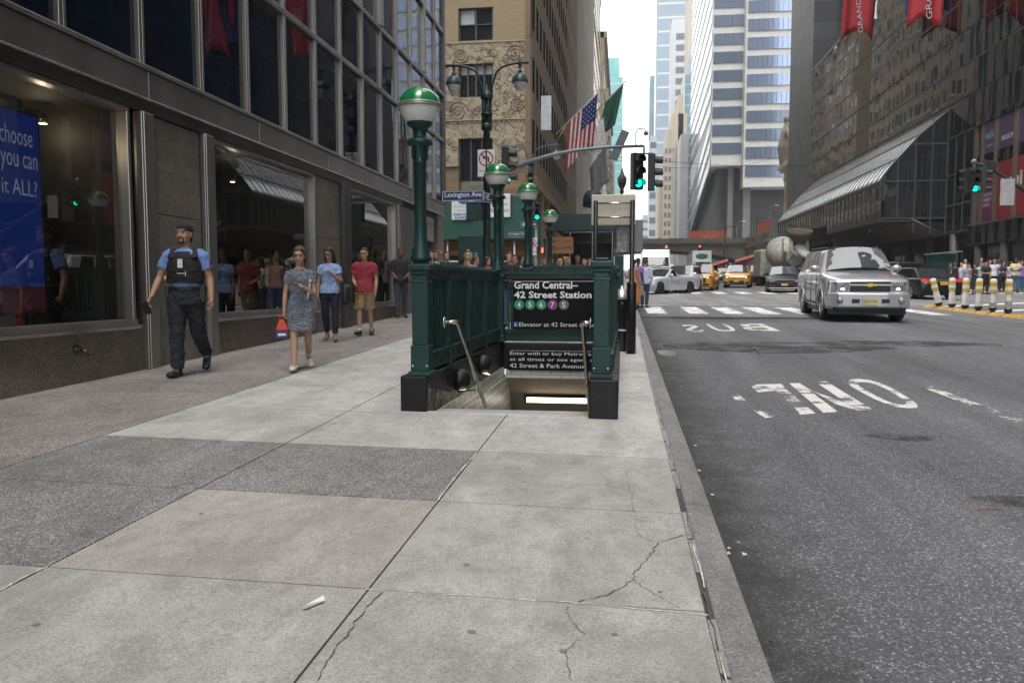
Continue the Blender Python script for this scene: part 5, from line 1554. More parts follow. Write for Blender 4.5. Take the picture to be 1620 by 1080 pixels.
b = MB(); b.tube([(22.6, 70, 26.5), (HX + .3, 70.3, 27.1)], .05, 8); b.build('pole', m_steelh, bl_)

# ================================================================ STATION CORNER, VIADUCT, TOWERS BEYOND
m_cream = M_('station_stone', (.46, .39, .31), .8, var=.16, scale=.5, obj=False)
m_creamd = M_('station_stone_dark', (.30, .27, .23), .8, var=.3, scale=1.5, obj=False, bmp=.4)
ST = thing('station_building', 'cream stone station corner with cornice and carved group beside the glass hotel', 'building', (36, 140, 2.4), world=True)
SX = 34.3
b = MB(); b.box(SX, 60, 140, 175, 2, 24.2); b.box(SX - .5, 60, 139, 175.5, 24.2, 25.2); b.box(SX - 1.2, 60, 138, 176.2, 25.2, 25.8); b.box(SX - 1.8, 60, 137, 176.8, 25.8, 26.7); b.box(SX - .2, 60, 139, 175.2, 26.7, 31.2); b.box(SX - .6, 60, 138, 175.6, 31.2, 32.0); b.build('wall', m_cream, ST, bevel=.1)
for y in (146, 153, 160, 167, 173):
    b = MB(); b.tube([(SX - .1, y, 5), (SX - .1, y, 6), (SX - .1, y, 22.6), (SX - .1, y, 23.8)], [1.1, .9, .78, 1.1], 14); b.build('column', m_cream, ST)
b = MB(); b.box(SX - .12, SX, 161.5, 165.5, 7, 15); b.build('relief_panel', m_creamd, ST, bevel=.05)
random.seed(5)
b = MB()
b.tube([(SX, 172, 26.7), (SX - .3, 172, 30), (SX - .2, 172, 33), (SX + .1, 172, 35.5), (SX + .2, 172, 37)], [2.2, 2.4, 1.9, 1.2, .5], 10)
for k in range(30):
    q = random.uniform(0, 1); b.ell((SX - .2 + random.uniform(-1.6, 1.4) * (1 - q * .6), 172 + random.uniform(-2, 2), 27.5 + q * 9), (random.uniform(.3, .8), .8, random.uniform(.4, 1.1)), nu=8, nv=6)
link('carved_group', solid(b, .18, 1, .4, 'carved_group'), ST, -OFF[ST.name]).data.materials.append(m_creamd)
VI = thing('viaduct', 'grey-brown stone and steel road viaduct arching across the street in the distance', 'bridge', (13, 150, 3), world=True)
m_via = M_('viaduct_steel', (.17, .16, .135), .75, var=.25, scale=.4, obj=False)
b = MB()
N = 24
top = [(-12 + 36.5 * k / N, 8.9) for k in range(N + 1)]
def under(x):
    t = (x + 2) / 26.0
    return 7.9 - 2.6 * max(0, abs(t - .28) / .72) ** 2.2 if t > .28 else 7.9 - 1.6 * (abs(t - .28) / .5) ** 2
poly = [(x, 8.9) for x, _ in top] + [(x, under(x)) for x, _ in reversed(top)]
for k in range(N):
    (xa, _), (xb, _) = top[k], top[k + 1]
    for ya, yb in ((150, 164.5),):
        b.add([(xa, ya, under(xa)), (xb, ya, under(xb)), (xb, ya, 8.9), (xa, ya, 8.9), (xa, yb, under(xa)), (xb, yb, under(xb)), (xb, yb, 8.9), (xa, yb, 8.9)], [(0, 1, 2, 3), (5, 4, 7, 6), (0, 4, 5, 1), (3, 2, 6, 7)])
b.build('girder', m_via, VI)
b = MB(); b.box(-12, 24.5, 149.6, 165, 8.9, 9.2); b.box(-12, 24.5, 149.4, 149.8, 9.2, 10.1)
for k in range(18): b.box(-12 + k * 2.05, -11.6 + k * 2.05, 149.3, 149.4, 9.1, 10.2)
b.build('parapet', m_via, VI)
b = MB(); b.box(22.6, 27, 128, 168, 2, 8.2); b.box(22.3, 27, 128, 168, 8.2, 8.7)
for k in range(9): b.box(22.5, 22.9, 128.5 + k * 4, 129.3 + k * 4, 8.7, 10.0)
b.box(22.45, 22.8, 128, 168, 9.8, 10.2); b.box(22.5, 22.7, 128, 168, 8.9, 9.1)
b.build('ramp_wall', M_('ramp_stone', (.30, .25, .22), .8, var=.2, obj=False, scale=.6), VI)
m_orange = M_('barrier_orange', (.62, .13, .04), .7, var=.15, scale=6)
OB = thing('orange_barrier', 'orange mesh barrier standing on the viaduct', 'barrier', (14.5, 152, 9.2), world=True)
b = MB()
for k in range(14): b.box(12.2 + k * .5, 12.62 + k * .5, 152, 152.05, 9.2, 11.6)
b.build('mesh_panel', m_orange, OB)
OB = thing('orange_barrier', 'smaller orange barrier above the ramp by the station', 'barrier', (23.2, 140, 9.2), world=True)
b = MB()
for k in range(9): b.box(23.4, 23.45, 131 + k * 1.6, 132.4 + k * 1.6, 10.2, 12.2)
b.build('mesh_panel', m_orange, OB)

m_vw = M_('terracotta_white', (.50, .50, .49), .6, var=.1, scale=.8, obj=False, bmp=.5, bscale=5)
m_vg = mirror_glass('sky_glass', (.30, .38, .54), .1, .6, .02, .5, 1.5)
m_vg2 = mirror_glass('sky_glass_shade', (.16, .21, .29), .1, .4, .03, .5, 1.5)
m_vd = M_('dark_lobby', (.055, .055, .055), .7, var=.3, scale=.3, obj=False)
OV = thing('office_tower', 'white-banded glass tower with an overhanging lower edge, large behind the station', 'building', (34, 230, 5), world=True)
b = MB(); b.add([(24.3, 230, 35), (33.0, 230, 35), (33, 300, 35), (24.3, 300, 20), (24.3, 230, 170), (33, 230, 170), (33, 300, 170), (24.3, 300, 170)], [(0, 1, 5, 4), (1, 2, 6, 5), (3, 0, 4, 7), (0, 3, 2, 1)]); b.box(33.0, 62, 228.6, 300, 28.8, 170); b.build('wall', m_vw, OV)
def ov_band(x0, x1, y, z, h, mat, n):
    b = MB(); b.box(x0, x1, y - .25, y + .1, z, z + h)
    for k in range(n + 1):
        x = x0 + (x1 - x0) * k / n; b.box(x - .05, x + .05, y - .32, y - .25, z, z + h, 1)
    b.build('window_band', [mat, m_frame], OV)
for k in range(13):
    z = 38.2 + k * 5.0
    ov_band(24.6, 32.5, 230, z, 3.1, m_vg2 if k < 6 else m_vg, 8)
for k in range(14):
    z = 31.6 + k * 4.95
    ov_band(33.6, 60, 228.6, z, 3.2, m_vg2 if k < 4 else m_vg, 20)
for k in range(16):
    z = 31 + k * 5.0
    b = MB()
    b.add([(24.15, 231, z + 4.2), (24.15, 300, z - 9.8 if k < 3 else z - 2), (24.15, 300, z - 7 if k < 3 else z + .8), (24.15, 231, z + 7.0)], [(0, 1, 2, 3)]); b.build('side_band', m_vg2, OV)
b = MB(); b.box(26.5, 62, 236, 300, 3, 35, 0); b.box(33.5, 35.5, 231, 233, 3, 29, 1); b.box(29.5, 31, 233, 236, 3, 35, 1); b.box(33, 60, 232, 236, 10.5, 11.3, 2)
for k in range(9): b.box(36 + k * 2.8, 36.2 + k * 2.8, 235.8, 236, 11, 28.5, 3)
for k in range(5): b.box(35, 60, 235.8, 236, 13 + k * 3.4, 13.2 + k * 3.4, 3)
b.build('lobby', [m_vd, M_('lobby_concrete', (.15, .147, .142), .8), m_blind, m_hfr], OV)
m_far1 = M_('pale_far_glass', (.17, .225, .27), .7, var=.05, obj=False, scale=.05, spec=.1)
m_farw = M_('far_white', (.43, .435, .44), .8, var=.05, spec=.1)
m_farb = M_('far_beige', (.35, .305, .235), .8, var=.08)
m_farg = M_('far_blue_glass', (.13, .21, .26), .5, var=.15, spec=.25, obj=False, scale=.1)
m_fargr = M_('far_grey', (.36, .38, .40), .8, var=.08)
m_fwin = M_('far_window', (.10, .115, .13), .6, spec=.2)
def px_tower(name, label, pxl, pxr, ytop, Y, depth, wall, top=None):
    a = at(pxl, 430, Y); c = at(pxr, 430, Y); z = at((pxl + pxr) / 2, ytop, Y).z
    return slabtower(name, label, a.x, c.x, Y, Y + depth, z, wall), a.x, c.x, z
t, x0, x1, z = px_tower('glass_tower', 'tallest hazy pale blue glass tower down the street', 1036, 1090, -60, 720, 40, m_far1)
bands(t, x0, x1, 720, [z - 12 * k for k in range(2, 26)], 1.6, m_farw, 0)
t, x0, x1, z = px_tower('office_tower', 'white tower with a column of dark windows before the hazy glass tower', 1058, 1100, 30, 560, 30, m_farw)
xm = at(1069, 100, 560).x
bands(t, xm, x1, 560, [z - 14 - 7.5 * k for k in range(16)], 4.4, m_fwin, 0)
t, x0, x1, z = px_tower('office_tower', 'tall beige masonry tower behind the dark teal glass block', 1083, 1118, -40, 500, 30, m_farb)
for k in range(4): bands(t, x0 + 2 + k * 3.6, x0 + 3.8 + k * 3.6, 500, [z - 8 * j for j in range(2, 26)], 3.2, m_fwin)
t, x0, x1, z = px_tower('glass_tower', 'dark teal glass block below the beige tower', 1091, 1118, 70, 420, 30, m_farg); bands(t, x0, x1, 420, [z - 5 * k for k in range(1, 20)], .5, m_fargr, 4)
t, x0, x1, z = px_tower('glass_tower', 'lower blue glass block with a white edge beside the dark teal one', 1079, 1095, 118, 400, 22, m_farg); bands(t, x0, x1, 400, [z - 5 * k for k in range(1, 18)], .5, m_fargr, 3)
b = MB(); b.box(x0 - .5, x0, 399, 422, 5, z); b.build('white_edge', m_farw, t)
# stepped beige tower
t, x0, x1, z = px_tower('stepped_tower', 'beige stepped stone tower with narrow windows in the middle of the skyline', 1046, 1084, 240, 360, 30, m_farb)
for (l, r, y_) in ((1052, 1084, 205), (1060, 1084, 180), (1070, 1078, 150), (1040, 1046, 285)):
    a, c, zz = at(l, 400, 360.2).x, at(r, 400, 360.2).x, at(l, y_, 360).z
    b = MB(); b.box(a, c, 360.2 + (1060 > l) * .5, 388, 8, zz); b.build('setback', m_farb, t)
for k in range(6): bands(t, x0 + 1 + k * 1.7, x0 + 1.9 + k * 1.7, 359.9, [8 + 4 * j for j in range(14)], 2.0, m_fwin, d=.1)
t, x0, x1, z = px_tower('office_tower', 'slim grey tower left of the stepped beige one', 1026, 1036, 215, 520, 30, m_fargr); bands(t, x0, x1, 520, [z - 8 * k for k in range(1, 12)], 4, m_fwin, 4)
b = MB(); b.box(x0 - .5, x0 + 2.5, 520, 540, z, z + 38); b.build('roof_mast', m_farg, t)
t, x0, x1, z = px_tower('office_building', 'small distant grey blocks at the foot of the sky gap', 1016, 1030, 340, 620, 30, m_fargr); bands(t, x0, x1, 620, [z - 6 * k for k in range(1, 8)], 2, m_fwin, 3)
t, x0, x1, z = px_tower('office_building', 'white slab with blue glass at its right end, left of the white-banded tower', 1074, 1103, 212, 300, 40, M_('slab_white', (.38, .385, .385), .7, var=.08, obj=False, scale=.3))
xm = at(1088, 300, 300).x
b = MB(); b.box(xm, x1, 299.8, 300.2, 8, z - 2); b.build('glass_face', m_farg, t)
bands(t, xm, x1, 299.7, [z - 4 * k for k in range(1, 12)], .4, m_farw, 4, 'white_band')
t, x0, x1, z = px_tower('old_building', 'narrow brown building between the beige tower and the white slab', 1067, 1076, 228, 320, 30, M_('brown_far', (.24, .21, .19), .8))
# north-east corner block across the street, seen in the shop glass
NE = thing('office_building', 'dark stone office block across the street, mirrored in the curtain wall on the left', 'building', (30, 0, 0), world=True)
b = MB(); b.box(25.5, 48, -60, 29, -1, 82); b.box(29, 48, -42, 12, 70, 190); b.build('wall', M_('dark_stone', (.055, .055, .06), .6), NE)
bands(NE, -58, 26, 25.5, [5 + 4 * k for k in range(8)], 2.2, m_wglass, 30, 'window_band', None, 'y', .1)
# ================================================================ VEHICLES
m_cglass = mirror_glass('car_glass', (.028, .034, .04), .02, 0, .03, 2, 2.3)
m_cglassd = mirror_glass('car_glass_tinted', (.008, .009, .01), .02, 0, .02, 2, 1.6)
m_tyre = M_('tyre', (.018, .018, .018), .85, var=.3)
m_rim = M_('alloy_rim', (.45, .45, .46), .28, .9, .05)
m_rimd = M_('dark_rim', (.06, .06, .065), .35, .8, .05)
m_trim = M_('car_trim', (.014, .014, .015), .5)
m_chr = M_('car_chrome', (.7, .7, .7), .12, 1, .03)
m_hl = M_('headlight', (.22, .235, .25), .08, .3, .6, 9, coat=1)
m_hlon = M_('headlight_lit', (.9, .9, .85), .1, emit=(1, .93, .8), estr=1.6)
m_tl = M_('tail_light', (.35, .01, .015), .12, coat=1, emit=(.6, .01, .015), estr=.12)
m_tlon = M_('tail_light_lit', (.5, .02, .02), .15, emit=(1, .04, .03), estr=.12)
m_amber = M_('amber_lens', (.45, .13, .02), .15, coat=1)
m_plate = M_('plate_yellow', (.62, .36, .05), .5)
m_platenj = M_('plate_pale_yellow', (.55, .48, .22), .5)
m_gold = M_('emblem_gold', (.55, .38, .08), .3, .7)
def paint(name, c, metal=.4, rough=.28):
    return M_('paint_' + name, c, rough, metal, .06, 2, coat=1)
def itp(P, y):
    if y <= P[0][0]: return P[0][1]
    for (a, u), (c, v) in zip(P[:-1], P[1:]):
        if y <= c: return u + (v - u) * (y - a) / max(1e-9, c - a)
    return P[-1][1]

def car(name, label, cat, loc, rz, sp, pm, group=None, rimm=m_rim, glass=m_cglass, lights=False, plate=m_plate, roofm=None, slope=True, plate_text=None):
    t = thing(name, label, cat, loc, rz, group)
    if slope: t.rotation_euler = (0.021 * math.cos(rz), -0.021 * math.sin(rz), rz)
    L, W, H = sp['L'], sp['W'], sp['H']; r = sp['r']; wy = sp['wy']
    y0 = -L / 2
    plan = sp.get('plan', [(0, .78), (.06, .86), (.16, .93), (.4, .985), (.8, 1), (L - .6, 1), (L - .25, .96), (L - .08, .88), (L, .80)])
    ys = sorted(set([L * k / 60 for k in range(61)] + [.03, .06, .1, L - .03, L - .07] + [w_ + s_ * r * 1.16 for w_ in wy for s_ in (-1, 1)]))
    b = MB(); rows = []
    for y in ys:
        zt = itp(sp['top'], y); zb = itp(sp.get('bot', [(0, .26), (.2, .2), (L - .2, .22), (L, .3)]), y)
        for w_ in wy:
            d = abs(y - w_); ra = r * 1.16
            if d < ra: zb = max(zb, r + math.sqrt(max(0, ra * ra - d * d)))
        hw = W / 2 * itp(plan, y)
        zb = min(zb, zt - .06)
        h = zt - zb
        cr = sp.get('crown', .035)
        sec = [(0, zt + cr), (hw * .45, zt + cr * .85), (hw * .78, zt + cr * .3), (hw * .93, zt - min(.03, h * .1)), (hw * .985, zt - min(.09, h * .3)), (hw, zt - h * .5), (hw * .99, zb + h * .18), (hw * .965, zb)]
        rows.append([(x, y0 + y, z) for x, z in sec])
    n = len(rows[0])
    vs = []
    for rw in rows: vs += [(-x, y, z) for x, y, z in rw[:0:-1]] + rw
    m = 2 * n - 1
    fs = []
    for i in range(len(rows) - 1):
        for k in range(m - 1): fs.append((i * m + k, (i + 1) * m + k, (i + 1) * m + k + 1, i * m + k + 1))
    b.add(vs, fs, 0, True)
    b.add([vs[k] for k in range(m)], [tuple(range(m))], 0); b.add([vs[(len(rows) - 1) * m + k] for k in range(m)], [tuple(range(m))[::-1]], 0)
    body = b.build('body', pm, t)
    b = MB(); b.box(-W / 2 + .12, W / 2 - .12, y0 + .2, y0 + L - .2, .2, min(.75, sp['belt'] - .12)); b.build('underbody', m_trim, t)
    # greenhouse
    if sp.get('gh'):
        a0, a1, c1, c0 = sp['gh']; zb, zr = sp['belt'] - .02, H
        wb, wr = W / 2 * sp.get('wb', .90), W / 2 * sp.get('wr', .70)
        P = [(-wb, y0 + a0, zb), (wb, y0 + a0, zb), (wb, y0 + c0, zb), (-wb, y0 + c0, zb), (-wr, y0 + a1, zr), (wr, y0 + a1, zr), (wr, y0 + c1, zr), (-wr, y0 + c1, zr)]
        b = MB(); b.add(P, [(0, 1, 5, 4), (1, 2, 6, 5), (2, 3, 7, 6), (3, 0, 4, 7), (4, 5, 6, 7)], 0, True)
        roof = b.build('roof', roofm or pm, t, bevel=sp.get('rb', .09), seg=5)
        def panel(nm, q, u0, u1, v0, v1, off, mat, par=t, cut=None):
            q = [Vector(P[i]) for i in q]
            nrm = (q[1] - q[0]).cross(q[3] - q[0]).normalized()
            f = lambda u, v: (q[0] * (1 - u) + q[1] * u) * (1 - v) + (q[3] * (1 - u) + q[2] * u) * v + nrm * off
            pts = [f(u0, v0), f(u1, v0), f(u1, v1), f(u0, v1)] if cut is None else [f(*c) for c in cut]
            bb = MB(); nn = len(pts)
            bb.add(pts + [p - nrm * .02 for p in pts], [tuple(range(nn)), tuple(range(nn, 2 * nn))[::-1]] + [(i, nn + i, nn + (i + 1) % nn, (i + 1) % nn) for i in range(nn)])
            return bb.build(nm, mat, par)
        q = [Vector(P[i]) for i in (0, 1, 5, 4)]; nrm = (q[1] - q[0]).cross(q[3] - q[0]).normalized(); bb = MB(); nw = 12
        v0, v1 = sp.get('wsv', (.06, .93))
        for v in (v0, (v0 + v1) / 2, v1):
            for i in range(nw + 1):
                u = .05 + .9 * i / nw; e = 1 - (2 * u - 1) ** 2
                bb.v.append(tuple((q[0] * (1 - u) + q[1] * u) * (1 - v) + (q[3] * (1 - u) + q[2] * u) * v + nrm * (.006 + sp.get('bulge', .07) * e)))
        for r_ in range(2):
            for i in range(nw): a_ = r_ * (nw + 1) + i; bb.f.append((a_, a_ + 1, a_ + nw + 2, a_ + nw + 1)); bb.m.append(0); bb.s.append(True)
        bb.build('windshield', glass, t)
        panel('rear_window', (2, 3, 7, 6), .08, .92, .18 if sp.get('suv') else .12, .88, .012, m_cglassd if sp.get('suv') else glass)
        bb = MB(); q = [Vector(P[i]) for i in (0, 1, 5, 4)]; nrm = (q[1] - q[0]).cross(q[3] - q[0]).normalized()
        for u in (.2, .58):
            p1 = q[0] * (1 - u) + q[1] * u + nrm * .085 + (q[3] - q[0]) * .05; bb.tube([p1, p1 + (q[1] - q[0]) * .30 + (q[3] - q[0]) * .06], .011, 6)
        bb.build('wiper', m_trim, t)
        L2 = c0 - a0
        for (quad, sgn) in (((1, 2, 6, 5), 1), ((3, 0, 4, 7), -1)):
            for (u0, u1) in sp['sidew']:
                a, c = (u0, u1) if sgn > 0 else (1 - u1, 1 - u0)
                panel('side_window', quad, a, c, .16, .90, .012, m_cglassd)
        for s_ in (-1, 1):
            bb = MB(); M = Matrix.Translation((s_ * (wb + .10), y0 + a0 + .42, zb + .12))
            bb.ell((0, 0, 0), (.13, .075, .09), M=M); bb.box(-.13 if s_ > 0 else 0, 0 if s_ > 0 else .13, -.02, .03, -.07, -.03, 0, M); mo = bb.build('mirror', sp.get('mirror_mat') or pm, t)
    # doors
    for s_ in (-1, 1):
        bb = MB()
        for y in sp.get('doors', []):
            bb.tube([(s_ * (W / 2 * .985), y0 + y, sp['belt'] - .10), (s_ * (W / 2 + .002), y0 + y + .01, sp['belt'] - .4), (s_ * (W / 2 * .99), y0 + y + .03, .36)], .008, 4, caps=False)
        if sp.get('doors'): bb.build('door_seam', m_trim, t)
        for y in sp.get('handles', []):
            bb = MB(); bb.box(s_ * W / 2 - .012, s_ * W / 2 + .025, y0 + y, y0 + y + .19, sp['belt'] - .22, sp['belt'] - .185); bb.build('door_handle', pm, t, bevel=.008)
    # wheels
    for w_ in wy:
        for s_ in (-1, 1):
            tw_ = sp.get('tw', .22)
            M = Matrix.Translation((s_ * (W / 2 - .02 - tw_ / 2), y0 + w_, r)) @ Matrix.Rotation(R(90 * s_), 4, 'Y')
            bb = MB(); bb.lathe([(r * .66, -tw_ / 2), (r * .93, -tw_ / 2), (r, -tw_ / 2 + .04), (r, tw_ / 2 - .04), (r * .93, tw_ / 2), (r * .66, tw_ / 2 - .01)], 28, 0, M, caps=False); wo_ = bb.build('wheel', m_tyre, t)
            bb = MB(); bb.lathe([(0, tw_ / 2 - .045), (r * .64, tw_ / 2 - .06)], 22, 1, M, caps=False); bb.lathe([(r * .60, tw_ / 2 - .02), (r * .67, tw_ / 2 - .005)], 28, 0, M, caps=False); bb.lathe([(r * .17, tw_ / 2 - .02), (r * .15, tw_ / 2 - .005), (0, tw_ / 2)], 14, 0, M, caps=False)
            for k in range(5):
                bb.box(-r * .085, r * .085, r * .1, r * .63, tw_ / 2 - .04, tw_ / 2 - .012, 0, M @ Matrix.Rotation(k * 2 * math.pi / 5, 4, 'Z'))
            bb.build('rim', [rimm, m_trim], wo_)
    # faces
    fw = W / 2 * .78
    def slab_(nm, mat, pts, y, d, par=t, bev=.0):
        bb = MB(); bb.prism(pts, y, y + d, 'y'); return bb.build(nm, mat, par, bevel=bev)
    rect = lambda x0, x1, z0, z1: [(x0, z0), (x1, z0), (x1, z1), (x0, z1)]
    for (x0, x1, z0, z1, mt, nm) in sp.get('front', []):
        slab_(nm, {'k': m_trim, 'c': m_chr, 'p': pm, 'g': m_gold}[mt], rect(x0, x1, z0, z1), y0 - .018 - (sp.get('bump', 0) if z1 < .72 else 0), .05, bev=.008)
    for s_ in (-1, 1):
        hx0, hx1, hz0, hz1 = sp['hl']
        bb = MB(); a, c = s_ * hx0, s_ * hx1; ha, hc = hz0, hz1
        sl = sp.get('hls', 0)
        yb_ = .20
        pts = [(a, y0 - .012, ha), (s_ * fw, y0 - .008, ha), (c, y0 + yb_, ha + sl), (c, y0 + yb_, hc + sl), (s_ * fw, y0 - .008, hc), (a, y0 - .012, hc - sp.get('hlt', 0))]
        bb.add(pts + [(x * .97, y + .05, z) for x, y, z in pts], [(0, 1, 4, 5) if s_ > 0 else (5, 4, 1, 0), (1, 2, 3, 4) if s_ > 0 else (4, 3, 2, 1), (6, 0, 5, 11), (5, 4, 10, 11), (4, 3, 9, 10), (0, 6, 7, 1), (1, 7, 8, 2), (2, 8, 9, 3)])
        ho = bb.build('headlight', m_hl, t)
        if lights or sp.get('lamp'):
            bb = MB(); bb.ell((s_ * (hx0 + .10 + .05 * sp.get('lampx', 0)), y0 - .014, hz0 + (hz1 - hz0) * sp.get('lampz', .45)), (.05, .014, .026)); bb.build('bulb', m_hlon, ho)
        if sp.get('amber'):
            bb = MB(); bb.add([(s_ * fw, y0 - .014, ha), (c, y0 + yb_ - .005, ha + sl), (c, y0 + yb_ - .005, ha + sl + .07), (s_ * fw, y0 - .014, ha + .07)], [(0, 1, 2, 3)]); bb.build('turn_signal', m_amber, ho)
    if sp.get('pl'):
        x0, x1, z0, z1 = sp['pl']; bp_ = sp.get('bump', 0); po = slab_('licence_plate', plate, rect(x0, x1, z0, z1), y0 - .03 - bp_, .02)
        text('lettering', plate_text or 'T68 41C', .1, m_dkgrey, Matrix.Translation((x0 + .03, y0 - .032 - bp_, z0 + .035)) @ Matrix.Rotation(R(90), 4, 'X'), po, fit=(x1 - x0 - .06, (z1 - z0) * .5))
    if sp.get('tl'):
        hx0, hx1, hz0, hz1 = sp['tl']; ye = y0 + L
        for s_ in (-1, 1):
            bb = MB(); a, c = s_ * hx0, s_ * hx1
            pts = [(a, ye + .012, hz0 + .05), (s_ * fw, ye + .01, hz0), (c, ye - .22, hz0 + .04), (c, ye - .22, hz1), (s_ * fw, ye + .01, hz1), (a, ye + .012, hz1 - .02)]
            bb.add(pts, [(0, 1, 4, 5), (1, 2, 3, 4)]); bb.build('tail_light', m_tlon if sp.get('brake') else m_tl, t)
        x0, x1, z0, z1 = -.17, .17, hz0 - .12, hz0 + .04
        bb = MB(); bb.box(x0, x1, ye + .005, ye + .02, z0, z1); bb.build('licence_plate', plate, t)
        bb = MB(); bb.box(-hx0, hx0, ye + .003, ye + .02, hz1 - .05, hz1 - .02); bb.build('trim_bar', m_chr, t)
    return t

SEDAN = dict(L=4.85, W=1.86, H=1.44, r=.33, wy=(.95, 3.80), belt=.93, top=[(0, .62), (.02, .70), (.12, .76), (.5, .86), (1.35, .95), (1.6, .96), (4.0, .98), (4.6, .96), (4.8, .86), (4.85, .72)],
             gh=(1.15, 2.05, 3.45, 4.45), sidew=((.14, .47), (.49, .80)), doors=(1.5, 2.6, 3.55), handles=(2.3, 3.35), hl=(.50, .90, .60, .76), hls=.05, hlt=.03,
             front=[(-.42, .42, .50, .70, 'k', 'grille'), (-.75, .75, .30, .44, 'k', 'air_intake')], pl=(-.16, .16, .40, .52), tl=(.42, .90, .78, .94))
MERC = dict(SEDAN, front=[(-.42, .42, .47, .71, 'k', 'grille'), (-.42, -.10, .57, .60, 'c', 'grille_bar'), (.10, .42, .57, .60, 'c', 'grille_bar'), (-.78, -.45, .30, .42, 'k', 'air_intake'), (.45, .78, .30, .42, 'k', 'air_intake'), (-.8, .8, .25, .28, 'c', 'lip')])
TAXI = dict(SEDAN, L=4.65, W=1.80, H=1.58, belt=1.02, top=[(0, .62), (.02, .76), (.10, .84), (.5, .98), (1.1, 1.05), (4.2, 1.06), (4.6, 1.02), (4.65, .8)], gh=(.85, 2.0, 3.9, 4.6), wy=(.92, 3.68), sidew=((.14, .42), (.44, .72), (.74, .90)), doors=(1.4, 2.4, 3.3), handles=(2.1, 3.1),
            hl=(.52, .88, .68, .84), hls=.06, front=[(-.5, .5, .28, .52, 'k', 'air_intake'), (-.5, .5, .66, .70, 'k', 'grille'), (-.8, -.55, .30, .45, 'k', 'fog_pocket'), (.55, .8, .30, .45, 'k', 'fog_pocket')], pl=(-.16, .16, .42, .54), lamp=1)
SUVS = dict(L=4.6, W=1.87, H=1.70, r=.36, wy=(.92, 3.6), belt=1.08, suv=1, top=[(0, .70), (.02, .86), (.12, .93), (.5, 1.04), (1.1, 1.10), (4.3, 1.10), (4.55, 1.05), (4.6, .9)], gh=(.95, 1.75, 4.15, 4.55), wr=.76, sidew=((.14, .42), (.44, .70), (.72, .90)), doors=(1.3, 2.3, 3.3), handles=(2.0, 3.0),
            hl=(.52, .90, .76, .92), hls=.04, front=[(-.5, .5, .52, .84, 'k', 'grille'), (-.7, .7, .32, .46, 'k', 'air_intake')], pl=(-.16, .16, .44, .56), tl=(.5, .90, .85, 1.05))
BIG = dict(L=5.65, W=2.04, H=1.90, r=.395, wy=(1.0, 4.33), tw=.27, belt=1.27, bump=.11, bulge=.13, suv=1, crown=.03,
           top=[(0, .90), (.02, 1.00), (.06, 1.055), (.16, 1.10), (.6, 1.19), (1.4, 1.285), (1.7, 1.29), (5.4, 1.29), (5.6, 1.24), (5.65, 1.0)], bot=[(0, .42), (.1, .34), (.5, .34), (5.2, .38), (5.65, .46)],
           gh=(1.42, 2.15, 5.25, 5.6), rb=.15, wb=.925, wr=.735, sidew=((.17, .385), (.41, .62), (.65, .93)), doors=(1.72, 2.62, 3.62), handles=(2.35, 3.3),
           plan=[(0, .80), (.05, .86), (.14, .93), (.35, .985), (.8, 1), (5.2, 1), (5.5, .97), (5.65, .9)],
           hl=(.50, .97, .80, 1.02), hls=0, amber=1, lamp=1, lampz=.22, lampx=1.0,
           front=[(-.48, .48, .975, 1.035, 'k', 'grille'), (-.48, .48, .78, .925, 'k', 'grille'), (-.50, .50, .93, .972, 'p', 'grille_bar'), (-.44, -.26, .50, .60, 'k', 'tow_opening'), (.26, .44, .50, .60, 'k', 'tow_opening')],
           pl=(-.19, .19, .46, .61))
def rear(x, y): return (x, y, rz_(y))
m_silver = paint('silver', (.43, .445, .47), .45, .26); m_silver.node_tree.nodes['Principled BSDF'].inputs['Coat Roughness'].default_value = .07
sv = car('suv', 'large silver SUV with roof rails and gold emblem driving towards us in the nearest lane', 'suv', (6.55, 24.3, rz_(24.3)), R(-4), BIG, m_silver, plate=m_platenj, plate_text='RZF 57W')
sv.scale = (1.03, 1.0, 1.03)
y0 = -BIG['L'] / 2
b = MB(); b.prism([(-.15, .925), (-.05, .925), (-.05, .905), (.05, .905), (.05, .925), (.15, .925), (.17, .975), (.05, .975), (.05, .995), (-.05, .995), (-.05, .975), (-.13, .975)], y0 - .035, y0 - .01, 'y'); b.build('emblem', m_gold, sv)
b = MB()
for s_ in (-1, 1):
    b.tube([(s_ * .66, y0 + 2.3, 1.89), (s_ * .66, y0 + 2.4, 1.95), (s_ * .66, y0 + 5.0, 1.955), (s_ * .66, y0 + 5.15, 1.89)], .025, 8)
b.tube([(-.66, y0 + 2.9, 1.95), (.66, y0 + 2.9, 1.95)], .02, 8); b.build('roof_rail', m_trim, sv)
for s_ in (-1, 1):
    b = MB(); b.lathe([(0, 0), (.075, 0), (.075, .02), (.05, .03), (0, .03)], 16, 0, Matrix.Translation((s_ * .72, y0 - .10, .56)) @ Matrix.Rotation(R(90), 4, 'X')); b.build('fog_lamp', m_hl, sv)
    b = MB(); b.box(s_ * 1.0 - .03, s_ * 1.0 + .06, y0 + 1.6, y0 + 3.85, .40, .47); b.build('running_board', m_trim, sv, bevel=.02)
    for w_ in BIG['wy']:
        b = MB(); P = [(s_ * 1.025, y0 + w_ + .47 * math.cos(q), .395 + .47 * math.sin(q)) for q in [R(-8 + 196 * i / 14) for i in range(15)]]; b.tube(P, .02, 6); b.build('arch_trim', m_silver, sv)
b = MB(); b.box(-.80, .80, y0 - .02, y0 + .3, .30, .38); b.build("lower_valance", m_trim, sv, bevel=.03)
b = MB(); P = [(-1.0, .22), (-.93, .02), (-.75, -.07), (-.4, -.105), (.4, -.105), (.75, -.07), (.93, .02), (1.0, .22)]
b.prism([(x, y0 + y) for x, y in P] , .375, .76, 'z'); b.build('bumper', m_silver, sv, bevel=.05, seg=4)
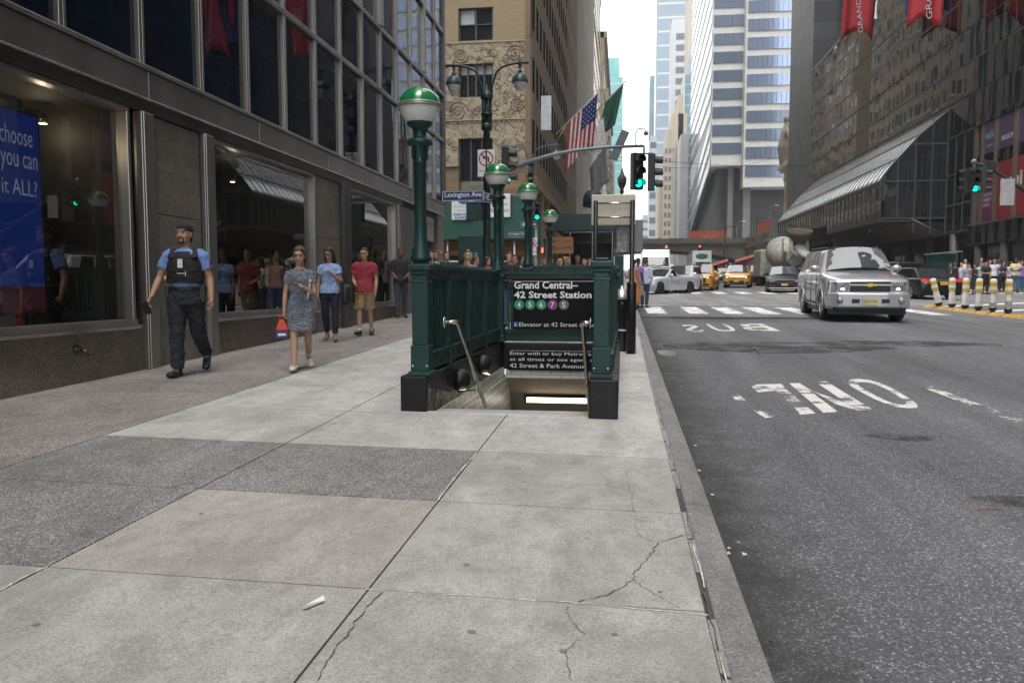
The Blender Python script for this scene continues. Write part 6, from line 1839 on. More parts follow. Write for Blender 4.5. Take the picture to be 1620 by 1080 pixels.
# the others
m_bk = M_('paint_black', (.008, .009, .011), .3, .1, .06, 2, coat=.12, spec=.3); m_yl = paint('taxi_yellow', (.62, .27, .012), .0, .3); m_wh = paint('white', (.68, .69, .70), 0, .3); m_gr = paint('silver_grey', (.42, .43, .45), .3, .3); m_nv = paint('dark_blue', (.03, .035, .05), .4, .25)
car('sedan', 'black sedan with chrome grille bars and yellow plate stopped at the far crosswalk', 'car', rear(9.7, 49.9), R(-9), MERC, m_bk).scale = (1.1, 1.1, 1.06)
car('taxi', 'yellow minivan taxi facing us in the middle of the avenue', 'taxi', rear(8.75, 62), R(-11), TAXI, m_yl, lights=True, plate=m_plate).scale = (1.1, 1.1, 1.05)
CONV = dict(SEDAN, H=1.38, belt=.95, gh=(1.5, 2.3, 2.55, 2.9), sidew=((.2, .8),), W=1.9, front=[(-.45, .45, .42, .62, 'k', 'grille'), (-.7, .7, .28, .38, 'k', 'air_intake')])
cv = car('convertible', 'silver convertible turning by the far left kerb', 'car', rear(2.35, 46.6), R(-40), CONV, m_gr, rimm=m_rimd)
car('suv', 'white crossover right behind the silver convertible', 'suv', rear(3.75, 50.2), R(-17), SUVS, m_wh, lights=True).scale = (.94, .94, .94)
car('taxi', 'yellow taxi crossover partly hidden behind the white crossover', 'taxi', rear(5.35, 54.5), R(-13), dict(SUVS, lamp=1), m_yl, lights=True)
car('suv', 'dark crossover between the two yellow taxis', 'suv', rear(6.9, 72), R(-3), SUVS, m_nv, lights=True)
car('sedan', 'white sedan queued behind the yellow taxi crossover', 'car', rear(4.6, 62), R(-5), SEDAN, m_wh, lights=True)
car('sedan', 'dark blue sedan queued far behind the yellow minivan taxi, near the ramp wall', 'car', rear(10.4, 84), R(-2), SEDAN, m_nv, lights=True)
car('suv', 'black SUV waiting behind the right side of the yellow minivan taxi', 'suv', rear(11.6, 71), R(0), SUVS, m_bk)
TAIL = dict(SEDAN, brake=1, L=5.0)
car('sedan', 'black sedan with lit red tail lights driving away behind the silver SUV', 'car', rear(13.9, 39.6), R(184), TAIL, m_bk)
car('minivan', 'dark minivan with sloping rear glass beyond the black sedan with lit tail lights', 'car', rear(15.2, 46.5), R(182), dict(SUVS, H=1.75, brake=0, L=5.0), m_bk)
car('sedan', 'white car crossing on the viaduct beside the orange barrier', 'car', (16.5, 153, 9.3), R(90), SEDAN, m_wh, slope=False)
car('sedan', 'dark car far down the avenue under the viaduct', 'car', rear(7.0, 118), 0, SEDAN, m_nv, lights=True)
# white van, box truck
VAN = dict(wsv=(.05, .55), L=6.4, W=2.1, H=2.75, r=.38, wy=(1.1, 4.6), belt=1.55, suv=1, top=[(0, .8), (.03, 1.1), (.15, 1.25), (.6, 1.4), (1.2, 1.55), (6.3, 1.58), (6.4, 1.4)], gh=(.7, 1.3, 6.35, 6.38), wb=.97, wr=.92, sidew=((.06, .17), (.2, .45), (.48, .92)), doors=(1.4, 2.4), handles=(), hl=(.55, .98, .85, 1.1), front=[(-.5, .5, .7, 1.05, 'k', 'grille')], pl=(-.16, .16, .5, .62))
car('van', 'tall white shuttle van behind the silver convertible at the left kerb', 'van', rear(2.3, 57.5), R(-2), VAN, m_wh, glass=m_cglassd)
BT = thing('box_truck', 'white box truck with a green oval mark on its box, far down the avenue', 'truck', rear(9.6, 100), 0)
b = MB(); b.box(-1.15, 1.15, -1.0, 4.5, 1.0, 3.6); b.build('cargo_box', m_wh, BT, bevel=.03)
b = MB(); b.box(-1.0, 1.0, -2.6, -1.0, .5, 1.7); b.box(-.95, .95, -2.2, -1.0, 1.7, 2.3); b.build('cab', m_wh, BT, bevel=.12)
b = MB(); b.box(-.85, .85, -2.25, -2.21, 1.6, 2.2); b.build('windshield', m_cglass, BT)
b = MB(); b.box(-.6, .6, -2.64, -2.6, .7, 1.2); b.build('grille', m_trim, BT)
b = MB(); b.ell((0, -1.02, 2.9), (.75, .03, .35)); b.build('emblem', M_('emblem_green', (.05, .15, .07), .5), BT)
for y in (-1.8, 3.2):
    for s_ in (-1, 1):
        b = MB(); b.lathe([(.3, -.13), (.45, -.13), (.45, .13), (.3, .13), (0, .1)], 20, 0, Matrix.Translation((s_ * .95, y, .45)) @ Matrix.Rotation(R(90 * s_), 4, 'Y')); b.build('wheel', m_tyre, BT)
# cement mixer seen from behind
m_mix = scuffed('mixer_white', (.36, .35, .32), (.13, .10, .075), .6, .3, .5, .6)
m_mixd = scuffed('mixer_grime', (.075, .062, .05), (.24, .2, .15), .7, .2, .5, .6)
CM = thing('cement_mixer', 'dirty white cement mixer truck with rear hopper and chute in the right lane', 'truck', rear(12.3, 62.5), R(185))
b = MB(); M = Matrix.Translation((0.1, .8, 2.35)) @ Matrix.Rotation(R(-12), 4, 'X') @ Matrix.Rotation(R(-90), 4, 'X')
b.lathe([(.55, -3.0), (.95, -2.6), (1.22, -1.6), (1.25, -.6), (1.1, .4), (.75, 1.4), (.48, 1.9), (.45, 2.0)], 28, 0, M)
dr = b.build('drum', m_mix, CM)
b = MB()
for k in range(60):
    t0 = k / 60 * 2.2 * 2 * math.pi; zz = -2.2 + 3.4 * k / 60
    rr = itp([(-3.0, .55), (-2.6, .95), (-1.6, 1.22), (-.6, 1.25), (.4, 1.1), (1.4, .75), (1.9, .48)], zz) + .012
    t1 = (k + 1) / 60 * 2.2 * 2 * math.pi; z1 = -2.2 + 3.4 * (k + 1) / 60
    if k < 24: b.add([M @ Vector((rr * math.cos(t0), rr * math.sin(t0), zz)), M @ Vector((rr * math.cos(t1), rr * math.sin(t1), z1)), M @ Vector((rr * math.cos(t1), rr * math.sin(t1), z1 + .35)), M @ Vector((rr * math.cos(t0), rr * math.sin(t0), zz + .35))], [(0, 1, 2, 3)])
b.build('drum_stripe', M_('mixer_green', (.12, .28, .17), .6, var=.4, scale=3), dr)
b = MB(); b.lathe([(.35, -.5), (.45, -.1), (.85, .45), (.9, .75), (.82, .75), (.75, .45), (.3, -.1)], 20, 0, Matrix.Translation((0, 3.15, 3.35)) @ Matrix.Rotation(R(-15), 4, 'X'), caps=False); b.build('hopper', m_mixd, CM)
b = MB()
b.tube([(0, 3.3, 3.0), (-.2, 3.7, 2.4), (-.75, 4.3, 2.0), (-1.5, 4.6, 1.6)], [(.42, .25), (.36, .2), (.32, .18), (.30, .16)], 12); b.build('chute', m_mix, CM)
b = MB(); b.tube([(-.55, 3.2, 3.5), (-.55, 3.3, 2.6), (-.15, 3.45, 2.2)], .16, 10); b.tube([(.55, 3.2, 3.5), (.55, 3.3, 2.6), (.15, 3.45, 2.2)], .16, 10); b.build('collector', m_mix, CM)
b = MB(); b.box(-.5, .5, -5, 3.9, .85, 1.2); b.box(-1.1, -.5, -.5, 3.4, 1.15, 1.3); b.box(.5, 1.1, -.5, 3.4, 1.15, 1.3); b.box(-.85, -.65, 2.2, 2.5, 1.2, 2.6); b.box(.65, .85, 2.2, 2.5, 1.2, 2.6); b.box(-1.2, 1.2, 3.7, 3.9, .6, 1.2); b.build('chassis', m_mixd, CM, bevel=.02)
b = MB(); b.box(-1.15, 1.15, -5.2, -2.8, .8, 3.0); b.build('cab', m_mix, CM, bevel=.15)
for y in (-4.2, 1.0, 2.4):
    for s_ in (-1, 1):
        b = MB(); b.lathe([(.3, -.25), (.5, -.25), (.52, -.2), (.52, .2), (.5, .25), (.3, .25), (0, .15)], 20, 0, Matrix.Translation((s_ * .85, y, .52)) @ Matrix.Rotation(R(90 * s_), 4, 'Y')); b.build('wheel', m_tyre, CM)
b = MB()
for s_ in (-1, 1): b.box(s_ * .9 - .12, s_ * .9 + .12, 3.9, 3.93, .75, .95)
b.build('tail_light', m_tl, CM)
b = MB()
for k in range(7): b.box(1.12, 1.16, 3.0, 3.3, 1.3 + k * .3, 1.34 + k * .3)
b.box(1.12, 1.16, 2.98, 3.02, 1.2, 3.5); b.box(1.12, 1.16, 3.28, 3.32, 1.2, 3.5); b.build('ladder', m_mixd, CM)

# far signals over the avenue, each a small lit head on a pole
for (px, py, Y, mt, lb) in ((1054, 397, 88, m_sigred, 'far red signal above the white shuttle van'), (1107, 395, 110, m_sigred, 'far red signal hanging before the viaduct')):
    c = at(px, py, Y); t = thing('traffic_signal', lb, 'traffic signal', c)
    signal_head(t, Matrix.Scale(1.25, 4), 0, mt)
    b = MB(); b.tube([(.2, .2, rz_(Y) - c.z), (.2, .2, .7)], .08, 8); b.build('pole', m_sigb, t)
# street lamps on and before the viaduct
for k, (px, pyt, pyb, Y, lb) in enumerate(((1147, 358, 408, 118, 'dark bracket lamp post before the right end of the viaduct'), (1197, 345, 400, 122, 'dark double lamp post beside the ramp wall'), (1166, 350, 385, 150, 'thin pale lamp on the viaduct'), (1218, 325, 380, 150, 'taller thin pale lamp on the viaduct by the station'))):
    top, bot = at(px, pyt, Y), at(px, pyb, Y)
    zb = 9.2 if Y == 150 else rz_(Y)
    t = thing('street_lamp', lb, 'street lamp', (top.x, Y, zb))
    b = MB(); h = top.z - zb
    b.lathe([(.14, 0), (.1, 1), (.07, h - 1)], 10); b.tube([(0, 0, h - 1), (.1, 0, h - .3), (.6, 0, h), (1.0, 0, h)], .06, 8); b.build('pole', m_sigb if k < 2 else m_galv, t)
    b = MB(); b.ell((1.2, 0, h), (.42, .18, .12)); b.build('lamp_head', m_signw if k >= 2 else m_lampg, t)
# dark lantern top behind the cream board
t = thing('lantern', 'black lantern head standing above the cream board', 'lantern', at(984, 300, 40))
b = MB(); b.lathe([(.06, -1.2), (.06, -.2), (.12, -.15), (.08, 0), (.2, .25), (.24, .55), (.1, .75), (.05, .95), (0, 1.1)], 12); b.tube([(0, 0, -5.2), (0, 0, -1.2)], .06, 8); b.build('lantern_head', m_sigb, t)
# overhead wires
for (a, c, s_) in (((840, 232, 42), (1640, 212, 60), 'upper'), ((830, 225, 42), (1260, 240, 90), 'lower')):
    A, B = at(*a), at(*c)
    b = MB(); b.tube([A + (B - A) * (k / 16) + Vector((0, 0, -1.6 * math.sin(math.pi * k / 16))) for k in range(17)], .012, 4, caps=False)
    tag(b.build('overhead_wire', m_black), 'thin %s overhead wire strung across the avenue' % s_, 'wire')
# red and white construction barrier arms under the viaduct
for k, (pa, pb, Y, lb) in enumerate((((1126, 421), (1152, 413), 90, 'sloping red bar left of the avenue centre under the viaduct'), ((1163, 415), (1197, 405), 92, 'sloping red bar right of the first, under the viaduct'))):
    A, B = at(*pa, Y), at(*pb, Y)
    t = thing('red_beam', lb, 'beam', A, world=True)
    b = MB(); b.tube([A, B], .28, 4, smooth=False); b.build('beam', M_('beam_red', (.42, .09, .08), .6, var=.2), t); b = MB(); b.tube([(B.x, Y, rz_(Y)), B], .1, 6); b.build('leg', m_trim, t)

# ================================================================ LANE DELINEATORS ON THE RIGHT
m_delw = M_('delineator_white', (.60, .585, .55), .6, var=.22, scale=5)
m_dely = M_('delineator_yellow', (.56, .34, .02), .5, var=.15, scale=8)
m_delg = M_('delineator_grime', (.30, .285, .26), .8, var=.3, scale=9)
m_curb = M_('yellow_curb', (.42, .25, .06), .85, var=.4, scale=6, bmp=.4)
DP = [(10.95, 29.2, .26, 'leaning delineator post nearest the dark sedan'), (10.97, 28.2, .02, 'second delineator post from the leaning one'), (11.0, 27.25, 0, 'clean third delineator post, counted from the leaning one'), (11.03, 26.35, 0, 'fourth delineator post, counted from the leaning one'), (11.08, 25.5, .03, 'dirty based delineator post with a dark mark on its band'), (11.15, 24.7, 0, 'rightmost delineator post, its lower band worn to a red patch')]
for k, (x, y, ln, lb) in enumerate(DP):
    t = thing('delineator_post', 'white and yellow ' + lb, 'delineator', (x, y, rz_(y) + .09), 0, 'delineator posts on the yellow lane kerb')
    t.rotation_euler = (0, -ln, R(12 * k)); t.scale = (.9, .9, 1)
    b = MB(); b.lathe([(.0, .10), (.155, .10), (.15, .14), (.145, .30), (.125, .50), (.115, .60)], 20, 0, Matrix.Diagonal((.84, .7, 1, 1)), caps=False); b.lathe([(.115, .66), (.11, .78)], 20, 0, caps=False); b.lathe([(.108, .88), (.104, .95), (.09, .985), (.05, 1.0), (0, 1.0)], 20, 0, caps=False)
    if k > 3: b.lathe([(.157, .10), (.152, .14), (.147, .28 if k == 4 else .36)], 20, 1, Matrix.Diagonal((.84, .7, 1, 1)), caps=False)
    b.build('tube', [m_delw, m_delg], t)
    b = MB(); b.lathe([(.117, .59), (.116, .67)], 20, 0, caps=False); b.lathe([(.112, .77), (.110, .89)], 20, 0, caps=False)
    b.build('reflective_band', m_dely, t)
    b = MB(); b.lathe([(.12, -.02), (.10, .03), (.15, .05), (.17, .06), (.17, .12), (.15, .13)], 14, 0, Matrix.Diagonal((.84, .7, 1, 1)), smooth=False); b.build('base', m_trim, t)
t = thing('lane_curb', 'low yellow rubber lane kerb under the delineator posts', 'kerb', (11, 27, .5), world=True)
b = MB()
for k in range(9):
    y = 23.0 + k * .82
    x = 11.0 + .18 * max(0, (26 - y)) * .3
    b.add([(x - .2, y, rz_(y)), (x + .2, y, rz_(y)), (x + .2, y + .8, rz_(y + .8)), (x - .2, y + .8, rz_(y + .8)), (x - .09, y + .05, rz_(y) + .09), (x + .09, y + .05, rz_(y) + .09), (x + .09, y + .75, rz_(y) + .1), (x - .09, y + .75, rz_(y) + .1)], [(0, 1, 5, 4), (1, 2, 6, 5), (2, 3, 7, 6), (3, 0, 4, 7), (4, 5, 6, 7)])
b.build('curb_body', m_curb, t, bevel=.02)
# ================================================================ PEOPLE (figures face -Y in their own space; +X is their left hand)
def skin_mat(name, c): return M_('skin_' + name, c, .55, var=.08, scale=9)
SK = [skin_mat('light', (.46, .27, .19)), skin_mat('tan', (.36, .20, .125)), skin_mat('brown', (.17, .085, .05)), skin_mat('dark', (.09, .048, .032))]
m_hairb = M_('hair_black', (.012, .010, .010), .45, var=.3, scale=30); m_hairn = M_('hair_brown', (.06, .032, .018), .5, var=.4, scale=30); m_hairy = M_('hair_blonde', (.34, .22, .10), .5, var=.4, scale=30); m_hairg = M_('hair_grey', (.16, .155, .15), .5, var=.4, scale=30)
m_eye = M_('eye_dark', (.03, .022, .02), .3); m_lip = M_('lips', (.30, .10, .085), .5)
def cl(name, c, **k): return M_('cloth_' + name, c, .85, var=k.pop('var', .15), scale=k.pop('scale', 6), bmp=.15, bscale=60, **k)
V = Vector
def chain(b, pts, rad, n=12, up=None): b.tube(pts, rad, n, 0, True, True, up=up)

def skeleton(h=1.75, fem=False, lL=(0, 0), lR=(0, 0), aL=None, aR=None, lean=0, head=(0, 0), stance=.0, yaw=0):
    """joint places of a posed figure; l* = (thigh swing forward, knee bend) in degrees, a* = (upper-arm direction, forearm direction)"""
    J = {}
    hipz, shz = .90, (1.37 if fem else 1.388)
    hw, sw = (.095, .15) if fem else (.095, .18)
    LN = lambda x, y, z: V((x, y - math.sin(R(lean)) * max(0, z - hipz), z))
    J['pel'] = V((0, 0, hipz)); J['waist'] = LN(0, 0, 1.08); J['chest'] = LN(0, 0, 1.28); J['neck'] = LN(0, .01, 1.47); J['head'] = LN(0, -.02, 1.625)
    for s, nm, (tf, kb), arm in ((1, 'L', lL, aL), (-1, 'R', lR, aR)):
        hip = V((s * hw, 0, hipz - .02)); tf_, k_ = R(tf), R(tf - kb)
        knee = hip + V((s * stance, -math.sin(tf_), -math.cos(tf_))) * .42
        ank = knee + V((s * stance * .4, -math.sin(k_), -math.cos(k_))) * .40
        J['hip' + nm], J['knee' + nm], J['ank' + nm] = hip, knee, ank
        pitch = max(-60, min(20, (tf - kb) * .9)) if tf - kb < 0 else (tf - kb) * .7
        J['toe' + nm] = ank + V((s * .03, -math.cos(R(pitch)) * .19, math.sin(R(pitch)) * .19 - .05 * math.cos(R(pitch))))
        J['heel' + nm] = ank + V((0, .055 * math.cos(R(pitch)), -.055 - .05 * math.sin(R(pitch)) * .5))
        sh = LN(s * sw, 0, shz)
        arm = arm or ((s * .16, .02, -1), (s * .05, -.22, -1))
        e = sh + V(arm[0]).normalized() * .285; w_ = e + V(arm[1]).normalized() * .25
        J['sh' + nm], J['el' + nm], J['wr' + nm] = sh, e, w_
    low = min(min(J['toe' + n].z, J['heel' + n].z) for n in 'LR') - .025
    for k in J: J[k] = J[k] - V((0, 0, low))
    J['_h'] = h / 1.75; J['_fem'] = fem; J['_head'] = head
    return J

def hand(b, J, s, curl=.5, point=None, fingers=True, k=1.0):
    nm = 'L' if s > 0 else 'R'
    w_, e = J['wr' + nm], J['el' + nm]
    d = V(point).normalized() if point else (w_ - e).normalized()
    side = V((0, -1, 0)) - d * V((0, -1, 0)).dot(d)              # thumb side points forward
    if side.length < .3: side = V((-s, 0, 0)) - d * V((-s, 0, 0)).dot(d)
    side.normalize(); nrm = d.cross(side)                          # palm normal
    if nrm.dot(V((-s, 0, -.2))) < 0: nrm = -nrm
    pc = w_ + d * .05 * k
    chain(b, [w_ - d * .01, w_ + d * .03 * k, w_ + d * .085 * k], [(.025, .022), (.036, .019), (.036, .016)], 10, up=side)
    if not fingers:
        chain(b, [w_ + d * .08, w_ + d * .12 + nrm * .02, w_ + d * .15 + nrm * .045], [.03, .027, .015], 8, up=side); chain(b, [w_ + d * .03 + side * .03, w_ + d * .08 + side * .055 + nrm * .02], [.013, .010], 6); return
    for i, (o, L) in enumerate(((.031, .072), (.011, .08), (-.011, .075), (-.031, .06))):
        c = curl * (1 + .12 * i)
        p0 = w_ + d * .082 * k + side * o * k
        a1 = c * .7; p1 = p0 + (d * math.cos(a1) + nrm * math.sin(a1)) * L * .45
        a2 = c * 1.7; p2 = p1 + (d * math.cos(a2) + nrm * math.sin(a2)) * L * .33
        a3 = c * 2.5; p3 = p2 + (d * math.cos(a3) + nrm * math.sin(a3)) * L * .27
        chain(b, [p0 - d * .02, p0, p1, p2, p3], [.0092, .0095, .009, .0084, .0068], 8)
    t0 = w_ + d * .028 + side * .03; t1 = t0 + (d * .6 + side * .65 + nrm * .25).normalized() * .038; t2 = t1 + (d * .85 + side * .15 + nrm * .5).normalized() * .032
    chain(b, [t0 - side * .012, t0, t1, t2], [.014, .0125, .0105, .008], 8)

def head_frame(J):
    yw, pt = J['_head']
    return Matrix.Translation(J['head']) @ Matrix.Rotation(R(yw), 4, 'Z') @ Matrix.Rotation(R(pt), 4, 'X')
def build_head(b, J, detail=True):
    M = head_frame(J)
    rings = [(-.118, .018, .022, -.062), (-.108, .036, .040, -.052), (-.085, .052, .064, -.030), (-.055, .062, .078, -.016), (-.02, .070, .088, -.006), (.015, .074, .095, 0), (.05, .075, .098, .004), (.08, .068, .090, .008), (.105, .050, .068, .01), (.121, .022, .032, .012)]
    n = 16; vs = []; fs = []
    for z, rx, ry, oy in rings:
        for k in range(n): a = 2 * math.pi * k / n; vs.append((rx * math.cos(a), oy + ry * math.sin(a), z))
    for i in range(len(rings) - 1):
        for k in range(n): fs.append((i * n + k, i * n + (k + 1) % n, (i + 1) * n + (k + 1) % n, (i + 1) * n + k))
    fs += [tuple(range(n))[::-1], tuple(range((len(rings) - 1) * n, len(rings) * n))]
    b.add(vs, fs, 0, True, M)
    if detail:
        b.tube([M @ V((0, -.083, .022)), M @ V((0, -.101, -.012)), M @ V((0, -.113, -.030)), M @ V((0, -.096, -.042))], [.008, .011, .0145, .009], 8)
        b.ell((0, -.088, .036), (.058, .014, .011), M=M)
        b.ell((0, -.083, -.070), (.026, .014, .012), M=M); b.ell((0, -.082, -.108), (.020, .014, .013), M=M)
        for s in (-1, 1):
            b.ell((s * .078, .008, -.012), (.010, .020, .033), M=M); b.ell((s * .04, -.066, -.035), (.022, .016, .02), M=M)
    chain(b, [J['neck'] - V((0, 0, .07)), J['neck'], M @ V((0, .018, -.06))], [.062, .054, .052], 14)

def build_body(J, detail=True, vox=.008, fL=None, fR=None, curl=(.5, .5)):
    b = MB(); fem = J['_fem']
    build_head(b, J, detail)
    dn = lambda p, z: p + V((0, 0, z))
    X = (1, 0, 0)
    if fem: tr = [(.155, .10), (.160, .108), (.118, .085), (.135, .098), (.122, .082), (.062, .055)]
    else: tr = [(.15, .10), (.158, .11), (.145, .10), (.165, .11), (.150, .095), (.075, .065)]
    chain(b, [dn(J['pel'], -.08), J['pel'], J['waist'], J['chest'], dn(J['chest'], .10), dn(J['neck'], -.02)], tr, 18, up=X)
    for s, nm in ((1, 'L'), (-1, 'R')):
        h, k, a = J['hip' + nm], J['knee' + nm], J['ank' + nm]
        chain(b, [dn(h, .03), h.lerp(k, .35), h.lerp(k, .8), k, k.lerp(a, .3), k.lerp(a, .7), a], [.088, .078, .058, .053, .054, .042, .036], 14)
        t, he = J['toe' + nm], J['heel' + nm]
        chain(b, [he, (he + a) / 2 + (t - he) * .18, t.lerp(he, .35), t], [(.03, .03), (.035, .035), (.042, .028), (.034, .016)], 10, up=X)
        s_, e, w_ = J['sh' + nm], J['el' + nm], J['wr' + nm]
        q = .85 if fem else 1
        chain(b, [s_ - V((s * .06, 0, -.01)), s_, s_.lerp(e, .5), e, e.lerp(w_, .3), w_], [.055 * q, .056 * q, .047 * q, .039 * q, .041 * q, .026 * q], 12)
        hand(b, J, s, curl[0] if s > 0 else curl[1], fL if s > 0 else fR, detail)
    return solid(b, vox, 3, .5, 'body')

def clothing_top(J, vox=.01, sleeve=.55, hem=.86, loose=.016, open_neck=0, seed=0, jig=.006, belly=0, hemo=0):
    b = MB(); fem = J['_fem']; X = (1, 0, 0)
    dn = lambda p, z: p + V((0, 0, z)); o = loose
    z0 = J['pel'].z + (hem - .90)
    if fem: r = [(.16, .11), (.165, .115), (.128, .095), (.142, .108), (.13, .094), (.08, .07)]
    else: r = [(.16, .112), (.165, .118), (.158, .112), (.170, .117), (.158, .104), (.085, .072)]
    r = [(x + o, y + o) for x, y in r]
    r[0] = (r[0][0] + hemo, r[0][1] + hemo); r[1] = (r[1][0] + hemo * .8, r[1][1] + hemo * .8)
    if belly: r[1] = (r[1][0] + belly, r[1][1] + belly); r[2] = (r[2][0] + belly, r[2][1] + belly)
    chain(b, [V((J['pel'].x, J['pel'].y, z0)), dn(J['pel'], .03), J['waist'], J['chest'], dn(J['chest'], .10), dn(J['neck'], -.035)], r, 22, up=X)
    for s, nm in ((1, 'L'), (-1, 'R')):
        s_, e, w_ = J['sh' + nm], J['el' + nm], J['wr' + nm]; q = .85 if fem else 1
        p = [s_ - V((s * .085, 0, -.022)), s_ - V((s * .02, 0, -.004)), s_ + V((s * .012, 0, -.02))]; rr = [.050 * q + o * .5, .056 * q + o * .7, .058 * q + o * .8]
        if sleeve <= 1: 
            if sleeve > .01: p += [s_.lerp(e, sleeve * .6), s_.lerp(e, sleeve)]; rr += [.056 * q + o, .058 * q + o * 1.1]
        else: p += [s_.lerp(e, .5), e, e.lerp(w_, .5), e.lerp(w_, sleeve - 1)]; rr += [.054 * q + o, .046 * q + o, .043 * q + o, .036 * q + o]
        if sleeve > .01: chain(b, p, rr, 14)
    return solid(b, vox, 3, .5, 'top', jig, 11, seed)

def clothing_legs(J, vox=.01, to=1.95, loose=.014, top=1.02, seed=0, jig=.007, flare=0):
    b = MB(); X = (1, 0, 0); dn = lambda p, z: p + V((0, 0, z)); o = loose; fem = J['_fem']
    r = [(.155, .105), (.168, .118), (.14, .10)] if fem else [(.155, .108), (.165, .118), (.158, .112)]
    chain(b, [dn(J['pel'], -.09), J['pel'], dn(J['pel'], top - .90)], [(x + o, y + o) for x, y in r], 20, up=X)
    for nm in 'LR':
        h, k, a = J['hip' + nm], J['knee' + nm], J['ank' + nm]
        P = [dn(h, .02), h.lerp(k, .35)]; rr = [.093 + o, .083 + o]
        if to <= 1: P += [h.lerp(k, to)]; rr += [.075 + o + flare]
        else: P += [h.lerp(k, .8), k, k.lerp(a, .35), k.lerp(a, (to - 1))]; rr += [.064 + o, .058 + o, .057 + o, .044 + o + flare]
        chain(b, P, rr, 16)
    return solid(b, vox, 3, .5, 'trousers', jig, 10, seed)

def shoes(J, nm, vox=.008, big=.008):
    b = MB(); X = (1, 0, 0)
    if 1:
        a, t, h = J['ank' + nm], J['toe' + nm], J['heel' + nm]
        d = (t - h).normalized(); o = big
        chain(b, [h - d * .02, h + d * .04, t.lerp(h, .35), t, t + d * .02], [(.026 + o, .030 + o), (.033 + o, .036 + o), (.038 + o, .030 + o), (.035 + o, .022 + o), (.02 + o, .012 + o)], 12, up=X)
        chain(b, [h + d * .03 + V((0, 0, .005)), a + V((0, 0, -.0))], [.038 + o, .040 + o], 12)
    return solid(b, vox, 2, .5, 'shoe')

def hair(J, style, vox=.008):
    b = MB(); M = head_frame(J)
    b.ell((0, .024, .042), (.082, .096, .088), M=M)
    b.ell((0, -.028, .088), (.062, .060, .036), M=M) if style in ('short', 'curly') else b.ell((0, -.012, .085), (.066, .070, .042), M=M)
    if style in ('long', 'tied', 'bun', 'curly'):
        b.ell((0, .045, -.01), (.085, .075, .085), M=M)
        for s in (-1, 1): b.tube([M @ V((s * .03, -.065, .105)), M @ V((s * .074, -.035, .06)), M @ V((s * .082, .01, -.01)), M @ V((s * .075, .04, -.06))], [.018, .022, .024, .02], 8)
    if style == 'long':
        b.tube([M @ V((0, .07, .02)), M @ V((0, .085, -.08)), M @ V((0, .085, -.2)), M @ V((0, .075, -.28))], [(.085, .05), (.09, .045), (.085, .035), (.05, .02)], 12, up=(1, 0, 0))
        for s in (-1, 1): b.tube([M @ V((s * .078, .01, .0)), M @ V((s * .088, .0, -.10)), M @ V((s * .085, -.015, -.2))], [.025, .026, .015], 8)
    if style == 'tied': b.tube([M @ V((0, .09, .0)), M @ V((.03, .125, -.05)), M @ V((.04, .11, -.15))], [.03, .03, .012], 8)
    if style == 'bun': b.ell((0, .05, .155), (.05, .05, .042), M=M)
    if style == 'curly':
        for k in range(22): b.ell((random.uniform(-.09, .09), random.uniform(-.02, .11), random.uniform(-.06, .12)), .035, M=M)
    return solid(b, vox, 2, .4, 'hair', .004, 30)

def paint_face(me, J, mats, eyes=True, beard=None, brow=True):
    """eyes, brows, lips and beard as their own colours on the continuous skin"""
    Mi = head_frame(J).inverted()
    for m in mats: me.materials.append(m)
    for p in me.polygons:
        q = Mi @ p.center
        if q.y > -.03 or not (-.14 < q.z < .07): continue
        ax = abs(q.x)
        if ((ax - .031) / .0145) ** 2 + ((q.z - .010) / .0075) ** 2 < 1 and q.y < -.055: p.material_index = 1
        elif brow and .012 < ax < .052 and .027 < q.z - .1 * (ax - .03) * (-1) * .3 < .038 and q.y < -.05: p.material_index = 2
        elif ax < .026 and -.078 < q.z < -.062 and q.y < -.06: p.material_index = 3
        elif beard and q.y < -.045 and ((ax < .034 and -.060 < q.z < -.048) or (.024 < ax < .036 and -.1 < q.z < -.05) or (ax < .034 and q.z < -.088)): p.material_index = 2
    return me

def dress(t, name, me, mat, par=None):
    me.materials.clear(); me.materials.append(mat)
    return link(name, me, par or t)

def place(t, x, y, h, face=0, z=None):
    t.location = (x, y, gz(x, y) if z is None else z); t.scale = (h, h, h); t.rotation_euler = (0, 0, R(face)); return t

# ---- the guard
J = skeleton(1.75, False, lL=(-16, 34), lR=(8, 6), aL=((.30, .10, -1), (.10, -.20, -1)), aR=((-.42, .02, -1), (-.30, -.50, -1)), head=(-14, 0), lean=-2)
P = thing('person', 'guard in light blue shirt, black vest and flat black cap walking with phone held low', 'person')
body = build_body(J, True, .0065, curl=(.75, .55))
paint_face(body, J, [skin_mat('guard', (.43, .25, .165)), m_eye, m_hairb, m_lip], beard=True); bo = link('body', body, P)
dress(P, 'shirt', clothing_top(J, .009, .62, .90, .018, seed=1, jig=.010, hemo=-.022), cl('shirt_blue', (.155, .27, .56)))
vm_ = MB(); X = (1, 0, 0)
chain(vm_, [J['pel'] + V((0, 0, .155)), J['waist'] + V((0, 0, .03)), J['chest'], J['chest'] + V((0, 0, .07)), J['chest'] + V((0, 0, .105)), J['chest'] + V((0, 0, .14))], [(.206, .158), (.208, .160), (.206, .158), (.182, .148), (.150, .136), (.115, .118)], 24, up=X)
for s in (-1, 1): chain(vm_, [J['chest'] + V((s * .115, -.12, .06)), J['sh' + ('L' if s > 0 else 'R')] + V((-s * .075, -.03, .060)), J['chest'] + V((s * .11, .12, .06))], [(.055, .022)] * 3, 8)
vo = dress(P, 'vest', solid(vm_, .009, 2, .4, 'vest', .004, 14, 2), M_('vest_black', (.012, .012, .014), .8, var=.3, scale=20, bmp=.3, bscale=90))
cz = J['waist'].z
b = MB()
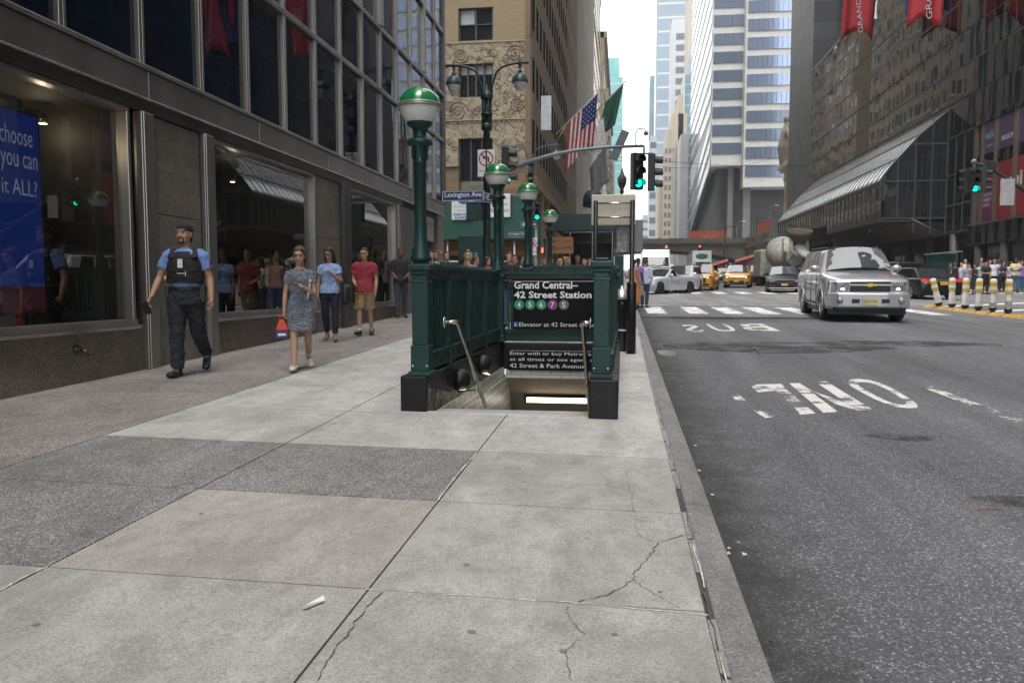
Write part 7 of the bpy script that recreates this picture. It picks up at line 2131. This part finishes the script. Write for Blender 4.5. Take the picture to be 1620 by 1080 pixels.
for z in (cz - .02, cz + .05, cz + .12): b.tube([(.19 * math.cos(q), -.165 * math.sin(q) - .004, z) for q in [R(25 + 13 * i) for i in range(11)]], .006, 4)
b.build('webbing', m_trim, vo)
b = MB(); b.box(-.03, .025, -.182, -.172, cz + .15, cz + .25); b.build('id_card', M_('card_white', (.6, .66, .62), .4, var=.3, scale=30), vo)
b = MB(); b.box(-.04, .045, -.180, -.174, cz + .085, cz + .092); b.box(.05, .058, -.182, -.172, cz + .06, cz + .11); b.build('pen', m_signw, vo)
dress(P, 'trousers', clothing_legs(J, .009, 1.97, .026, .99, 3, .015), cl('trousers_navy', (.016, .019, .027)))
b = MB(); z = J['pel'].z + .095; b.lathe([(.183, z - .025), (.188, z - .02), (.188, z + .02), (.183, z + .025)], 28, 0, Matrix.Diagonal((1, .76, 1, 1))); b.box(.17, .225, -.06, .05, z - .15, z + .03); b.box(-.225, -.17, -.08, .03, z - .10, z + .03); b.box(-.03, .03, -.150, -.14, z - .022, z + .022); b.build('belt', m_trim, P)
for f_ in 'LR': dress(P, 'shoe', shoes(J, f_, .007, .012), m_trim)
cap = MB(); Mh = head_frame(J); cap.ell((0, .012, .062), (.088, .106, .074), M=Mh); cap.tube([Mh @ V((s_ * .0 + .084 * math.cos(q), .012 + .104 * math.sin(q), .042)) for q in [R(18 * i) for i in range(21)] for s_ in (1,)], .009, 6); cap.tube([Mh @ V((-.03, .11, .03)), Mh @ V((0, .13, -.02)), Mh @ V((.01, .12, -.09))], [.03, .03, .015], 8)
dress(P, 'cap', solid(cap, .007, 2, .4, 'cap'), M_('cap_black', (.014, .014, .016), .8, var=.3))
w_ = J['shL']
b = MB(); b.ell((0, 0, 0), (.008, .042, .05), M=Matrix.Translation(w_.lerp(J['elL'], .36) + V((.076, -.03, 0)))); b.build('shoulder_patch', M_('patch_navy', (.05, .07, .16), .6, var=.7, scale=50), P)
b = MB(); b.ell((-.19, -.115, cz + .03), (.018, .012, .03)); b.build('badge', m_gold, P)
dress(P, 'hair', (lambda bb: solid(bb, .008, 2, .4, 'hair'))((lambda bb: (bb.ell((0, .05, .0), (.080, .060, .06), M=Mh), bb)[1])(MB())), m_hairb)
place(P, -5.18, 8.78, 1.035, 14)
ph = thing('phone', 'black phone held in the right hand of the capped guard', 'phone')
b = MB(); b.box(-.04, .04, -.006, .006, -.085, .085); b.build('case', m_trim, ph, bevel=.006)
bpy.context.view_layer.update()
ph.location = P.matrix_world @ (J['wrR'] + V((-.035, -.075, -.13))); ph.rotation_euler = (R(25), R(-14), R(20))

# ---- the woman in the grey dress
J = skeleton(1.75, True, lL=(-20, 22), lR=(14, 4), aL=((.16, -.12, -1), (-.75, -.75, .42)), aR=((-.20, .10, -1), (-.08, -.10, -1)), head=(-12, 16), lean=1)
P = thing('person', 'woman in a grey-blue marled dress and white sneakers looking down at her phone', 'person')
body = build_body(J, True, .0065, curl=(.9, .9)); paint_face(body, J, [SK[0], m_eye, m_hairn, m_lip]); link('body', body, P)
b = MB(); dn = lambda p, z: p + V((0, 0, z))
mid = (J['kneeL'] + J['kneeR']) / 2
chain(b, [V((mid.x, mid.y * .9, mid.z + .09)), V((0, mid.y * .5, J['pel'].z - .18)), dn(J['pel'], -.03), J['waist'], J['chest'], dn(J['chest'], .10), dn(J['neck'], -.04)], [(.205, .215), (.202, .172), (.192, .142), (.145, .115), (.162, .126), (.135, .10), (.075, .065)], 24, up=(1, 0, 0))
for s, nm in ((1, 'L'), (-1, 'R')): chain(b, [J['sh' + nm] - V((s * .07, 0, -.015)), J['sh' + nm] + V((0, 0, -.006)), J['sh' + nm].lerp(J['el' + nm], .5)], [.050, .060, .062], 14)
mm, nt_, p_, o_ = new_mat('cloth_marled'); v_ = pos(nt_, (7, 7, 45), True)
nt_.links.new(ramp(nt_, noi(nt_, v_, 3.2, 4, .75), [(.38, (.04, .058, .085)), (.5, (.105, .125, .155)), (.62, (.34, .36, .38))]), p_.inputs['Base Color']); p_.inputs['Roughness'].default_value = .9
dress(P, 'dress', solid(b, .009, 3, .5, 'dress', .011, 9, 5), mm)
dress(P, 'hair', hair(J, 'tied', .007), m_hairn)
for f_ in 'LR': dress(P, 'shoe', shoes(J, f_, .007, .010), M_('sneaker_white', (.66, .65, .60), .6, var=.1))
b = MB(); b.tube([J['ankL'] + V((.038 * math.cos(q), .038 * math.sin(q), .035)) for q in [R(30 * i) for i in range(13)]], .012, 6); b.build('sock', m_trim, P)
b = MB(); w_ = J['wrL']; b.tube([w_ + V((0, .028 * math.cos(q), .028 * math.sin(q))) for q in [R(30 * i) for i in range(13)]], .007, 6); b.build('wristband', m_trim, P)
place(P, -4.07, 9.55, .90, 22)
bpy.context.view_layer.update()
t = thing('phone', 'dark phone held flat by the woman in marled dress', 'phone'); b = MB(); b.box(-.036, .036, -.075, .075, -.005, .005); b.build('case', m_trim, t, bevel=.004)
t.location = P.matrix_world @ (J['wrL'] + V((-.10, -.10, .075))); t.rotation_euler = (R(38), 0, R(35))
t = thing('lunch_box', 'small red and navy carton with handle carried by the woman in marled dress', 'carton')
b = MB(); b.box(-.075, .075, -.05, .05, -.10, -.0); b.build('carton', M_('carton_navy', (.05, .04, .16), .5, var=.6, scale=25), t, bevel=.005)
b = MB(); b.prism([(-.075, 0), (.075, 0), (.05, .08), (.03, .13), (-.03, .13), (-.05, .08)], -.045, .045, 'y'); b.build('lid', M_('carton_red', (.62, .07, .03), .5), t, bevel=.01)
b = MB(); b.tube([(-.03, 0, .12), (-.025, 0, .17), (.025, 0, .17), (.03, 0, .12)], .008, 6); b.build('handle', M_('carton_red', (.62, .07, .03)), t)
b = MB(); b.box(-.05, .05, -.053, -.05, -.07, -.04); b.build('band', m_signw, t)
t.location = P.matrix_world @ (J['wrR'] + V((-.03, -.04, -.27))); t.rotation_euler = (0, 0, R(20))
t = thing('folded_papers', 'folded black and white papers under the left arm of the woman in marled dress', 'papers')
b = MB(); b.box(-.015, .015, -.11, .11, -.12, .12); b.build('sheets', M_('paper_print', (.45, .45, .45), .7, var=.7, scale=25), t, bevel=.008)
t.location = P.matrix_world @ (J['elL'] + V((-.075, .02, .07))); t.rotation_euler = (R(12), R(8), R(24))

# ---- the woman in the blue blouse
J = skeleton(1.75, True, lL=(4, 4), lR=(-6, 16), aL=((.28, -.10, -1), (-.80, -.55, .80)), aR=((-.22, .06, -1), (-.02, -.2, -1)), head=(-16, 20), lean=2)
P = thing('person', 'woman in a pale blue blouse and navy trousers with one hand raised to her mouth', 'person')
body = build_body(J, True, .007, curl=(1.1, .5)); paint_face(body, J, [SK[1], m_eye, m_hairb, m_lip]); link('body', body, P)
dress(P, 'blouse', clothing_top(J, .009, .45, .88, .024, seed=4, jig=.011, hemo=.014), M_('cloth_blouse', (.27, .38, .62), .85, var=.4, scale=22))
dress(P, 'trousers', clothing_legs(J, .009, 1.86, .010, 1.04, 5, .010), cl('trousers_dark_navy', (.013, .016, .036)))
dress(P, 'hair', hair(J, 'long', .008), m_hairb)
for f_ in 'LR': dress(P, 'shoe', shoes(J, f_, .007, .003), M_('sandal_tan', (.22, .12, .07), .6))
M = head_frame(J); b = MB()
for s in (-1, 1): b.tube([M @ V((s * .031 + .021 * math.cos(q), -.094, .008 + .017 * math.sin(q))) for q in [R(30 * i) for i in range(13)]], .0022, 5)
b.tube([M @ V((-.012, -.096, .01)), M @ V((.012, -.096, .01))], .002, 5); b.build('glasses', m_trim, P)
place(P, -5.12, 13.3, .925, 12)
bpy.context.view_layer.update()
t = thing('shoulder_bag', 'soft black shoulder bag hanging on the left arm of the woman in the blue blouse', 'bag', P.matrix_world @ (J['elL'] + V((.10, .03, -.22))))
b = MB(); b.tube([(0, 0, -.2), (0, 0, -.1), (0, 0, .08), (0, 0, .16)], [(.06, .15), (.075, .17), (.06, .14), (.02, .10)], 14, up=(1, 0, 0)); b.build('bag', M_('bag_black', (.014, .015, .02), .6), t)
b = MB(); b.tube([(0, -.08, .12), (-.06, -.05, .38), (-.10, 0, .58), (-.06, .05, .38), (0, .08, .12)], .010, 6); b.build('strap', m_trim, t)

# ---- the man in the red shirt
J = skeleton(1.75, False, lL=(-8, 12), lR=(12, 8), aL=((.20, .08, -1), (-.04, -.18, -1)), aR=((-.16, .02, -1), (.30, -.85, -.45)), head=(-6, 8))
P = thing('person', 'man in red t-shirt and khaki shorts walking with a phone at his waist', 'person')
body = build_body(J, True, .007, curl=(.5, .9)); paint_face(body, J, [SK[0], m_eye, m_hairb, m_lip]); link('body', body, P)
dress(P, 't_shirt', clothing_top(J, .009, .62, .85, .020, seed=7, jig=.011, hemo=.034), cl('red', (.27, .030, .045)))
dress(P, 'shorts', clothing_legs(J, .009, .93, .026, .93, 6, .014), cl('khaki', (.30, .215, .105)))
dress(P, 'hair', hair(J, 'short', .008), m_hairb)
for f_ in 'LR': dress(P, 'shoe', shoes(J, f_, .007, .012), m_trim)
b = MB()
for nm in 'LR': b.tube([J['ank' + nm] + V((0, 0, -.0)), J['ank' + nm] + V((0, 0, .045))], [.043, .040], 12)
b.build('sock', m_signw, P)
M = head_frame(J); b = MB()
for s in (-1, 1): b.tube([M @ V((s * .031 + .020 * math.cos(q), -.094, .008 + .015 * math.sin(q))) for q in [R(30 * i) for i in range(13)]], .0025, 5)
b.build('glasses', m_trim, P)
place(P, -4.92, 14.6, .945, 8)
bpy.context.view_layer.update()
t = thing('phone', 'phone held at the waist by the man in the red shirt', 'phone', P.matrix_world @ (J['wrR'] + V((.05, -.10, -.03)))); b = MB(); b.box(-.036, .036, -.07, .07, -.005, .005); b.build('case', m_trim, t, bevel=.004); t.rotation_euler = (R(30), 0, R(-20))

# ---- the man in the dark t-shirt by the wall
J = skeleton(1.75, False, lL=(-6, 8), lR=(12, 4), aL=((.16, .05, -1), (-.55, -.75, -.55)), aR=((-.16, .05, -1), (.45, -.75, -.65)), head=(-22, 2))
P = thing('person', 'bearded man in charcoal t-shirt and slate trousers walking by the wall beside the railing', 'person')
body = build_body(J, True, .008, curl=(.8, .8)); paint_face(body, J, [SK[2], m_eye, m_hairb, m_lip], beard=True); link('body', body, P)
dress(P, 't_shirt', clothing_top(J, .01, .6, .84, .016, seed=9, hemo=.028), cl('charcoal', (.024, .025, .028)))
dress(P, 'trousers', clothing_legs(J, .01, 1.95, .012, .98, 8), cl('slate', (.045, .055, .075)))
dress(P, 'hair', hair(J, 'short', .009), m_hairb)
for f_ in 'LR': dress(P, 'shoe', shoes(J, f_, .008, .012), m_trim)
place(P, -5.75, 20.0, 1.02, 20)

# ---- crowd kit: shared shapes for the small figures, coloured per person
KIT = {}
def kit(key, fem, lL, lR, aL, aR, head, hst, sleeve, leg, skirt=False):
    J = skeleton(1.75, fem, lL, lR, aL, aR, 0, head)
    d = {'J': J}
    d['body'] = build_body(J, 'fine' in key, .016 if 'fine' not in key else .011); d['top'] = clothing_top(J, .018, sleeve, .84, .018, seed=len(KIT), hemo=.02)
    if skirt:
        b = MB(); mid = (J['kneeL'] + J['kneeR']) / 2
        chain(b, [V((0, mid.y * .6, mid.z - .18)), J['pel'], J['pel'] + V((0, 0, .12))], [(.24, .2), (.185, .14), (.15, .115)], 18, up=(1, 0, 0)); d['leg'] = solid(b, .018, 3, .5, 'skirt', .012, 9)
    else: d['leg'] = clothing_legs(J, .018, leg, .014, seed=len(KIT))
    d['hair'] = hair(J, hst, .014); d['shoe'] = shoes(J, 'L', .014, .012); d['shoe2'] = shoes(J, 'R', .014, .012)
    d['names'] = ('skirt' if skirt else ('trousers' if leg > 1 else 'shorts'))
    for k in ('body', 'top', 'leg', 'hair', 'shoe', 'shoe2'):
        d[k].materials.clear(); d[k].materials.append(m_trim)
    KIT[key] = d
kit('man', False, (3, 2), (-4, 6), None, None, (8, 0), 'short', .6, 1.95)
kit('man_fold', False, (4, 2), (-3, 4), ((.22, -.1, -1), (-.8, -.6, .05)), ((-.22, -.1, -1), (.8, -.6, -.1)), (-10, 4), 'short', .6, 1.95)
kit('man_shirt', False, (2, 2), (-4, 4), ((.25, .1, -1), (.0, -.3, -1)), ((-.2, .0, -1), (.2, -.9, -.3)), (20, 2), 'short', 1.9, 1.95)
kit('man_shorts', False, (10, 4), (-8, 12), None, None, (-8, 3), 'short', .6, .95)
kit('woman', True, (4, 3), (-4, 4), None, ((-.2, 0, -1), (.3, -.9, .1)), (12, 6), 'long', .5, 1.9)
kit('woman_skirt', True, (4, 3), (-4, 4), ((.2, 0, -1), (-.3, -.8, .2)), None, (0, 2), 'tied', .02, 1.9, True)
kit('woman_bun', True, (4, 3), (-4, 4), None, None, (0, 5), 'bun', .02, 1.9)
kit('man_raise', False, (3, 2), (-4, 6), ((.5, -.5, .25), (-.7, -.4, .75)), ((-.5, -.5, .2), (.6, -.5, .8)), (0, -4), 'short', .6, 1.95)
kit('woman_curly', True, (4, 3), (-3, 4), None, None, (-10, 4), 'curly', .4, .9)
def crowd(label, key, x, y, h, face, skin, top, leg, hr, shoe=None, z=None, group=None):
    d = KIT[key]
    t = thing('person', label, 'person', group=group)
    for nm, k, m in (('body', 'body', SK[skin]), ('top', 'top', top), (d['names'], 'leg', leg), ('hair', 'hair', hr), ('shoe', 'shoe', shoe or m_trim), ('shoe', 'shoe2', shoe or m_trim)):
        o = link(nm, d[k], t); o.material_slots[0].link = 'OBJECT'; o.material_slots[0].material = m
    return place(t, x, y, h / 1.75, face, z)
C = lambda n, c: cl('crowd_' + n, c)
wht, pnk, blu, nav, blk, gry, yel, pur, teal, org, jean, khk, red_ = C('white', (.62, .62, .63)), C('pink', (.5, .28, .26)), C('blue', (.08, .16, .36)), C('navy', (.02, .028, .07)), C('black', (.014, .014, .016)), C('grey', (.2, .2, .21)), C('yellow', (.52, .42, .12)), C('purple', (.26, .14, .42)), C('teal', (.05, .2, .2)), C('orange', (.5, .2, .06)), C('jean', (.05, .095, .19)), C('khaki', (.27, .19, .07)), C('red', (.4, .04, .05))
cream = C('cream', (.62, .54, .32)); ltb = C('light_blue', (.45, .52, .68)); lav = C('lavender', (.44, .4, .66))
def hx(px, Y): return at(px, 420, Y).x
# behind the railings
CR = [('red-faced man in a white top whose head shows beside the first lamp pole', 'man', 682, 21.0, 1.74, 20, 0, wht, gry, m_hairn),
      ('person with both arms raised holding a camera to the face', 'man_raise', 690, 22.2, 1.76, 10, 1, gry, blk, m_hairb),
      ('man in a dark suit with reddish hair beside the raised camera', 'man_shirt', 706, 21.5, 1.74, 15, 0, nav, nav, m_hairn),
      ('dark-haired person low behind the rail, left of the blonde bun', 'woman', 734, 22.5, 1.58, 60, 1, blk, jean, m_hairb),
      ('woman with a messy blonde bun and a peach top seen from behind', 'woman_bun', 741, 18.6, 1.66, 165, 0, pnk, jean, m_hairy),
      ('person in a bright blue top right of the blonde bun', 'man', 752, 20.5, 1.60, 100, 0, blu, jean, m_hairn),
      ('dark-haired woman in profile before the second lamp pole', 'woman', 770, 19.5, 1.58, 70, 0, pnk, blk, m_hairb),
      ('dark-haired woman turned away close by the second lamp pole', 'woman', 780, 21.5, 1.62, 200, 1, red_, blk, m_hairb),
      ('man in a black t-shirt facing the rail left of the station sign', 'man_fold', 806, 17.5, 1.66, 5, 0, blk, jean, m_hairb),
      ('man in lilac just behind the man in the black t-shirt', 'man', 813, 19.2, 1.62, 30, 1, lav, khk, m_hairb),
      ('fair-haired woman in a pale top left of the third lamp pole', 'woman', 826, 20.0, 1.60, 30, 0, cream, jean, m_hairn),
      ('long-haired woman close to the third lamp pole', 'woman', 834, 21.0, 1.63, 10, 0, wht, blk, m_hairb),
      ('person in a dark top between the third and fourth lamp poles', 'man', 861, 24.0, 1.60, 0, 1, blk, gry, m_hairb),
      ('light-faced person right of the fourth lamp pole', 'man', 871, 25.0, 1.64, 10, 0, red_, gry, m_hairn),
      ('curly blonde woman above the station sign', 'woman_curly', 897, 22.5, 1.62, 170, 0, cream, jean, m_hairy),
      ('fair person half hidden left of the curly blonde woman', 'woman', 886, 24.0, 1.60, 20, 0, pnk, jean, m_hairy),
      ('dark-skinned man looking over the rail above the station sign', 'man', 914, 22.8, 1.68, 0, 2, nav, gry, m_hairb),
      ('person in sunglasses beside the dark-skinned man', 'man', 925, 25.0, 1.62, 0, 0, gry, gry, m_hairb),
      ('pink-faced person by the right railing post', 'woman', 933, 24.0, 1.60, 0, 0, red_, gry, m_hairn)]
for (lb, key, px, Y, h, fc, sk, tp, lg, hr) in CR: crowd(lb, key, hx(px, Y), Y, h, fc, sk, tp, lg, hr)
# by the kerb to the right of the stair
crowd('man in pale blue shirt and navy trousers standing at the kerb, back turned', 'man_shirt', .80, 28.9, 1.74, 160, 1, ltb, nav, m_hairb, z=.021 * 28.9 - .08)
crowd('person in a purple top just left of the man in the pale blue shirt', 'man', hx(1009, 27.5), 27.5, 1.68, 140, 3, pur, khk, m_hairb)
crowd('woman in an orange patterned dress beside the black post', 'woman_skirt', hx(1002, 26.2), 26.2, 1.62, 150, 1, org, org, m_hairb)
t = crowd('person in a bright green helmet behind the black post', 'man', hx(1001, 29.5), 29.5, 1.70, 90, 1, gry, nav, M_('helmet_green', (.30, .5, .03), .4), z=.021 * 29.5 - .08)
t = thing('paper_bag', 'brown paper bag hanging by the people at the kerb', 'bag', (hx(1012, 26.8), 26.8, 1.17)); b = MB(); b.box(-.14, .14, -.07, .07, -.17, .17); b.build('bag', M_('kraft', (.30, .19, .11), .8), t, bevel=.01); b = MB(); b.tube([(-.05, 0, .17), (-.03, 0, .27), (.03, 0, .27), (.05, 0, .17)], .008, 5); b.build('handle', m_trim, t)
# the crowd waiting at the far right corner
z_ = lambda y: .021 * y + .004
F = [('woman with tan hair and black top at the left end of the far crowd', 'woman', 1503, 47.5, 1.66, 10, 0, blk, jean, m_hairn),
     ('woman in a backless top and olive skirt seen from behind at the far corner', 'woman_skirt', 1511, 45.5, 1.70, 165, 0, blk, khk, m_hairn),
     ('blond person in a pale blue shirt behind the second delineator post', 'man_shorts', 1521, 45.6, 1.66, 15, 0, ltb, jean, m_hairy),
     ('person in a floral shirt, denim shorts and red shoes at the far corner', 'man_shorts', 1531, 45.2, 1.62, 0, 1, C('floral', (.30, .24, .30)), jean, m_hairb),
     ('grey-haired person behind the floral shirt', 'man', 1527, 49.0, 1.80, 0, 0, wht, gry, m_hairg),
     ('person in a black dress with an arm held out near the third delineator post', 'woman_skirt', 1543, 45.0, 1.58, -40, 1, blk, blk, m_hairb),
     ('tall man in dark clothes at the back of the far crowd', 'man', 1552, 50.0, 1.90, 0, 0, gry, gry, m_hairn),
     ('person in a mint top half hidden behind the black dress', 'woman', 1549, 47.5, 1.64, 20, 1, C('mint', (.35, .55, .5)), jean, m_hairb),
     ('man in a black printed t-shirt with folded hands at the far corner', 'man_fold', 1560, 45.6, 1.74, 5, 1, blk, blk, m_hairb),
     ('stout man in a white shirt and black trousers with a grey beard', 'man', 1573, 46.2, 1.75, 10, 1, wht, blk, m_hairg),
     ('man in a lilac shirt right behind the white shirt', 'man_shirt', 1579, 47.4, 1.80, 0, 2, lav, nav, m_hairb),
     ('woman in a navy jacket holding a phone beside the white shirt', 'woman', 1587, 46.0, 1.66, 0, 0, nav, blk, m_hairb),
     ('person in cream half hidden behind the navy jacket', 'woman_curly', 1592, 48.0, 1.64, 0, 2, cream, jean, m_hairb),
     ('large man in a cream t-shirt and jeans with folded arms', 'man_fold', 1607, 45.5, 1.82, 0, 3, cream, jean, m_hairb),
     ('person in purple at the right end of the far crowd', 'man', 1616, 46.5, 1.70, 0, 1, pur, jean, m_hairb),
     ('person in white partly behind the cream t-shirt', 'woman', 1599, 47.5, 1.66, 20, 1, wht, red_, m_hairn),
     ('person in black deep in the middle of the far crowd', 'man', 1566, 49.0, 1.76, 0, 0, blk, gry, m_hairb),
     ('woman in grey deep at the right of the far crowd', 'woman', 1611, 49.5, 1.7, 0, 0, gry, gry, m_hairn)]
for (lb, key, px, Y, h, fc, sk, tp, lg, hr) in F:
    crowd(lb, key, hx(px, Y), Y, h, fc, sk, tp, lg, hr, wht if 'shorts' in key else None, z=z_(Y) if hx(px, Y) > 19.6 else rz_(Y))
# bus shelter roof by the far corner
t = thing('shelter_roof', 'pale slanted bus shelter roof behind the dark minivan', 'shelter', (at(1497, 400, 52).x, 52, z_(52)))
b = MB(); b.box(-.9, .9, -.6, .6, 2.2, 2.3, 0, Matrix.Rotation(R(-5), 4, 'Y')); b.build('roof', m_galv, t, bevel=.03)
b = MB(); b.box(-1.0, -.94, -.05, .05, 0, 2.4); b.box(.94, 1.0, -.05, .05, 0, 2.4); b.build('leg', m_sigb, t)
b = MB(); b.box(-.9, .9, .55, .6, .3, 2.2); b.build('glass_back', M_('shelter_green', (.03, .09, .085), .3), t)
# ================================================================ HAZE
m_hz = bpy.data.materials.new('haze'); m_hz.use_nodes = True
_n = m_hz.node_tree; _n.nodes.clear()
_o = _n.nodes.new('ShaderNodeOutputMaterial'); _v = _n.nodes.new('ShaderNodeVolumePrincipled')
_v.inputs['Color'].default_value = (.86, .91, .97, 1); _v.inputs['Density'].default_value = .00038
_n.links.new(_v.outputs[0], _o.inputs['Volume'])
hb = MB(); hb.box(-1600, 1600, -700, 3600, -16, 340)
tag(hb.build('haze', m_hz), kind='stuff')
